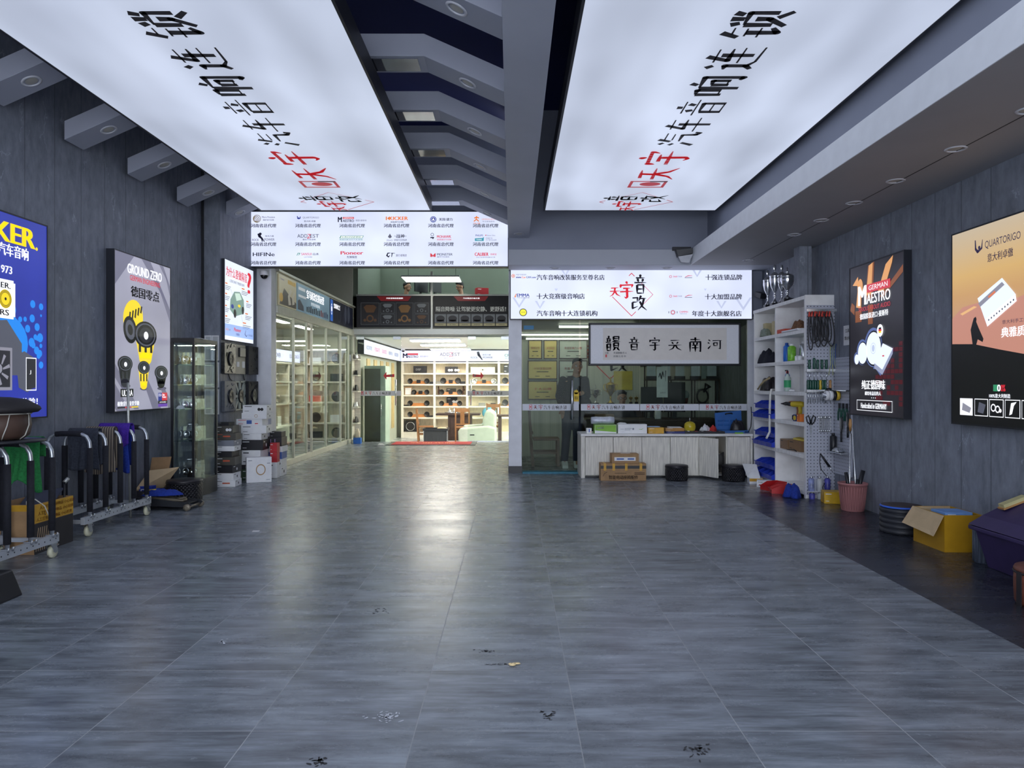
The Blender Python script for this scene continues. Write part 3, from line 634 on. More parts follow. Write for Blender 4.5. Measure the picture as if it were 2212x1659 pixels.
b = B(BLU).text2('EMMA', sx(100), sz(294), .185, .045, -.004, .02); b.use(ORG).line2([(sx(84), sz(300)), (sx(88), sz(280))], [.02, .014]).disc2(sx(92), sz(274), .008); b.use(GRY).text2('汽车音响竞赛', sx(98), sz(308), .19, .018); art('emblem', b, t)
b = B(ink(60, 66, 50, .4)).disc2(sx(154), sz(428), .057); b.use(ink(226, 214, 20, .9)).disc2(sx(154), sz(428), .046, None, -.004); b.use(ink(90, 90, 20, .5)).text2('音改联盟', sx(137), sz(432), .06, .018, -.005); art('emblem', b, t, 'round yellow emblem')
for zy in (122, 290):
    b = B(RED).ring2(sx(1430), sz(zy), .014, .02).text2('360', sx(1452), sz(zy + 6), .06, .022, -.004, .01); b.use(GRY).text2('汽车网', sx(1490), sz(zy + 6), .065, .022); b.use(RED).line2([(sx(1555), sz(zy + 4)), (sx(1585), sz(zy - 8)), (sx(1618), sz(zy - 8))], [.006, .01, .004]); b.use(GRY).rect2(sx(1552), sz(zy + 12), .11, .008); art('emblem', b, t)
b = B(RED).ring2(sx(1450), sz(428), .02, .03); b.use(GRY).ring2(sx(1450), sz(428), .034, .037).rect2(sx(1412), sz(436), .01, .03).rect2(sx(1484), sz(436), .01, .03); b.use(RED).text2('CHMMH', sx(1506), sz(432), .125, .028, -.004, .01); b.use(GRY).text2('中国汽车改装', sx(1512), sz(444), .1, .014); art('emblem', b, t)

# framed calligraphy below it
t = thing('calligraphy_frame', 'black framed horizontal calligraphy of six brush characters hung over the glass', 'picture', (1.13, 10.93, 1.59))
WW, HH = 2.25, .635
b = B(m_black); b.box(0, WW, 0, .05, 0, .03); b.box(0, WW, 0, .05, HH - .03, HH); b.box(0, .03, 0, .05, .03, HH - .03); b.box(WW - .03, WW, 0, .05, .03, HH - .03); part('frame', b, t, .008)
part('mount', B(M('silk_mount', (232, 234, 244), .7, var=.04, scale=60)).box(.03, WW - .03, .015, .045, .03, HH - .03), t)
part('paper', B(M('rice_paper', (222, 215, 206), .8, var=.03)).box(.215, 2.04, .009, .015, .085, .56), t)
b = B(M('calligraphy_ink', (14, 16, 34), .5)); u = lambda zx: (zx - 730) / 1335 * WW; vz = lambda zy: HH - (zy - 508) / 378 * HH
for ch, x0, x1, y0, y1 in (('韻', 878, 1010, 625, 755), ('音', 1078, 1182, 635, 748), ('宇', 1258, 1362, 640, 752), ('天2', 1422, 1552, 650, 752), ('南', 1602, 1728, 635, 765), ('河', 1768, 1902, 650, 745)):
    b.brush2(ch, u(x0), vz(y1), u(x1) - u(x0), vz(y0) - vz(y1), .005, 'xing', .85)
b.text2('天道酬勤艺人', u(948), vz(782), .2, .03, .005).text2('河南三月书', u(945), vz(812), .19, .03, .005); b.text2('己亥', u(876), vz(782), .05, .03, .005)
b.use(m_red).rect2(u(878), vz(812), .022, .04, .005); art('lettering', b, t)

# ================================================================ lit posters on the side walls
e_blue = E('film_blue', (44, 58, 168), POSTER_GLOW, .12, 2.)
YEL, W2, K2, G1, G2, G3 = ink(236, 206, 30, .8), ink(235, 238, 245, .85), ink(22, 24, 32, .1), ink(150, 150, 165, .6), ink(96, 100, 116, .5), ink(58, 60, 72, .3)
t = lightbox('wall_light_box', 'blue lit poster of a yellow loudspeaker brand on the left wall', 'light box', (-4.02, 5.17, 1.03), 1.24, 1.66, .08, e_blue, PI / 2)
b = B(ink(30, 130, 225, .8)); rnd = random.Random(3)
for i in range(60):
    a = rnd.gauss(0, .9); q = abs(rnd.gauss(.28, .14)); b.disc2(min(1.15, max(.06, .62 + q * 1.3 * math.cos(a))), .66 + q * math.sin(a) * 1.0, rnd.uniform(.006, .05) * (1.2 - q), None, -.0015 - i * 1e-5, 12)
b.disc2(.66, .62, .32, .24, -.0012)
art('picture', b, t, 'bright blue splashes')
b = B(YEL).text2('KICKER', .14, 1.42, .92, .16, -.004, .04).disc2(1.09, 1.43, .015); art('lettering', b, t)
art('lettering', B(W2).text2('美国K牌汽车音响', .28, 1.31, .7, .1, -.004, .03), t)
art('lettering', B(W2).text2('since 1973', .4, 1.17, .38, .06, -.004, .02), t)
b = B(W2); b.rect2(.38, .83, .44, .27, -.003); b.rect2(.4, .81, .4, .31, -.003); b.use(YEL).disc2(.7, .965, .075, None, -.005); b.use(K2)
for r in (.07, .062, .054): b.ring2(.7, .965, r - .004, r, -.006)
b.disc2(.7, .965, .012, None, -.007).text2('KICKER.', .44, 1.05, .32, .045, -.005, .02).text2('YEARS', .45, .835, .29, .045, -.005, .02).text2('5', .44, .9, .12, .13, -.005, .05); art('badge', b, t, 'cream anniversary badge')
b = B(G2).poly2([(.36, .76), (.72, .8), (.9, .62), (.9, .36), (.5, .36), (.36, .44)], -.003); b.use(G1).poly2([(.46, .58), (.78, .58), (.78, .24), (.46, .24)], -.005); b.use(G3).rect2(.485, .265, .27, .29, -.006); b.use(G1)
for k in range(8): b.line2([(.62 + .05 * math.cos(k * PI / 4), .41 + .05 * math.sin(k * PI / 4)), (.62 + .13 * math.cos(k * PI / 4 + .2), .41 + .13 * math.sin(k * PI / 4 + .2))], [.014, .03], -.007)
b.disc2(.62, .41, .04, None, -.008).text2('KI', .6, .39, .05, .04, -.009)
b.use(G2).poly2([(.82, .52), (.93, .56), (1.08, .5), (1.08, .28), (.97, .22), (.86, .26)], -.004); b.use(G3).poly2([(.95, .5), (1.07, .5), (1.07, .26), (.95, .24)], -.006); b.use(W2).frame2(.945, .235, .135, .275, .008, -.007).text2('J', .99, .37, .02, .035, -.008); art('picture', b, t, 'grey square subwoofers')
art('lettering', B(W2).text2('让你体验震撼的绝妙体验！', .1, .115, 1.0, .06, -.004, .02), t)
b = B(YEL).rect2(.3, .06, .68, .035, -.003); b.use(K2).text2('LIVIN LOUD EXPERIENCE!', .32, .067, .64, .02, -.004); art('lettering', b, t)

e_grey = E('film_grey', (172, 172, 192), POSTER_GLOW * .9, .12, 1.5)
t = lightbox('wall_light_box', 'silver lit poster of yellow and black speakers on the left wall', 'light box', (-4.02, 7.48, 1.03), 1.24, 1.66, .08, e_grey, PI / 2)
b = B(ink(120, 120, 142, .6)).poly2([(.55, 1.65), (.75, 1.65), (1.23, 1.0), (1.23, 1.15)], -.002).poly2([(.95, 1.65), (1.05, 1.65), (1.23, 1.3), (1.23, 1.42)], -.002).poly2([(.012, .36), (.012, .5), (.5, .02), (.4, .02)], -.002).poly2([(.5, .46), (.6, .44), (1.0, .012), (.8, .012)], -.002).poly2([(.012, 1.3), (.012, 1.65), (.4, 1.65)], -.0015)
b.poly2([(.85, .4), (.95, .38), (1.23, .1), (1.23, .012), (1.18, .012)], -.002).poly2([(.012, .05), (.012, .3), (.3, .012), (.05, .012)], -.0018)
art('background_pattern', b, t)
art('lettering', B(W2).text2('GROUND ZERO', .26, 1.455, .75, .1, -.004, .03), t)
art('lettering', B(RED).text2('GERMAN ENGINEERING', .31, 1.385, .66, .055, -.004, .01), t)
art('lettering', B(K2).text2('德国零点', .33, 1.215, .62, .115, -.004, .03), t)
def spk(b, x, z, r, body, ht, k=.55):                # drawn loudspeaker seen from above: tapering body, rim, cone, dust cap
    b.use(body).poly2([(x - r * .92, z), (x - r * .55, z - ht), (x + r * .55, z - ht), (x + r * .92, z)], -.003); b.disc2(x, z - ht, r * .55, r * .3, -.003)
    b.use(K2)
    for q in (-.5, 0, .5): b.rect2(x + q * r - .1 * r, z - ht * .75, .2 * r, ht * .4, -.004)
    b.use(K2).disc2(x, z, r, r * k, -.005); b.use(G2).disc2(x, z, r * .86, r * k * .86, -.006); b.use(K2).disc2(x, z, r * .76, r * k * .76, -.007); b.use(G3).disc2(x, z - .02 * r, r * .6, r * k * .58, -.008); b.use(W2).disc2(x, z - .04 * r, r * .2, r * k * .3, -.009)
b = B(YEL); b.use(YEL).disc2(.38, .99, .21, .19, -.002, rot=.5); b.use(K2)
for q in range(5): b.poly2([(.28 + .06 * q, .94 + .03 * q), (.31 + .06 * q, .93 + .03 * q), (.33 + .06 * q, 1.05 + .02 * q), (.3 + .06 * q, 1.05 + .02 * q)], -.0025)
b.use(K2).disc2(.31, .86, .15, .13, -.004, rot=-.9); b.use(G2).disc2(.31, .86, .11, .09, -.005, rot=-.9); b.use(K2).disc2(.31, .86, .06, .05, -.006, rot=-.9)
spk(b, .64, .83, .25, YEL, .26, .58); art('picture', b, t, 'two large yellow speakers')
b = B(K2); spk(b, .21, .5, .15, G3, .2); spk(b, .6, .47, .13, YEL, .2); spk(b, 1.0, .42, .16, K2, .13, .5); b.use(ink(100, 100, 118, .4)).disc2(.61, .24, .09, .02, -.002).disc2(1.02, .24, .11, .02, -.002).disc2(.22, .27, .1, .02, -.002); art('picture', b, t, 'row of three small speakers')
b = B(K2).rect2(.12, .155, .26, .085, -.003); b.use(W2).text2('ULTRA', .15, .165, .21, .062, -.004, .02); art('emblem', b, t)
b = B(W2).text2('极致音色·享受至极', .06, .062, .44, .048, -.004, .02); b.use(K2).rect2(.06, .04, .15, .012); b.use(RED).rect2(.21, .04, .13, .012); b.use(YEL).rect2(.34, .04, .14, .012); art('lettering', b, t)
b = B(BLU).rect2(.93, .1, .09, .09, -.003); b.use(RED).rect2(1.02, .1, .13, .09, -.003); b.use(K2).rect2(.93, .065, .22, .035, -.003); b.use(ink(110, 70, 180, .6)).rect2(.93, .03, .22, .035, -.003); b.use(W2).text2('EISA', .94, .15, .07, .03, -.004).text2('Best', 1.035, .155, .05, .024, -.004, .02).text2('Product', 1.03, .13, .09, .022, -.004, .02).text2('AWARD', .96, .073, .16, .018, -.004); art('emblem', b, t, 'blue and red award emblem')

e_dark = E('film_dark', (34, 32, 40), POSTER_GLOW, .3, 2.)
t = lightbox('wall_light_box', 'black lit poster of white speakers on the right wall', 'light box', (3.65, 8.01, .99), 1.12, 1.58, .07, e_dark, -PI / 2)
SK, SK2 = ink(224, 160, 100, .7), ink(150, 86, 44, .5)
b = B(SK2).poly2([(.36, 1.2), (.42, 1.54), (.55, 1.565), (.52, 1.2)], -.002).poly2([(.66, 1.2), (1.1, 1.45), (1.1, 1.38), (.72, 1.18)], -.002); b.use(SK).poly2([(.38, 1.24), (.44, 1.54), (.52, 1.56), (.49, 1.24)], -.003).poly2([(.62, 1.24), (.78, 1.5), (.92, 1.565), (.9, 1.5), (.74, 1.24)], -.003).disc2(.25, 1.34, .06, .09, -.003).poly2([(.08, 1.38), (.2, 1.46), (.22, 1.36)], -.003).poly2([(.16, 1.14), (.2, 1.34), (.28, 1.3), (.27, 1.12)], -.003)
b.use(SK2).poly2([(.02, 1.12), (.06, 1.2), (.13, 1.16), (.12, 1.06)], -.002).rect2(.14, .98, .14, .12, -.002).rect2(.42, .94, .1, .2, -.002); art('picture', b, t, 'raised golden hands')
b = B(ink(82, 20, 32, .6)); rnd = random.Random(5)
for i in range(8):
    for j in range(12):
        if rnd.random() < .35 + .5 * i / 8 and j * .052 < .2 + .07 * i: b.rect2(.5 + i * .075, .12 + j * .052, .066, .04, -.002)
art('background_pattern', b, t, 'dim red level bars')
b = B(W2).text2('M', .22, 1.15, .16, .2, -.005, .04).text2('AESTRO', .4, 1.15, .47, .105, -.005, .02); b.use(RED).rect2(.4, 1.265, .47, .085, -.004); b.use(W2).text2('GERMAN', .44, 1.285, .38, .048, -.005, .0); art('logo', b, t)
art('lettering', B(RED).text2('SERIOUS ABOUT AUDIO', .22, 1.085, .65, .045, -.005, .0), t)
art('lettering', B(W2).text2('德国原装进口·曼斯特', .25, 1.0, .58, .06, -.005, .02), t)
LB, LW = ink(86, 104, 158, .7), ink(214, 224, 244, .9)
b = B(LB)
for x, z, r in ((.53, .7, .2), (.3, .66, .135), (.17, .6, .065)):
    b.use(LB).disc2(x, z, r * .92, r, -.004); b.use(K2).disc2(x + .01, z - .01, r * .84, r * .9, -.005); b.use(LW).disc2(x + .01, z - .01, r * .76, r * .82, -.006)
b.use(ink(180, 192, 220, .8)).ring2(.54, .69, .05, .056, -.007).disc2(.54, .69, .03, .035, -.007); b.use(LB).rect2(.535, .48, .08, .04, -.003)
b.use(W2).disc2(.68, .86, .062, None, -.008); b.use(K2).rect2(.655, .872, .05, .018, -.009); b.use(RED).rect2(.65, .854, .06, .018, -.009); b.use(YEL).rect2(.655, .836, .05, .018, -.009)
b.use(LB).poly2([(.57, .5), (.69, .41), (.93, .64), (.93, .68)], -.009); b.use(LW).poly2([(.57, .54), (.74, .73), (.93, .67), (.73, .47)], -.01); b.use(ink(150, 158, 186, .7)).poly2([(.57, .54), (.73, .47), (.73, .42), (.57, .49)], -.0105).poly2([(.73, .47), (.93, .67), (.93, .62), (.73, .42)], -.0105); b.use(RED).rect2(.73, .6, .04, .012, -.0115)
art('picture', b, t, 'white speaker cones and amplifier')
art('lettering', B(W2).text2('纯正德国味', .29, .275, .48, .095, -.005, .03), t)
art('lettering', B(W2).text2('献给有品位的人', .36, .215, .33, .04, -.005, .02), t)
b = B(W2).frame2(.18, .055, .73, .11, .006, -.005).text2('Handcrafted in GERMANY', .27, .08, .53, .055, -.005, .02)
for q in range(3): b.disc2(.5 + q * .04, .19, .006, None, -.005)
art('lettering', b, t, 'boxed white lettering')

m = bpy.data.materials.new('film_sunset'); tt, N, L = nt(m); bs = N['Principled BSDF']      # a printed evening sky: the picture on the poster itself
tc = N.new('ShaderNodeTexCoord'); sp = N.new('ShaderNodeSeparateXYZ'); rp = N.new('ShaderNodeValToRGB'); mr = N.new('ShaderNodeMapRange'); mr.inputs[2].default_value = 1.58
L.new(tc.outputs['Object'], sp.inputs[0]); L.new(sp.outputs[2], mr.inputs[0]); L.new(mr.outputs[0], rp.inputs[0])
rp.color_ramp.elements[0].position = .34; rp.color_ramp.elements[0].color = (*lin((214, 150, 116)), 1); rp.color_ramp.elements[1].position = 1; rp.color_ramp.elements[1].color = (*lin((210, 194, 170)), 1)
for p_, c_ in ((.5, (206, 158, 130)), (.66, (214, 166, 110)), (.76, (226, 184, 116))):
    q = rp.color_ramp.elements.new(p_); q.color = (*lin(c_), 1)
L.new(rp.outputs[0], bs.inputs['Emission Color']); bs.inputs['Emission Strength'].default_value = POSTER_GLOW; bs.inputs['Base Color'].default_value = (.05, .04, .03, 1); bs.inputs['Roughness'].default_value = .4
t = lightbox('wall_light_box', 'orange sunset lit poster with a dark hillside at the right edge', 'light box', (3.65, 6.15, .99), 1.5, 1.57, .07, m, -PI / 2)
b = B(ink(200, 140, 122, .65)).poly2([(.012, .87), (.15, .95), (.4, .97), (.62, .92), (1.0, .99), (1.49, .9), (1.49, .5), (.012, .6)][::-1], -.001); b.use(ink(224, 176, 120, .75)).poly2([(.12, .9), (.3, .945), (.34, .935), (.15, .885)], -.0015)
b.use(ink(14, 15, 22, .15)).poly2([(.012, .012), (1.488, .012), (1.488, .44), (.9, .54), (.6, .59), (.3, .645), (.012, .66)], -.002)
b.poly2([(.29, .62), (.26, .76), (.285, .82), (.3, .85), (.325, .86), (.335, .84), (.33, .82), (.36, .77), (.42, .68), (.41, .655), (.35, .68), (.33, .635), (.33, .61)][::-1], -.003); art('picture', b, t, 'hill with a cloaked figure')
PUR = ink(62, 54, 92, .4)
b = B(PUR).line2([(.32, 1.46), (.325, 1.39), (.35, 1.365), (.4, 1.385), (.41, 1.45)], [.012, .02, .024, .016, .006]); b.disc2(.368, 1.395, .014).text2('QUARTORIGO', .44, 1.365, .4, .065, -.004, .0); art('logo', b, t)
art('lettering', B(PUR).text2('意大利卓傲', .47, 1.262, .29, .065, -.004, .012), t)
b = B(LW).poly2([(.35, 1.0), (.64, 1.12), (.78, .99), (.8, .93), (.47, .77)][::-1], -.005); b.use(G1).poly2([(.36, .96), (.64, 1.09), (.67, 1.065), (.385, .93)][::-1], -.006); b.use(W2).poly2([(.45, .83), (.79, .985), (.8, .93), (.47, .77)][::-1], -.006); b.use(G2)
for q in range(10): b.disc2(.49 + q * .031, .82 + q * .0135, .008, None, -.007, 8)
b.use(ink(220, 120, 80, .7)).poly2([(.48, 1.0), (.56, 1.035), (.57, 1.02), (.49, .985)][::-1], -.007); art('picture', b, t, 'tilted silver amplifier')
art('lettering', B(W2).text2('典雅质朴 品味生活', .63, .675, .72, .075, -.004, .02), t)
art('lettering', B(PUR).text2('意大利手工打造高端车载功放', .64, .775, .6, .03, -.004, .0), t)
b = B(GRN).text2('1', .55, .275, .03, .05, -.004, .03); b.use(W2).text2('0', .585, .275, .035, .05, -.004, .03); b.use(RED).text2('0%', .625, .275, .05, .05, -.004, .03); b.use(W2).text2('100%意大利制造', .49, .225, .24, .032, -.004, .01); art('lettering', b, t)
b = B(W2)
for i, x in enumerate((.12, .31, .49, .67, .85, 1.03)):
    b.use(W2).rect2(x, .08, .165, .135, -.003); 
    if i % 5: b.use(K2).rect2(x + .006, .086, .153, .123, -.004)
    if i == 0: b.use(G1).poly2([(.15, .12), (.25, .1), (.27, .14), (.16, .18)], -.005)
    if i == 1: b.use(G2).poly2([(x + .04, .11), (x + .11, .1), (x + .14, .17), (x + .06, .19)], -.005)
    if i == 2: b.use(W2).ring2(x + .05, .15, .02, .03, -.005).ring2(x + .1, .14, .018, .028, -.005).disc2(x + .13, .13, .015, None, -.005)
    if i in (3, 4): b.use(W2).poly2([(x + .05, .1), (x + .07, .19), (x + .13, .2), (x + .1, .17), (x + .08, .11)], -.005)
art('picture', b, t, 'row of small product pictures')

e_why = E('film_white', (214, 222, 240), .85, .06)
t = lightbox('wall_poster', 'white lit poster with a cutaway car and red heading on the left pillar', 'light box', (-3.82, 9.84, 1.91), 1.1, 1.08, .04, e_why, PI / 2, rim=.004)
art('lettering', B(RED).text2('为什么要做隔音', .05, .86, .78, .13, -.004, .02).text2('?', .86, .72, .12, .3, -.004, .03), t)
art('lettering', B(GRY).text2('让我们来看下数据的说明', .17, .79, .55, .04, -.004, .01), t)
b = B(ink(120, 150, 140, .7)).poly2([(.18, .42), (.2, .56), (.34, .68), (.55, .7), (.7, .6), (.72, .46), (.66, .4), (.36, .34)][::-1], -.003); b.use(ink(190, 214, 200, .8)).poly2([(.36, .66), (.54, .68), (.62, .6), (.42, .56)][::-1], -.004); b.use(K2).disc2(.36, .38, .05, .06, -.005).disc2(.66, .45, .045, .055, -.005); b.use(BLU).disc2(.27, .47, .05, .03, -.005); b.use(YEL).disc2(.52, .5, .05, .02, -.005); art('picture', b, t, 'green cutaway car')
b = B(GRY)
for x, z, w_ in ((.02, .72, .2), (.02, .58, .16), (.02, .42, .14), (.62, .72, .28), (.8, .56, .22), (.76, .38, .26), (.66, .24, .32), (.02, .28, .18)):
    b.use(ORG).rect2(x, z + .03, w_ * .4, .018)
    for q in range(3): b.use(GRY).rect2(x, z - q * .022, w_ * (1 - .15 * q), .008)
b.line2([(.2, .7), (.3, .62)], [.004] * 2).line2([(.62, .7), (.56, .66)], [.004] * 2).line2([(.66, .28), (.6, .38)], [.004] * 2); art('lettering', b, t)
b = B(ink(140, 170, 224, .8)).rect2(.004, .06, 1.09, .16, -.003); b.use(RED).text2('Pioneer', .33, .135, .26, .05, -.005, .02); b.use(BLU).text2('先锋隔音', .4, .08, .13, .036, -.005, .01); b.line2([(.78, .18), (.74, .12), (.8, .09), (.84, .12)], [.008, .016, .014, .006], -.005).text2('旅行者隔音', .88, .1, .17, .03, -.005); b.use(ORG).text2('SANSUI', .03, .13, .1, .03, -.005); b.use(BLU).text2('山水', .14, .13, .06, .03, -.005); art('logo', b, t)

# ---- posters over the sliding glass, banners on the mezzanine
def board(name, label, loc, W, Hh, mat, rz=0., th=.02):
    t = thing(name, label, 'poster', loc, rz)
    part('panel', B(mat).box(0, W, 0, th, 0, Hh), t); return t
OY = lambda px_: 5776 / (1106 - px_)
t = board('poster', 'cream poster with grey felt sheets, nearest over the sliding glass', (-3.61, 11.48, 2.56), .92, .47, E('print_cream', (176, 170, 140), .3), PI / 2)
b = B(ink(92, 86, 74, .1)).poly2([(.012, .01), (.9, .01), (.9, .1), (.5, .2), (.25, .28), (.1, .1)][::-1], -.002); b.use(ink(190, 186, 170, .25)).poly2([(.48, .03), (.62, .05), (.55, .17), (.66, .28), (.56, .3), (.44, .17)][::-1], -.003).poly2([(.68, .05), (.82, .08), (.76, .18), (.86, .27), (.76, .28), (.66, .17)][::-1], -.003); b.use(ink(186, 150, 60, .3)).disc2(.1, .12, .09, .07, -.003); art('picture', b, t)
art('lettering', B(GRY).text2('Pioneer', .06, .39, .2, .04, -.003, .01), t); art('lettering', B(ink(196, 160, 40, .3)).text2('隔音降噪止震板', .45, .37, .42, .07, -.003, .02), t)
t = board('poster', 'pale blue poster with a row of upright gadgets, middle one over the sliding glass', (-3.61, 12.46, 2.56), 2.2, .47, E('print_sky', (118, 150, 168), .35, .3, 1.2), PI / 2)
art('lettering', B(WHT).text2('宝马尾改完美运营', .55, .27, 1.2, .15, -.003, .02), t); art('lettering', B(ink(230, 236, 240, .5)).text2('数字影音·智能科技', .85, .17, .6, .06, -.003, .01), t)
b = B(ink(70, 78, 92, .2)).poly2([(.02, .02), (.02, .17), (.14, .2), (.36, .1), (.38, .02)][::-1], -.002); b.use(ink(200, 206, 210, .4)).rect2(.06, .36, .4, .05).rect2(.06, .24, .46, .04)
for i in range(13): b.use(ink(*((30, 34, 44), (150, 40, 44), (70, 90, 130))[(i > 7) + (i > 9)], .15)).rect2(.55 + i * .12, .03, .07, .09 + .015 * (i % 3), -.003)
art('picture', b, t)
t = board('poster', 'dark navy poster with a blue badge, farthest over the sliding glass', (-3.61, 14.7, 2.56), 2.1, .47, E('print_navy', (24, 28, 44), .3), PI / 2)
b = B(ink(44, 100, 190, .5)).rect2(.02, .02, .2, .43, -.002); b.use(WHT).disc2(.12, .26, .06, .11, -.003); b.use(ink(44, 100, 190, .5)).disc2(.12, .26, .05, .095, -.004); b.use(WHT).rect2(.09, .22, .06, .09, -.005); b.use(ink(70, 76, 92, .25)); b.ring2(.75, .2, .14, .17).disc2(1.35, .26, .12, .19).disc2(1.65, .28, .13, .19).ring2(1.25, .15, .1, .12); art('picture', b, t); art('lettering', B(WHT).text2('宝剑系统之王', .3, .3, .55, .1, -.003, .02), t)

t = thing('banner', 'black banner of interior refit photos under a red tab on the mezzanine', 'banner', (-3.56, 16.96, 2.62))
part('panel', B(M('banner_black', (26, 26, 32), .5)).box(0, 1.7, 0, .03, 0, .72), t)
b = B(ink(150, 30, 36, .2)).poly2([(.46, .71), (.56, .6), (1.18, .6), (1.26, .71)][::1], -.003); b.use(WHT).text2('汽车音响改装案例', .68, .645, .38, .035, -.004, .01); art('lettering', b, t)
BR, BG, DK, GY = ink(120, 84, 48, .12), ink(150, 110, 60, .15), ink(44, 42, 46, .1), ink(120, 126, 132, .2)
b = B(GY)
for x, z, w_, h, c in ((.1, .06, .42, .5, BR), (.55, .32, .32, .24, GY), (.55, .06, .32, .24, GY), (.9, .06, .4, .5, BG), (1.33, .32, .32, .24, GY), (1.33, .06, .32, .24, BR)):
    b.use(GY).frame2(x, z, w_, h, .006, -.003); b.use(DK).rect2(x + .006, z + .006, w_ - .012, h - .012, -.002)
    b.use(c).poly2([(x + w_ * .15, z + h * .8), (x + w_ * .3, z + h * .55), (x + w_ * .7, z + h * .55), (x + w_ * .85, z + h * .8), (x + w_ * .7, z + h * .9), (x + w_ * .3, z + h * .9)][::1], -.004).ring2(x + w_ * .5, z + h * .28, h * .1, h * .17, -.004, 16).disc2(x + w_ * .22, z + h * .2, h * .07, None, -.004, 10).disc2(x + w_ * .78, z + h * .2, h * .07, None, -.004, 10)
art('picture', b, t)
t = thing('banner', 'black banner with white slogan over a row of car photos on the mezzanine', 'banner', (-1.8, 16.96, 2.62))
part('panel', B(MATS['banner_black']).box(0, 1.72, 0, .03, 0, .72), t)
b = B(ink(150, 30, 36, .2)).poly2([(.46, .71), (.56, .6), (1.18, .6), (1.26, .71)], -.003); b.use(WHT).text2('汽车隔音升级方案', .68, .645, .38, .035, -.004, .01); art('lettering', b, t)
art('lettering', B(ink(196, 200, 196, .3)).text2('隔音降噪 让驾驶更安静、更舒适！', .06, .36, 1.6, .115, -.003, .025), t)
b = B(GY)
for i in range(6):
    x = .03 + i * .28; b.use(GY).rect2(x, .1, .26, .2, -.002); b.use(DK).disc2(x + .13, .2, .1, .07, -.003, 14).rect2(x + .04, .12, .18, .05, -.003); b.use(ink(176, 170, 130, .25)).rect2(x, .03, .26, .06, -.002); b.use(K2).text2(('引擎盖隔音', '车门隔音', '底盘隔音', '尾箱隔音', '轮弧隔音', '顶棚隔音')[i], x + .06, .048, .14, .026, -.003)
art('picture', b, t)
# ================================================================ recessed downlights, cameras
m_lens = M('lens_frost', (150, 148, 140), .3, var=.05); m_ringw = M('ring_white', (176, 178, 186), .4, var=.03)
def downlight(x, y, z, label, tilt=0., grp='recessed downlights', r=.075):
    t = thing('downlight', label, 'downlight', (x, y, z), 0, grp, rot=(0, tilt, 0))
    part('trim_ring', B(m_ringw).lathe([(r * .74, .004), (r * .74, -.004), (r * .82, -.008), (r, -.003), (r, .0)], n=28, cap=False), t)
    part('lens', B(m_lens).lathe([(r * .76, .003), (r * .5, -.001), (.001, -.003)], n=24), t)
ORD = ['nearest', 'second', 'third', 'fourth', 'fifth', 'sixth', 'farthest']
for i, y in enumerate(RAFT):
    a = math.atan2(.27, .606)
    downlight(-.345, y + .15, 3.53 + .285 * .27 / .606 - .001, 'round downlight on the centre beam side of the %s rafter' % ORD[i], a)
    downlight(-3.73, y + .15, 3.53 + .32 * .27 / .61 - .001, 'round downlight on the left wall side of the %s rafter' % ORD[i], -a)
for i, y in enumerate((4.54, 5.29, 6.12, 6.86, 7.59, 8.32, 10.03)):
    downlight(3.17 if i < 6 else 3.2, y, 2.999, 'round downlight in the right soffit, %s from the front' % ORD[i])
for i, x in enumerate((.62, 1.42, 2.24)):
    downlight(x, 10.72, 2.999, 'round downlight in the soffit over the shop sign, %s from the passage' % ('first', 'second', 'third')[i])
downlight(.1, 10.2, 3.389, 'round downlight at the far end of the centre beam')
def dome(loc, label, k=1.):
    t = thing('dome_camera', label, 'camera', loc)
    b = B(m_white); b.box(-.05 * k, .05 * k, -.005 * k, .02 * k, -.03 * k, .07 * k); b.lathe([(.03 * k, .05 * k), (.062 * k, .035 * k), (.066 * k, -.01 * k), (.06 * k, -.03 * k)], (0, -.06 * k, 0)); part('mount', b, t)
    part('dome', B(M('smoked_dome', (14, 14, 18), .12)).ball((0, -.06 * k, -.03 * k), .056 * k), t)
dome((-3.72, 11.18, 2.98), 'white dome security camera high on the pale post by the sliding glass')
dome((-3.36, 22.92, 2.38), 'small dome camera at the left end of the showroom header sign', .9)
t = thing('flood_lamp', 'black flood lamp hanging loose at the recess corner above the shop sign', 'lamp', (2.42, 10.4, 3.2))
b = B(m_black); b.box(-.16, .1, .02, .06, .0, .05); b.hexa([(-.1, -.05, -.1), (.1, -.08, -.06), (.1, .04, -.06), (-.1, .04, -.1), (-.13, -.05, .0), (.12, -.08, .02), (.12, .04, .02), (-.13, .04, .0)]); part('housing', b, t, .004)
part('wrapping', B(M('torn_film', (170, 172, 178), .5)).hexa([(-.06, -.06, -.18), (.05, -.07, -.19), (.06, .0, -.16), (-.04, .0, -.17), (-.1, -.06, -.1), (.1, -.08, -.07), (.1, .02, -.07), (-.08, .02, -.1)]), t, 0, 'torn pale film')
t = thing('bullet_camera', 'small black camera on the rear wall left of the silver trophies', 'camera', (3.64, 10.9, 2.62))
b = B(m_black).cbox((0, -.05, 0), (.1, .16, .08), (.3, 0, .3)); part('housing', b, t, .01); part('bracket', B(m_black).box(.0, .08, .02, .12, .0, .03), t)
struct('trim_6', B(m_post).box(3.42, 3.52, 10.98, 11.0, 2.72, 2.9), .004)

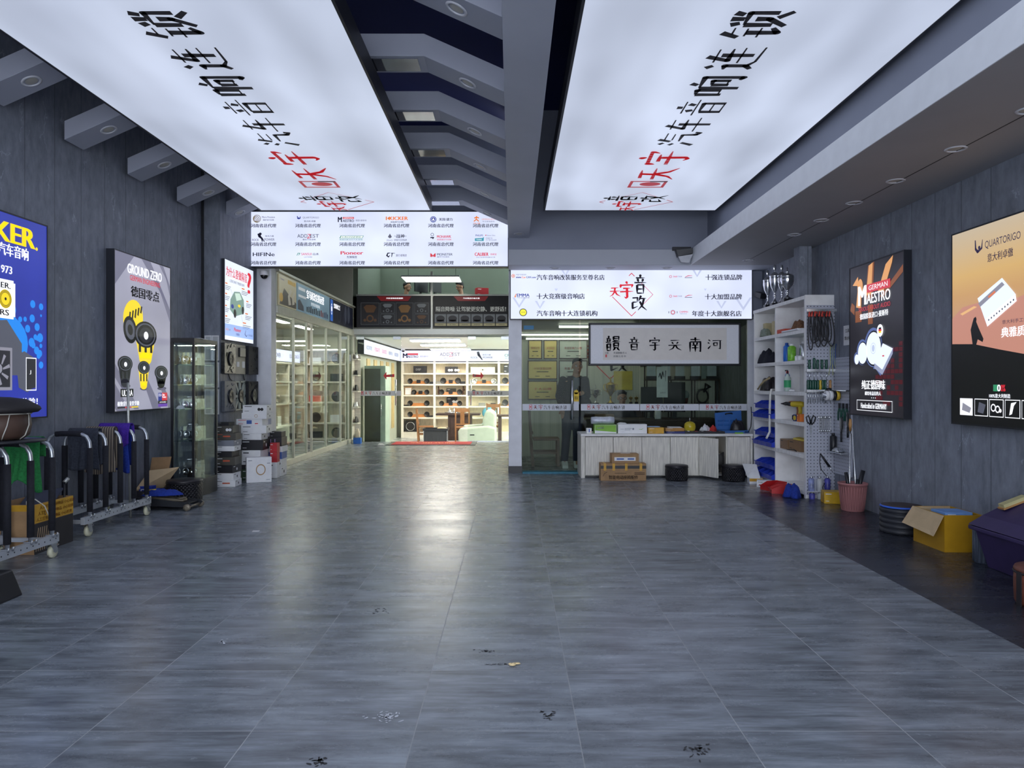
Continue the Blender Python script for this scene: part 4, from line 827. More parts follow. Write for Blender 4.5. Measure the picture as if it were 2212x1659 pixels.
# ================================================================ left wall: trolleys with foam-wrapped hoops
m_foam = M('foam_black', (24, 25, 32), .85, var=.2, scale=40, bump=.2); m_tube = M('tube_grey', (168, 174, 182), .3, .7, var=.05)
m_rail = M('rail_white', (176, 182, 190), .4, .4, var=.06); m_wheel = M('wheel_cream', (196, 194, 164), .5)
def trolley(label, loc):
    t = thing('hoop_trolley', label, 'trolley', loc, 0, 'hoop trolleys along the left wall')     # origin under the far end of the front rail
    L_, W_ = 1.17, .37
    for x in (0, -W_):
        b = B(m_rail); b.box(x - .018, x + .018, -L_, 0, .115, .175); b.use(m_black)
        for k in range(17): b.box(x + (.0181 if x == 0 else -.0195), x + (.0195 if x == 0 else -.0181), -L_ + .05 + k * .067, -L_ + .06 + k * .067, .14, .15)
        part('rail', b, t, .003)
    part('crossbar', B(m_rail).box(-W_ + .018, -.018, -.06, -.03, .12, .15), t); part('crossbar', B(m_rail).box(-W_ + .018, -.018, -L_ + .02, -L_ + .05, .12, .15), t)
    for k in range(5):
        y = -.06 - k * .25; h = part('hoop', B(m_tube).tube([(0, y, .175), (0, y, .78), (-.006, y, .82), (-.03, y, .862), (-.07, y, .883), (-.12, y, .888), (-W_ + .12, y, .888), (-W_ + .07, y, .883), (-W_ + .03, y, .862), (-W_ + .006, y, .82), (-W_, y, .78), (-W_, y, .175)], .015, 12), t)
        b = B(m_foam); b.cyl((0, y, .21), (0, y, .765), .024); b.cyl((-W_, y, .21), (-W_, y, .765), .024); b.tube([(-.075, y, .884), (-.12, y, .888), (-W_ + .12, y, .888), (-W_ + .075, y, .884)], .024); part('foam_sleeve', b, h)
        b = B(m_steel)
        for x in (0, -W_): b.box(x - .028, x + .028, y - .04, y + .04, .176, .183); b.cyl((x + .024, y - .025, .16), (x + .024, y - .025, .19), .007); b.cyl((x + .024, y + .025, .16), (x + .024, y + .025, .19), .007)
        part('clamp_plate', b, h)
    for x in (0, -W_):
        for y in (-.07, -L_ + .07):
            c = part('caster', B(m_steel).box(x - .03, x + .03, y - .035, y + .035, .105, .115), t)
            b = B(m_steel).prism([(y - .03, .105), (y + .03, .105), (y + .045, .05), (y + .02, .035), (y - .005, .05)], 'x', x - .024, x - .018); b.prism([(y - .03, .105), (y + .03, .105), (y + .045, .05), (y + .02, .035), (y - .005, .05)], 'x', x + .018, x + .024); b.cbox((x, y + .05, .085), (.03, .05, .006), (.3, 0, 0)); part('fork', b, c)
            part('wheel', B(m_wheel).lathe([(.02, -.016), (.046, -.014), (.048, 0), (.046, .014), (.02, .016)], (x, y + .015, .048), 20, 'x'), c)
    return t
tr = trolley('foam-wrapped hoop trolley with dark and purple towels, beside the floor jack', (-3.67, 7.5, 0))
dup(tr, 'foam-wrapped hoop trolley with a green cloth, cut off by the left edge', (-3.49, 5.68, 0))

def drape(name, label, cat, x0, x1, yb, zb, fl, bl, mat, rb=.026, jag=.0, grp=None, wav=.012, seed=1, trim=None):
    rnd = random.Random(seed); ph = rnd.random() * 6
    def fn(u, v):
        x = x0 + (x1 - x0) * u; ff = fl * (1 + jag * math.sin(u * 7 + ph)); tot = ff + PI * rb + bl; s_ = v * tot
        wv = wav * math.sin(u * 11 + ph) + wav * .5 * math.sin(u * 23 + ph * 2)
        if s_ < ff: k = (ff - s_); return (x + .02 * math.sin(k * 8 + u * 5) * (k / max(ff, .01)), yb - rb - abs(wv) * min(1, k * 5), zb - k)
        s_ -= ff
        if s_ < PI * rb: a = s_ / rb; return (x, yb - rb * math.cos(a), zb + rb * math.sin(a))
        k = s_ - PI * rb; return (x, yb + rb + abs(wv) * min(1, k * 5), zb - k)
    return one(name, B(mat).sheet(fn, 26, 40, .005), label, cat, group=grp)
def cloth(n, c, **k): return M(n, c, .95, var=.25, scale=60, bump=.4, **k)
drape('towel', 'green microfibre cloth hanging over the nearer hoop trolley', 'towel', -3.83, -3.56, 5.62, .888, .34, .12, cloth('cloth_green', (36, 112, 58)), .033, .14, seed=4)
drape('towel', 'dark grey towel hanging over the hoop trolley beside a striped one', 'towel', -3.99, -3.72, 6.69, .888, .34, .3, cloth('cloth_charcoal', (48, 52, 62)), .033, .02, seed=2)
m_str = bpy.data.materials.new('cloth_striped'); tt, N, L = nt(m_str); tc = N.new('ShaderNodeTexCoord'); wv = N.new('ShaderNodeTexWave'); wv.inputs['Scale'].default_value = 14; wv.bands_direction = 'X'; rp = N.new('ShaderNodeValToRGB'); rp.color_ramp.interpolation = 'CONSTANT'
rp.color_ramp.elements[0].color = (*lin((150, 138, 122)), 1); rp.color_ramp.elements[1].position = .6; rp.color_ramp.elements[1].color = (*lin((66, 60, 62)), 1); L.new(tc.outputs['Object'], wv.inputs[0]); L.new(wv.outputs['Color'], rp.inputs[0]); L.new(rp.outputs[0], N['Principled BSDF'].inputs['Base Color']); N['Principled BSDF'].inputs['Roughness'].default_value = .9
drape('towel', 'beige striped towel hanging behind the dark grey one', 'towel', -3.98, -3.71, 6.94, .888, .4, .36, m_str, .033, .03, seed=6)
drape('towel', 'blue towel hanging on the hoop trolley under a purple one', 'towel', -3.97, -3.71, 7.19, .888, .41, .36, cloth('cloth_blue', (24, 46, 130)), .033, .05, seed=8)
drape('towel', 'purple towel bunched on the trolley on top of the blue one', 'towel', -3.99, -3.69, 7.19, .895, .16, .14, cloth('cloth_purple', (62, 34, 140)), .045, .25, seed=9, wav=.02)
b = B(m_alu).tube([(-3.77, 7.32, .0), (-3.80, 7.335, 1.0), (-3.805, 7.34, 1.335)], .013); one('pole', b, 'bare aluminium pole standing up behind the purple towel', 'pole')

m_brown = M('leather_brown', (66, 50, 42), .5, var=.15, bump=.1); m_pipe = M('piping_white', (170, 168, 160), .5)
t = thing('upholstered_stool', 'brown upholstered stool with pale piping lying on the nearer hoop trolley', 'stool', (-3.62, 5.2, .912))
part('base_plate', B(m_black).lathe([(.02, 0), (.3, .0), (.3, .014), (.02, .02)], n=30), t)
part('body', B(m_brown).lathe([(.16, .02), (.2, .05), (.212, .12), (.2, .2), (.17, .21)], n=30), t, .0)
b = B(m_pipe)
for q in (0, 1.1, 2.2, 3.3, 4.4, 5.5): b.tube([(.165 * math.cos(q), .165 * math.sin(q), .02), (.203 * math.cos(q), .203 * math.sin(q), .05), (.216 * math.cos(q + .1), .216 * math.sin(q + .1), .12), (.204 * math.cos(q + .2), .204 * math.sin(q + .2), .2)], .004, 6)
b.tube([(.208 * math.cos(q * PI / 12), .208 * math.sin(q * PI / 12), .2) for q in range(25)], .005, 6); part('piping', b, t)
part('cushion', B(M('cushion_black', (26, 24, 26), .7, var=.2, bump=.2)).lathe([(.19, .2), (.25, .21), (.27, .23), (.26, .25), (.18, .3), (.08, .315), (.01, .318)], n=30), t)

m_kraft = M('kraft', (150, 118, 84), .8, var=.1, scale=14); m_kraftin = M('kraft_pale', (176, 152, 118), .85, var=.08)
m_tape = M('tape_yellow', (196, 144, 44), .35, var=.15, scale=12); m_tapetxt = M('tape_red', (150, 52, 30), .5)
def open_box(b, w_, d, h, th, inner=None):
    b.box(-w_ / 2, w_ / 2, -d / 2, -d / 2 + th, 0, h); b.box(-w_ / 2, w_ / 2, d / 2 - th, d / 2, 0, h)
    b.box(-w_ / 2, -w_ / 2 + th, -d / 2 + th, d / 2 - th, 0, h); b.box(w_ / 2 - th, w_ / 2, -d / 2 + th, d / 2 - th, 0, h); b.box(-w_ / 2 + th, w_ / 2 - th, -d / 2 + th, d / 2 - th, 0, th); return b
t = thing('cardboard_box', 'taped brown cardboard box holding foam scraps between the two hoop trolleys', 'box', (-3.86, 5.97, 0))
part('body', open_box(B(m_kraft), .34, .5, .385, .008), t)
part('side_panel', B(M('print_black', (38, 36, 38), .6)).box(.1705, .174, -.249, .249, .0, .235), t, 0, 'black striped printed side')
b = B(m_kraftin)
for q in range(9): b.prism([(-.24 + q * .026, .02), (-.232 + q * .026, .02), (-.2 + q * .026, .2), (-.208 + q * .026, .2)], 'x', .1742, .1748)
art('print', b, t)
b = B(m_tape).box(.1705, .1745, -.252, .252, .24, .383); b.box(-.172, .172, -.2535, -.2505, .335, .383); part('tape', b, t)
b = B(m_tapetxt); b.T = Matrix(((0, -1, 0, .1755), (1, 0, 0, -.25), (0, 0, 1, 0), (0, 0, 0, 1)))
for r_ in range(3): b.text2('人工打包 易碎物品 小心轻放', .02 + .02 * r_, .25 + .045 * r_, .46, .028, .0, .01)
art('lettering', b, t)
t = thing('foam_sheet', 'grey foam panel sticking out of the taped cardboard box', 'panel', (-3.86, 6.0, .02)); part('sheet', B(M('foam_grey', (62, 66, 80), .8)).cbox((0, .02, .33), (.26, .44, .012), (.35, -.12, .2)), t)
b = B(m_black).tube([(-3.71, 6.12, .1), (-3.71, 6.14, .4), (-3.73, 6.17, .5)], .009); b.use(m_alu).tube([(-3.73, 6.17, .5), (-3.715, 6.2, .53)], .016); one('brush', b, 'slim brush with a metal tip poking out of the taped box', 'brush')
b = B(M('cable_white', (190, 186, 176), .5)).tube([(-3.84, 5.86, .2), (-3.8, 5.8, .4), (-3.72, 5.78, .42), (-3.672, 5.82, .36), (-3.664, 5.86, .28), (-3.662, 5.9, .1)], .005, 6); one('cable', b, 'pale cable trailing over the side of the taped box', 'cable')
one('case', B(m_black).hexa([(-.2, -.14, 0), (.18, -.14, 0), (.18, .14, 0), (-.2, .14, 0), (-.2, -.1, .17), (.14, -.1, .17), (.14, .1, .17), (-.2, .1, .17)]), 'black case on the floor cut off by the left edge', 'case', (-3.24, 4.5, 0), 0, None, .01)

# floor jack, quilted stools, opened cartons
m_iron = M('jack_black', (40, 42, 46), .5, .4, var=.2); m_worn = M('jack_worn', (120, 112, 98), .5, .5, var=.25)
t = thing('floor_jack', 'low black trolley jack on the floor under the blue cloth', 'jack', (-3.66, 7.86, 0), -.06)
b = B(m_iron)
for y in (-.13, .12): b.prism([(-.3, .05), (.3, .03), (.33, .06), (.3, .08), (-.1, .12), (-.3, .13)], 'y', y, y + .012)
b.box(-.3, .28, -.118, .12, .06, .075); part('chassis', b, t, .003)
part('lift_arm', B(m_worn).hexa([(-.2, -.07, .09), (.2, -.05, .08), (.2, .05, .08), (-.2, .07, .09), (-.2, -.07, .14), (.2, -.05, .1), (.2, .05, .1), (-.2, .07, .14)]), t, .005)
part('saddle', B(m_worn).lathe([(.03, .1), (.045, .11), (.05, .12), (.03, .118)], (.16, 0, 0), 16), t)
for y in (-.16, .135): part('wheel', B(m_worn).lathe([(.012, 0), (.035, .002), (.035, .028), (.012, .03)], (.29, y, .036), 18, 'y'), t)
part('axle', B(m_worn).cyl((.29, -.13, .036), (.29, .135, .036), .012), t)
for y in (-.15, .12): part('caster', B(m_iron).lathe([(.012, 0), (.03, .002), (.03, .022), (.012, .024)], (-.26, y, .03), 16, 'y'), t)
part('handle', B(M('handle_yellow', (206, 176, 40), .5)).tube([(-.26, -.02, .13), (-.2, -.03, .19), (-.1, -.04, .2)], .012), t, 0, 'yellow handle grip')
from mathutils import noise as mnoise
def heap(b, rx, ry, h, n=34, m=18, seed=1, rough=.25):
    rnd = random.Random(seed); ph = [rnd.random() * 6.28 for _ in range(6)]
    def fn(u, v):
        a = 2 * PI * u; q = v; k = 1 + rough * (.5 * math.sin(3 * a + ph[0]) + .3 * math.sin(5 * a + ph[1] + q * 4))
        x, y = rx * k * q * math.cos(a), ry * k * q * math.sin(a); s_ = min(rx, ry)
        nv = mnoise.noise(Vector((x / s_ * 1.1 + seed * 3.1, y / s_ * 1.1, seed))) * .55 + mnoise.noise(Vector((x / s_ * 2.6, y / s_ * 2.6 + seed, 5))) * .35 + mnoise.noise(Vector((x / s_ * 6, y / s_ * 6, seed))) * .14
        return (x, y, max(.003, h * .8 * (1 - q ** 4) * (1 + (.3 + rough * .9) * nv) + .003))
    g = [[fn(i / n, max(.02, j / m)) for j in range(m + 1)] for i in range(n)]
    vv = [[b.v(p) for p in r_] for r_ in g]; c = b.v((0, 0, sum(r_[0][2] for r_ in g) / n))
    for i in range(n):
        b.f([c, vv[i][0], vv[(i + 1) % n][0]], True)
        for j in range(m): b.f([vv[i][j], vv[i][j + 1], vv[(i + 1) % n][j + 1], vv[(i + 1) % n][j]], True)
    b.f([vv[i][m] for i in range(n)][::-1]); return b
one('cloth', heap(B(MATS['cloth_blue']), .2, .1, .075, seed=3), 'crumpled blue cloth lying on the trolley jack', 'cloth', (-3.72, 7.84, .142), .1)
m_quilt = bpy.data.materials.new('quilted_black'); tt, N, L = nt(m_quilt); bs = N['Principled BSDF']; bs.inputs['Base Color'].default_value = (*lin((30, 29, 34)), 1); bs.inputs['Roughness'].default_value = .42
tc = N.new('ShaderNodeTexCoord'); sp = N.new('ShaderNodeSeparateXYZ'); L.new(tc.outputs['Object'], sp.inputs[0])
at = N.new('ShaderNodeMath'); at.operation = 'ARCTAN2'; L.new(sp.outputs[1], at.inputs[0]); L.new(sp.outputs[0], at.inputs[1]); outs = []
for sgn in (1, -1):
    q = N.new('ShaderNodeMath'); q.operation = 'MULTIPLY_ADD'; L.new(sp.outputs[2], q.inputs[0]); q.inputs[1].default_value = 70 * sgn
    q0 = N.new('ShaderNodeMath'); q0.operation = 'MULTIPLY'; L.new(at.outputs[0], q0.inputs[0]); q0.inputs[1].default_value = 14; L.new(q0.outputs[0], q.inputs[2])
    sn = N.new('ShaderNodeMath'); sn.operation = 'SINE'; L.new(q.outputs[0], sn.inputs[0]); ab = N.new('ShaderNodeMath'); ab.operation = 'ABSOLUTE'; L.new(sn.outputs[0], ab.inputs[0]); outs.append(ab.outputs[0])
mn = N.new('ShaderNodeMath'); mn.operation = 'MINIMUM'; L.new(outs[0], mn.inputs[0]); L.new(outs[1], mn.inputs[1]); pw = N.new('ShaderNodeMath'); pw.operation = 'POWER'; pw.inputs[1].default_value = .5; L.new(mn.outputs[0], pw.inputs[0])
bp = N.new('ShaderNodeBump'); bp.inputs['Strength'].default_value = .9; bp.inputs['Distance'].default_value = .012; L.new(pw.outputs[0], bp.inputs['Height']); L.new(bp.outputs[0], bs.inputs['Normal']); MATS['quilted_black'] = m_quilt
m_lthr = M('leather_black', (32, 30, 34), .4, var=.15, bump=.15)
def stool(label, loc, r=.19, h=.25, group='black quilted stools', m1=None, m2=None, rz=0):
    t = thing('quilted_stool', label, 'stool', loc, rz, group)
    part('side', B(m1 or m_quilt).lathe([(r * .93, 0), (r * .98, .02), (r, h * .4), (r, h * .7), (r * .98, h - .03)], n=40), t)
    part('seat', B(m2 or m_lthr).lathe([(r * .98, h - .03), (r * 1.01, h - .015), (r * .97, h), (r * .6, h + .008), (.005, h + .01)], n=40), t)
    part('piping', B(m_black if not m2 else m_lthr).tube([(r * 1.0 * math.cos(q * PI / 20), r * 1.0 * math.sin(q * PI / 20), h - .03) for q in range(41)], .006, 6), t)
    if m2: part('strap', B(m_lthr).prism([(-.02, .0), (.02, .0), (.02, h - .02), (-.02, h - .02)], 'x', -r - .006, -r + .0), t)
    return t
stool('black quilted round stool in front of the glass display cabinet', (-3.66, 8.28, 0), .19, .255)
stool('black quilted round stool before the counter, left one near the cardboard boxes', (2.26, 10.17, 0), .155, .21)
stool('black quilted round stool before the counter, right one near the open cabinet door', (3.02, 10.1, 0), .155, .215)
t = thing('cardboard_box', 'opened cardboard box with raised tan flaps beside the floor jack', 'box', (-3.985, 8.16, 0), 0)
part('body', open_box(B(M('kraft_dark', (44, 42, 48), .7)), .21, .3, .16, .006), t)
b = B(m_kraftin).hexa([(-.1, -.145, .16), (.1, .1, .165), (.095, .105, .165), (-.105, -.14, .16), (.0, -.02, .37), (.26, .13, .39), (.255, .135, .39), (-.005, -.015, .37)]); part('flap', b, t)
part('flap', B(m_kraft).hexa([(-.1, .144, .16), (.1, .144, .165), (.1, .15, .165), (-.1, .15, .16), (-.08, .2, .49), (.14, .2, .5), (.14, .206, .5), (-.08, .206, .49)]), t)
t = thing('product_box', 'small blue box with white print standing in the opened cardboard box', 'box', (-3.985, 8.1, .008)); part('body', B(M('card_blue', (28, 52, 150), .5)).box(-.07, .07, -.05, .05, 0, .2), t, .003); art('print', B(m_white).frame2(-.05, .12, .08, .05, .01, -.052).text2('1.1', -.02, .06, None, .03, -.053), t)
b = B(m_white).lathe([(.02, 0), (.03, .0), (.034, .09), (.03, .1)], n=16); one('cup', b, 'white paper cup standing in the opened cardboard box', 'cup', (-3.93, 8.24, .008))

# ================================================================ glass display cabinet
t = thing('display_cabinet', 'tall black framed glass display cabinet against the left wall', 'cabinet', (-3.92, 8.51, 0))
w_, d, h = .27, .67, 1.85
part('base', B(m_black).box(0, w_, 0, d, 0, .2), t, .004); part('top', B(m_black).box(0, w_, 0, d, h - .05, h), t, .004)
for x in (0, w_ - .026):
    for y in (0, d - .026): part('post', B(m_black).box(x, x + .026, y, y + .026, .2, h - .05), t)
for x0, x1, y0, y1 in ((.026, w_ - .026, .008, .012), (w_ - .014, w_ - .01, .026, d - .026), (.01, .014, .026, d - .026), (.026, w_ - .026, d - .016, d - .012)): part('pane', B(g_case).box(x0, x1, y0, y1, .2, h - .05), t)
SH = [.2, .655, 1.02, 1.305, 1.54]
m_gsh = glass('glass_shelf', (.78, .86, .84), .1, .6)
for z in SH[1:]: part('shelf', B(m_gsh).box(.016, w_ - .016, .014, d - .018, z, z + .007), t)
g_acr = glass('acrylic', (.95, .96, .97), .12, .6); m_chrome = M('chrome', (210, 212, 214), .12, 1., var=.03)
WHICH = ['bottom', 'second lowest', 'middle', 'second highest', 'top']
for i, z in enumerate(SH):
    zz = z + (.001 if i == 0 else .008)
    t2 = thing('speaker_demo_box', 'clear acrylic speaker box on the %s shelf of the display cabinet' % WHICH[i], 'speaker', (-3.785, 8.75 + .03 * (i % 2), zz), .0, 'acrylic speaker boxes in the display cabinet')
    bh = (.21, .16, .12, .12, .14)[i]
    part('acrylic_case', B(g_acr).box(-.09, .09, -.13, .16, 0, bh), t2)
    b = B(m_black); b.box(-.06, .06, .02, .12, .008, bh * .6); part('magnet', b, t2)
    for q in (-.045, .045): part('driver', B(m_chrome).lathe([(.012, .0), (.036, -.012), (.042, -.02), (.036, -.024), (.02, -.018), (.004, -.01)], (q, -.04, bh * .45), 18, 'y'), t2)
    if i < 3: part('terminal', B(m_chrome).tube([(-.05, .0, bh), (-.05, .0, bh + .02), (.05, .02, bh + .02), (.05, .02, bh)], .005, 6), t2)
one('cloth', heap(B(cloth('cloth_white', (196, 198, 204))), .05, .03, .05, seed=5), 'crumpled white cloth on the middle shelf of the display cabinet', 'cloth', (-3.83, 8.57, 1.0275))
one('paper', B(m_white).hexa([(-.1, -.2, 0), (.13, -.2, 0), (.13, .2, 0), (-.1, .2, 0), (-.1, -.2, .004), (.13, -.2, .004), (.13, .2, .01), (-.1, .2, .006)]), 'loose white sheet lying on top of the display cabinet', 'paper', (-3.79, 8.8, 1.851), .2)

# framed certificates on the pillar front, sound deadening panels on its side
for r_ in range(3):
    for c in range(2):
        t = thing('picture_frame', 'white framed certificate on the left pillar, %s row, %s column' % (('top', 'middle', 'bottom')[r_], ('left', 'right')[c]), 'picture', (-4.05 + c * .097, 9.755, 1.63 - r_ * .355), 0, 'white frames on the left pillar')
        b = B(m_white); b.frame = None
        b.box(0, .092, 0, .012, 0, .014); b.box(0, .092, 0, .012, .316, .33); b.box(0, .012, 0, .012, .014, .316); b.box(.08, .092, 0, .012, .014, .316); part('frame', b, t)
        part('sheet', B(M('paper_grey', (170, 174, 176), .6)).box(.012, .08, .006, .011, .014, .316), t)
m_foil = M('foil_dark', (58, 58, 56), .3, .6, var=.5, scale=28, bump=.6); m_pyr = M('foam_panel_black', (26, 27, 32), .7, var=.3, scale=40, bump=.5); m_pan = M('panel_slate', (84, 88, 96), .5, var=.2, scale=20); m_mdf = M('board_beige', (176, 170, 148), .6, var=.05)
PAN = [('mottled foil panel with a speaker hole', m_foil), ('beige board with a black control box', m_mdf), ('black ridged foam panel', m_pyr), ('slate grey embossed panel with a speaker', m_pan), ('pale cross-braced panel with a speaker', M('brace_pale', (150, 158, 150), .5)), ('black embossed foam panel', m_pyr)]
for i, (lb, mm) in enumerate(PAN):
    r_, c = divmod(i, 3)
    t = thing('sample_panel', '%s, %s row of samples under the lit poster' % (lb, ('upper', 'lower')[r_]), 'panel', (-3.858, 9.82 + c * .42, (1.46, .95)[r_]), PI / 2, 'sound deadening sample panels')
    Hh = .41; th = (.05, .03, .07)[c]
    if i == 4:
        part('back', B(m_black).box(0, .4, -th * .3, -.001, 0, Hh), t); b = B(mm)
        for a0, a1 in (((0, 0), (.17, .2)), ((.4, 0), (.23, .2)), ((0, Hh), (.17, .21)), ((.4, Hh), (.23, .21)), ((.2, 0), (.2, Hh)), ((0, .2), (.4, .2))):
            dx, dz = a1[0] - a0[0], a1[1] - a0[1]; l_ = math.hypot(dx, dz); nx, nz_ = -dz / l_ * .018, dx / l_ * .018
            b.prism([(a0[0] - nx, a0[1] - nz_), (a1[0] - nx, a1[1] - nz_), (a1[0] + nx, a1[1] + nz_), (a0[0] + nx, a0[1] + nz_)], 'y', -th, -th * .3)
        b.box(0, .4, -th, -th * .3, 0, .02); b.box(0, .4, -th, -th * .3, Hh - .02, Hh); b.box(0, .02, -th, -th * .3, .02, Hh - .02); b.box(.38, .4, -th, -th * .3, .02, Hh - .02); part('brace', b, t)
    else: part('board', B(mm).box(0, .4, -th, -.001, 0, Hh), t, .004)
    if i == 1:
        part('control_box', B(m_black).box(.11, .33, -th - .03, -th, .24, .37), t, .006); part('switch', B(m_white).box(.06, .14, -th - .008, -th, .1, .17), t); part('switch', B(m_white).box(.27, .34, -th - .014, -th, .09, .18), t)
    elif i not in (2,):
        part('speaker', B(m_black).lathe([(.085, .0), (.09, -.012), (.075, -.02), (.05, -.008), (.02, -.006), (.005, -.014)], (.2, -th, .2), 24, 'y', sx=1., sy=1.1), t)
    if i in (0, 2, 3, 5):
        b = B(mm); rnd = random.Random(i)
        for q in range(14): b.cbox((rnd.uniform(.05, .35), -th - .003, rnd.choice((rnd.uniform(.03, .09), rnd.uniform(.32, .38), rnd.uniform(.1, .3)))), (.06, .01, .012), (0, rnd.uniform(-1, 1), 0))
        o = part('ridge', b, t); o['kind'] = 'stuff'
b = B(m_black)
for q in ((10.05, 1.46, 10.1, 1.4, 10.2, 1.36), (10.6, 1.46, 10.64, 1.4, 10.68, 1.36)): b.tube([(-3.85, q[0], q[1]), (-3.85, q[2], q[3]), (-3.85, q[4], q[5])], .006, 6)
one('cable', b, 'loose black cable ends between the two rows of sample panels', 'cable')

# ================================================================ stacked product boxes
CB = {k: M('carton_' + k, c, .5, var=.06, scale=10) for k, c in dict(white=(236, 238, 244), black=(30, 30, 34), grey=(120, 124, 134), red=(176, 36, 44), brown=(120, 92, 66), camo=(62, 60, 54), blue=(60, 90, 160), green=(50, 70, 52)).items()}
def pbox(label, x, y, z, w_, d, h, rz, k, prt=None, group='stacked product boxes on the left', name='product_box', mats=None):
    t = thing(name, label, 'box', (x, y, z), rz, group)
    part('body', B((mats or CB)[k]).box(-w_ / 2, w_ / 2, -d / 2, d / 2, 0, h), t, .003)
    b = B(CB['black'] if k in ('white', 'grey', 'blue', 'brown') else CB['white']); y0 = -d / 2 - .001
    for p in (prt or 'bar').split('+'):
        if p == 'bar': b.rect2(-w_ * .42, h * .78, w_ * .3, h * .07, y0); b.rect2(-w_ * .42, h * .2, w_ * .18, h * .05, y0)
        if p == 'dots': b.disc2(w_ * .18, h * .45, h * .2, None, y0).disc2(w_ * .18 + h * .38, h * .45, h * .2, None, y0)
        if p == 'ring': b.use(M('ring_gold', (160, 124, 84), .4)).ring2(w_ * .08, h * .5, h * .2, h * .26, y0)
        if p == 'pic': b.use(CB['blue']).rect2(-w_ * .1, h * .2, w_ * .2, h * .6, y0); b.use(m_red).rect2(w_ * .22, h * .2, w_ * .12, h * .14, y0)
        if p == 'org': b.use(M('print_orange', (180, 78, 50), .5)).rect2(-w_ * .1, h * .45, w_ * .35, h * .2, y0)
        if p == 'txt': b.text2('DSP', -w_ * .3, h * .35, None, h * .3, y0, .02)
        if p == 'cup': b.use(M('lilac', (170, 140, 190), .5)).line2([(-.03, h * .8), (-.03, h * .4), (.03, h * .4), (.03, h * .8)], [.01] * 4, y0)
        if p == 'side':                             # print on the right end
            b.T = Matrix(((0, -1, 0, 0), (1, 0, 0, 0), (0, 0, 1, 0), (0, 0, 0, 1))); b.use(CB['black'] if k == 'white' else CB['white']).disc2(0, h * .45, h * .18, None, -w_ / 2 - .001).rect2(-d * .4, h * .75, d * .2, h * .08, -w_ / 2 - .001); b.T = None
    art('print', b, t); return z + h
def stack(x, y, items):
    z = 0.
    for it in items:
        lb, w_, d, h, rz, k, prt = it[:7]; dx = it[7] if len(it) > 7 else 0
        z = pbox(lb, x + dx, y, z + .0005, w_, d, h, rz, k, prt)
S = ' beside the display cabinet'
stack(-3.69, 9.62, [('white product box with orange print, lowest of the front stack' + S, .27, .26, .085, .05, 'white', 'bar+org+side'), ('white product box, second from the floor' + S, .25, .25, .09, .0, 'white', 'bar+side', -.005),
    ('black product box with a pale end' + S + ', third from the floor', .24, .26, .1, -.06, 'black', 'bar+side', .0), ('camouflage box with orange mark, fourth from the floor' + S, .25, .26, .105, .08, 'camo', 'bar+org'), ('plain black box, fifth from the floor' + S, .22, .26, .075, .0, 'black', 'bar', -.01),
    ('white box with a blue label, sixth from the floor' + S, .25, .26, .065, .04, 'white', 'bar+side'), ('pale grey box, seventh from the floor' + S, .26, .26, .075, -.03, 'grey', 'bar+side'), ('dark camouflage box with orange mark, high in the front stack', .26, .26, .09, .1, 'camo', 'org+bar'),
    ('dark camouflage box with round speaker print, high in the front stack', .23, .26, .095, .06, 'camo', 'dots+bar', -.01), ('small black box, topmost of the front stack' + S, .16, .2, .04, .0, 'black', 'bar', -.03)])
S2 = ' in the middle stack behind the ring box'
stack(-3.57, 10.3, [('dark green box lowest' + S2, .28, .3, .15, .0, 'green', 'bar'), ('black lettered box second' + S2, .28, .3, .06, .02, 'black', 'txt'), ('plain white cube box' + S2, .26, .3, .2, -.04, 'white', 'bar'), ('big black box with white stripes' + S2, .3, .3, .14, .04, 'black', 'bar+side'),
    ('white and green box' + S2, .26, .28, .09, .0, 'white', 'bar+side'), ('white box with a torn lid' + S2, .34, .3, .11, .06, 'white', 'bar+side', .02), ('slim white box with a blue screen print' + S2, .36, .24, .085, -.02, 'white', 'pic+bar', -.04), ('large white box with gold ring, high' + S2, .34, .3, .085, .03, 'white', 'ring+side', .03), ('white box with two printed speakers, topmost' + S2, .33, .28, .105, .0, 'white', 'dots+bar+side', .04)])
S3 = ' in the rear stack against the pale post'
stack(-3.42, 10.72, [('white box with dark print lowest' + S3, .24, .26, .13, .0, 'white', 'bar+side', .0), ('white box with gadget print second' + S3, .24, .26, .115, .0, 'white', 'dots', .0), ('white and blue box' + S3, .25, .26, .1, .02, 'blue', 'bar', .0), ('long white box with a red line' + S3, .27, .26, .08, .0, 'white', 'org', .0), ('black box with a lilac handle print' + S3, .25, .26, .13, .0, 'black', 'cup', .0), ('small dark box with a white label' + S3, .17, .2, .08, .0, 'black', 'bar', .03)])
z = pbox('red box, lower of two between the middle and rear stacks', -3.345, 10.45, 0.0005, .1, .12, .22, .0, 'white', 'bar')
z = pbox('red box with pale word standing on the white box between stacks', -3.345, 10.45, z + .0005, .1, .12, .15, .0, 'red', 'bar')
pbox('red box, upper one between the middle and rear stacks', -3.345, 10.45, z + .0005, .1, .12, .12, .0, 'red', 'bar')
t = thing('product_box', 'large white box with a gold ring standing upright in front of the stacks', 'box', (-3.42, 10.0, 0), .42); part('body', B(CB['white']).box(-.16, .16, -.07, .07, 0, .335), t, .003)
art('print', B(MATS['ring_gold']).ring2(.02, .17, .05, .062, -.071, k=1.2), t); art('print', B(CB['grey']).rect2(-.14, .29, .05, .008, -.071).rect2(.1, .25, .04, .008, -.071).rect2(.09, .03, .05, .006, -.071), t)
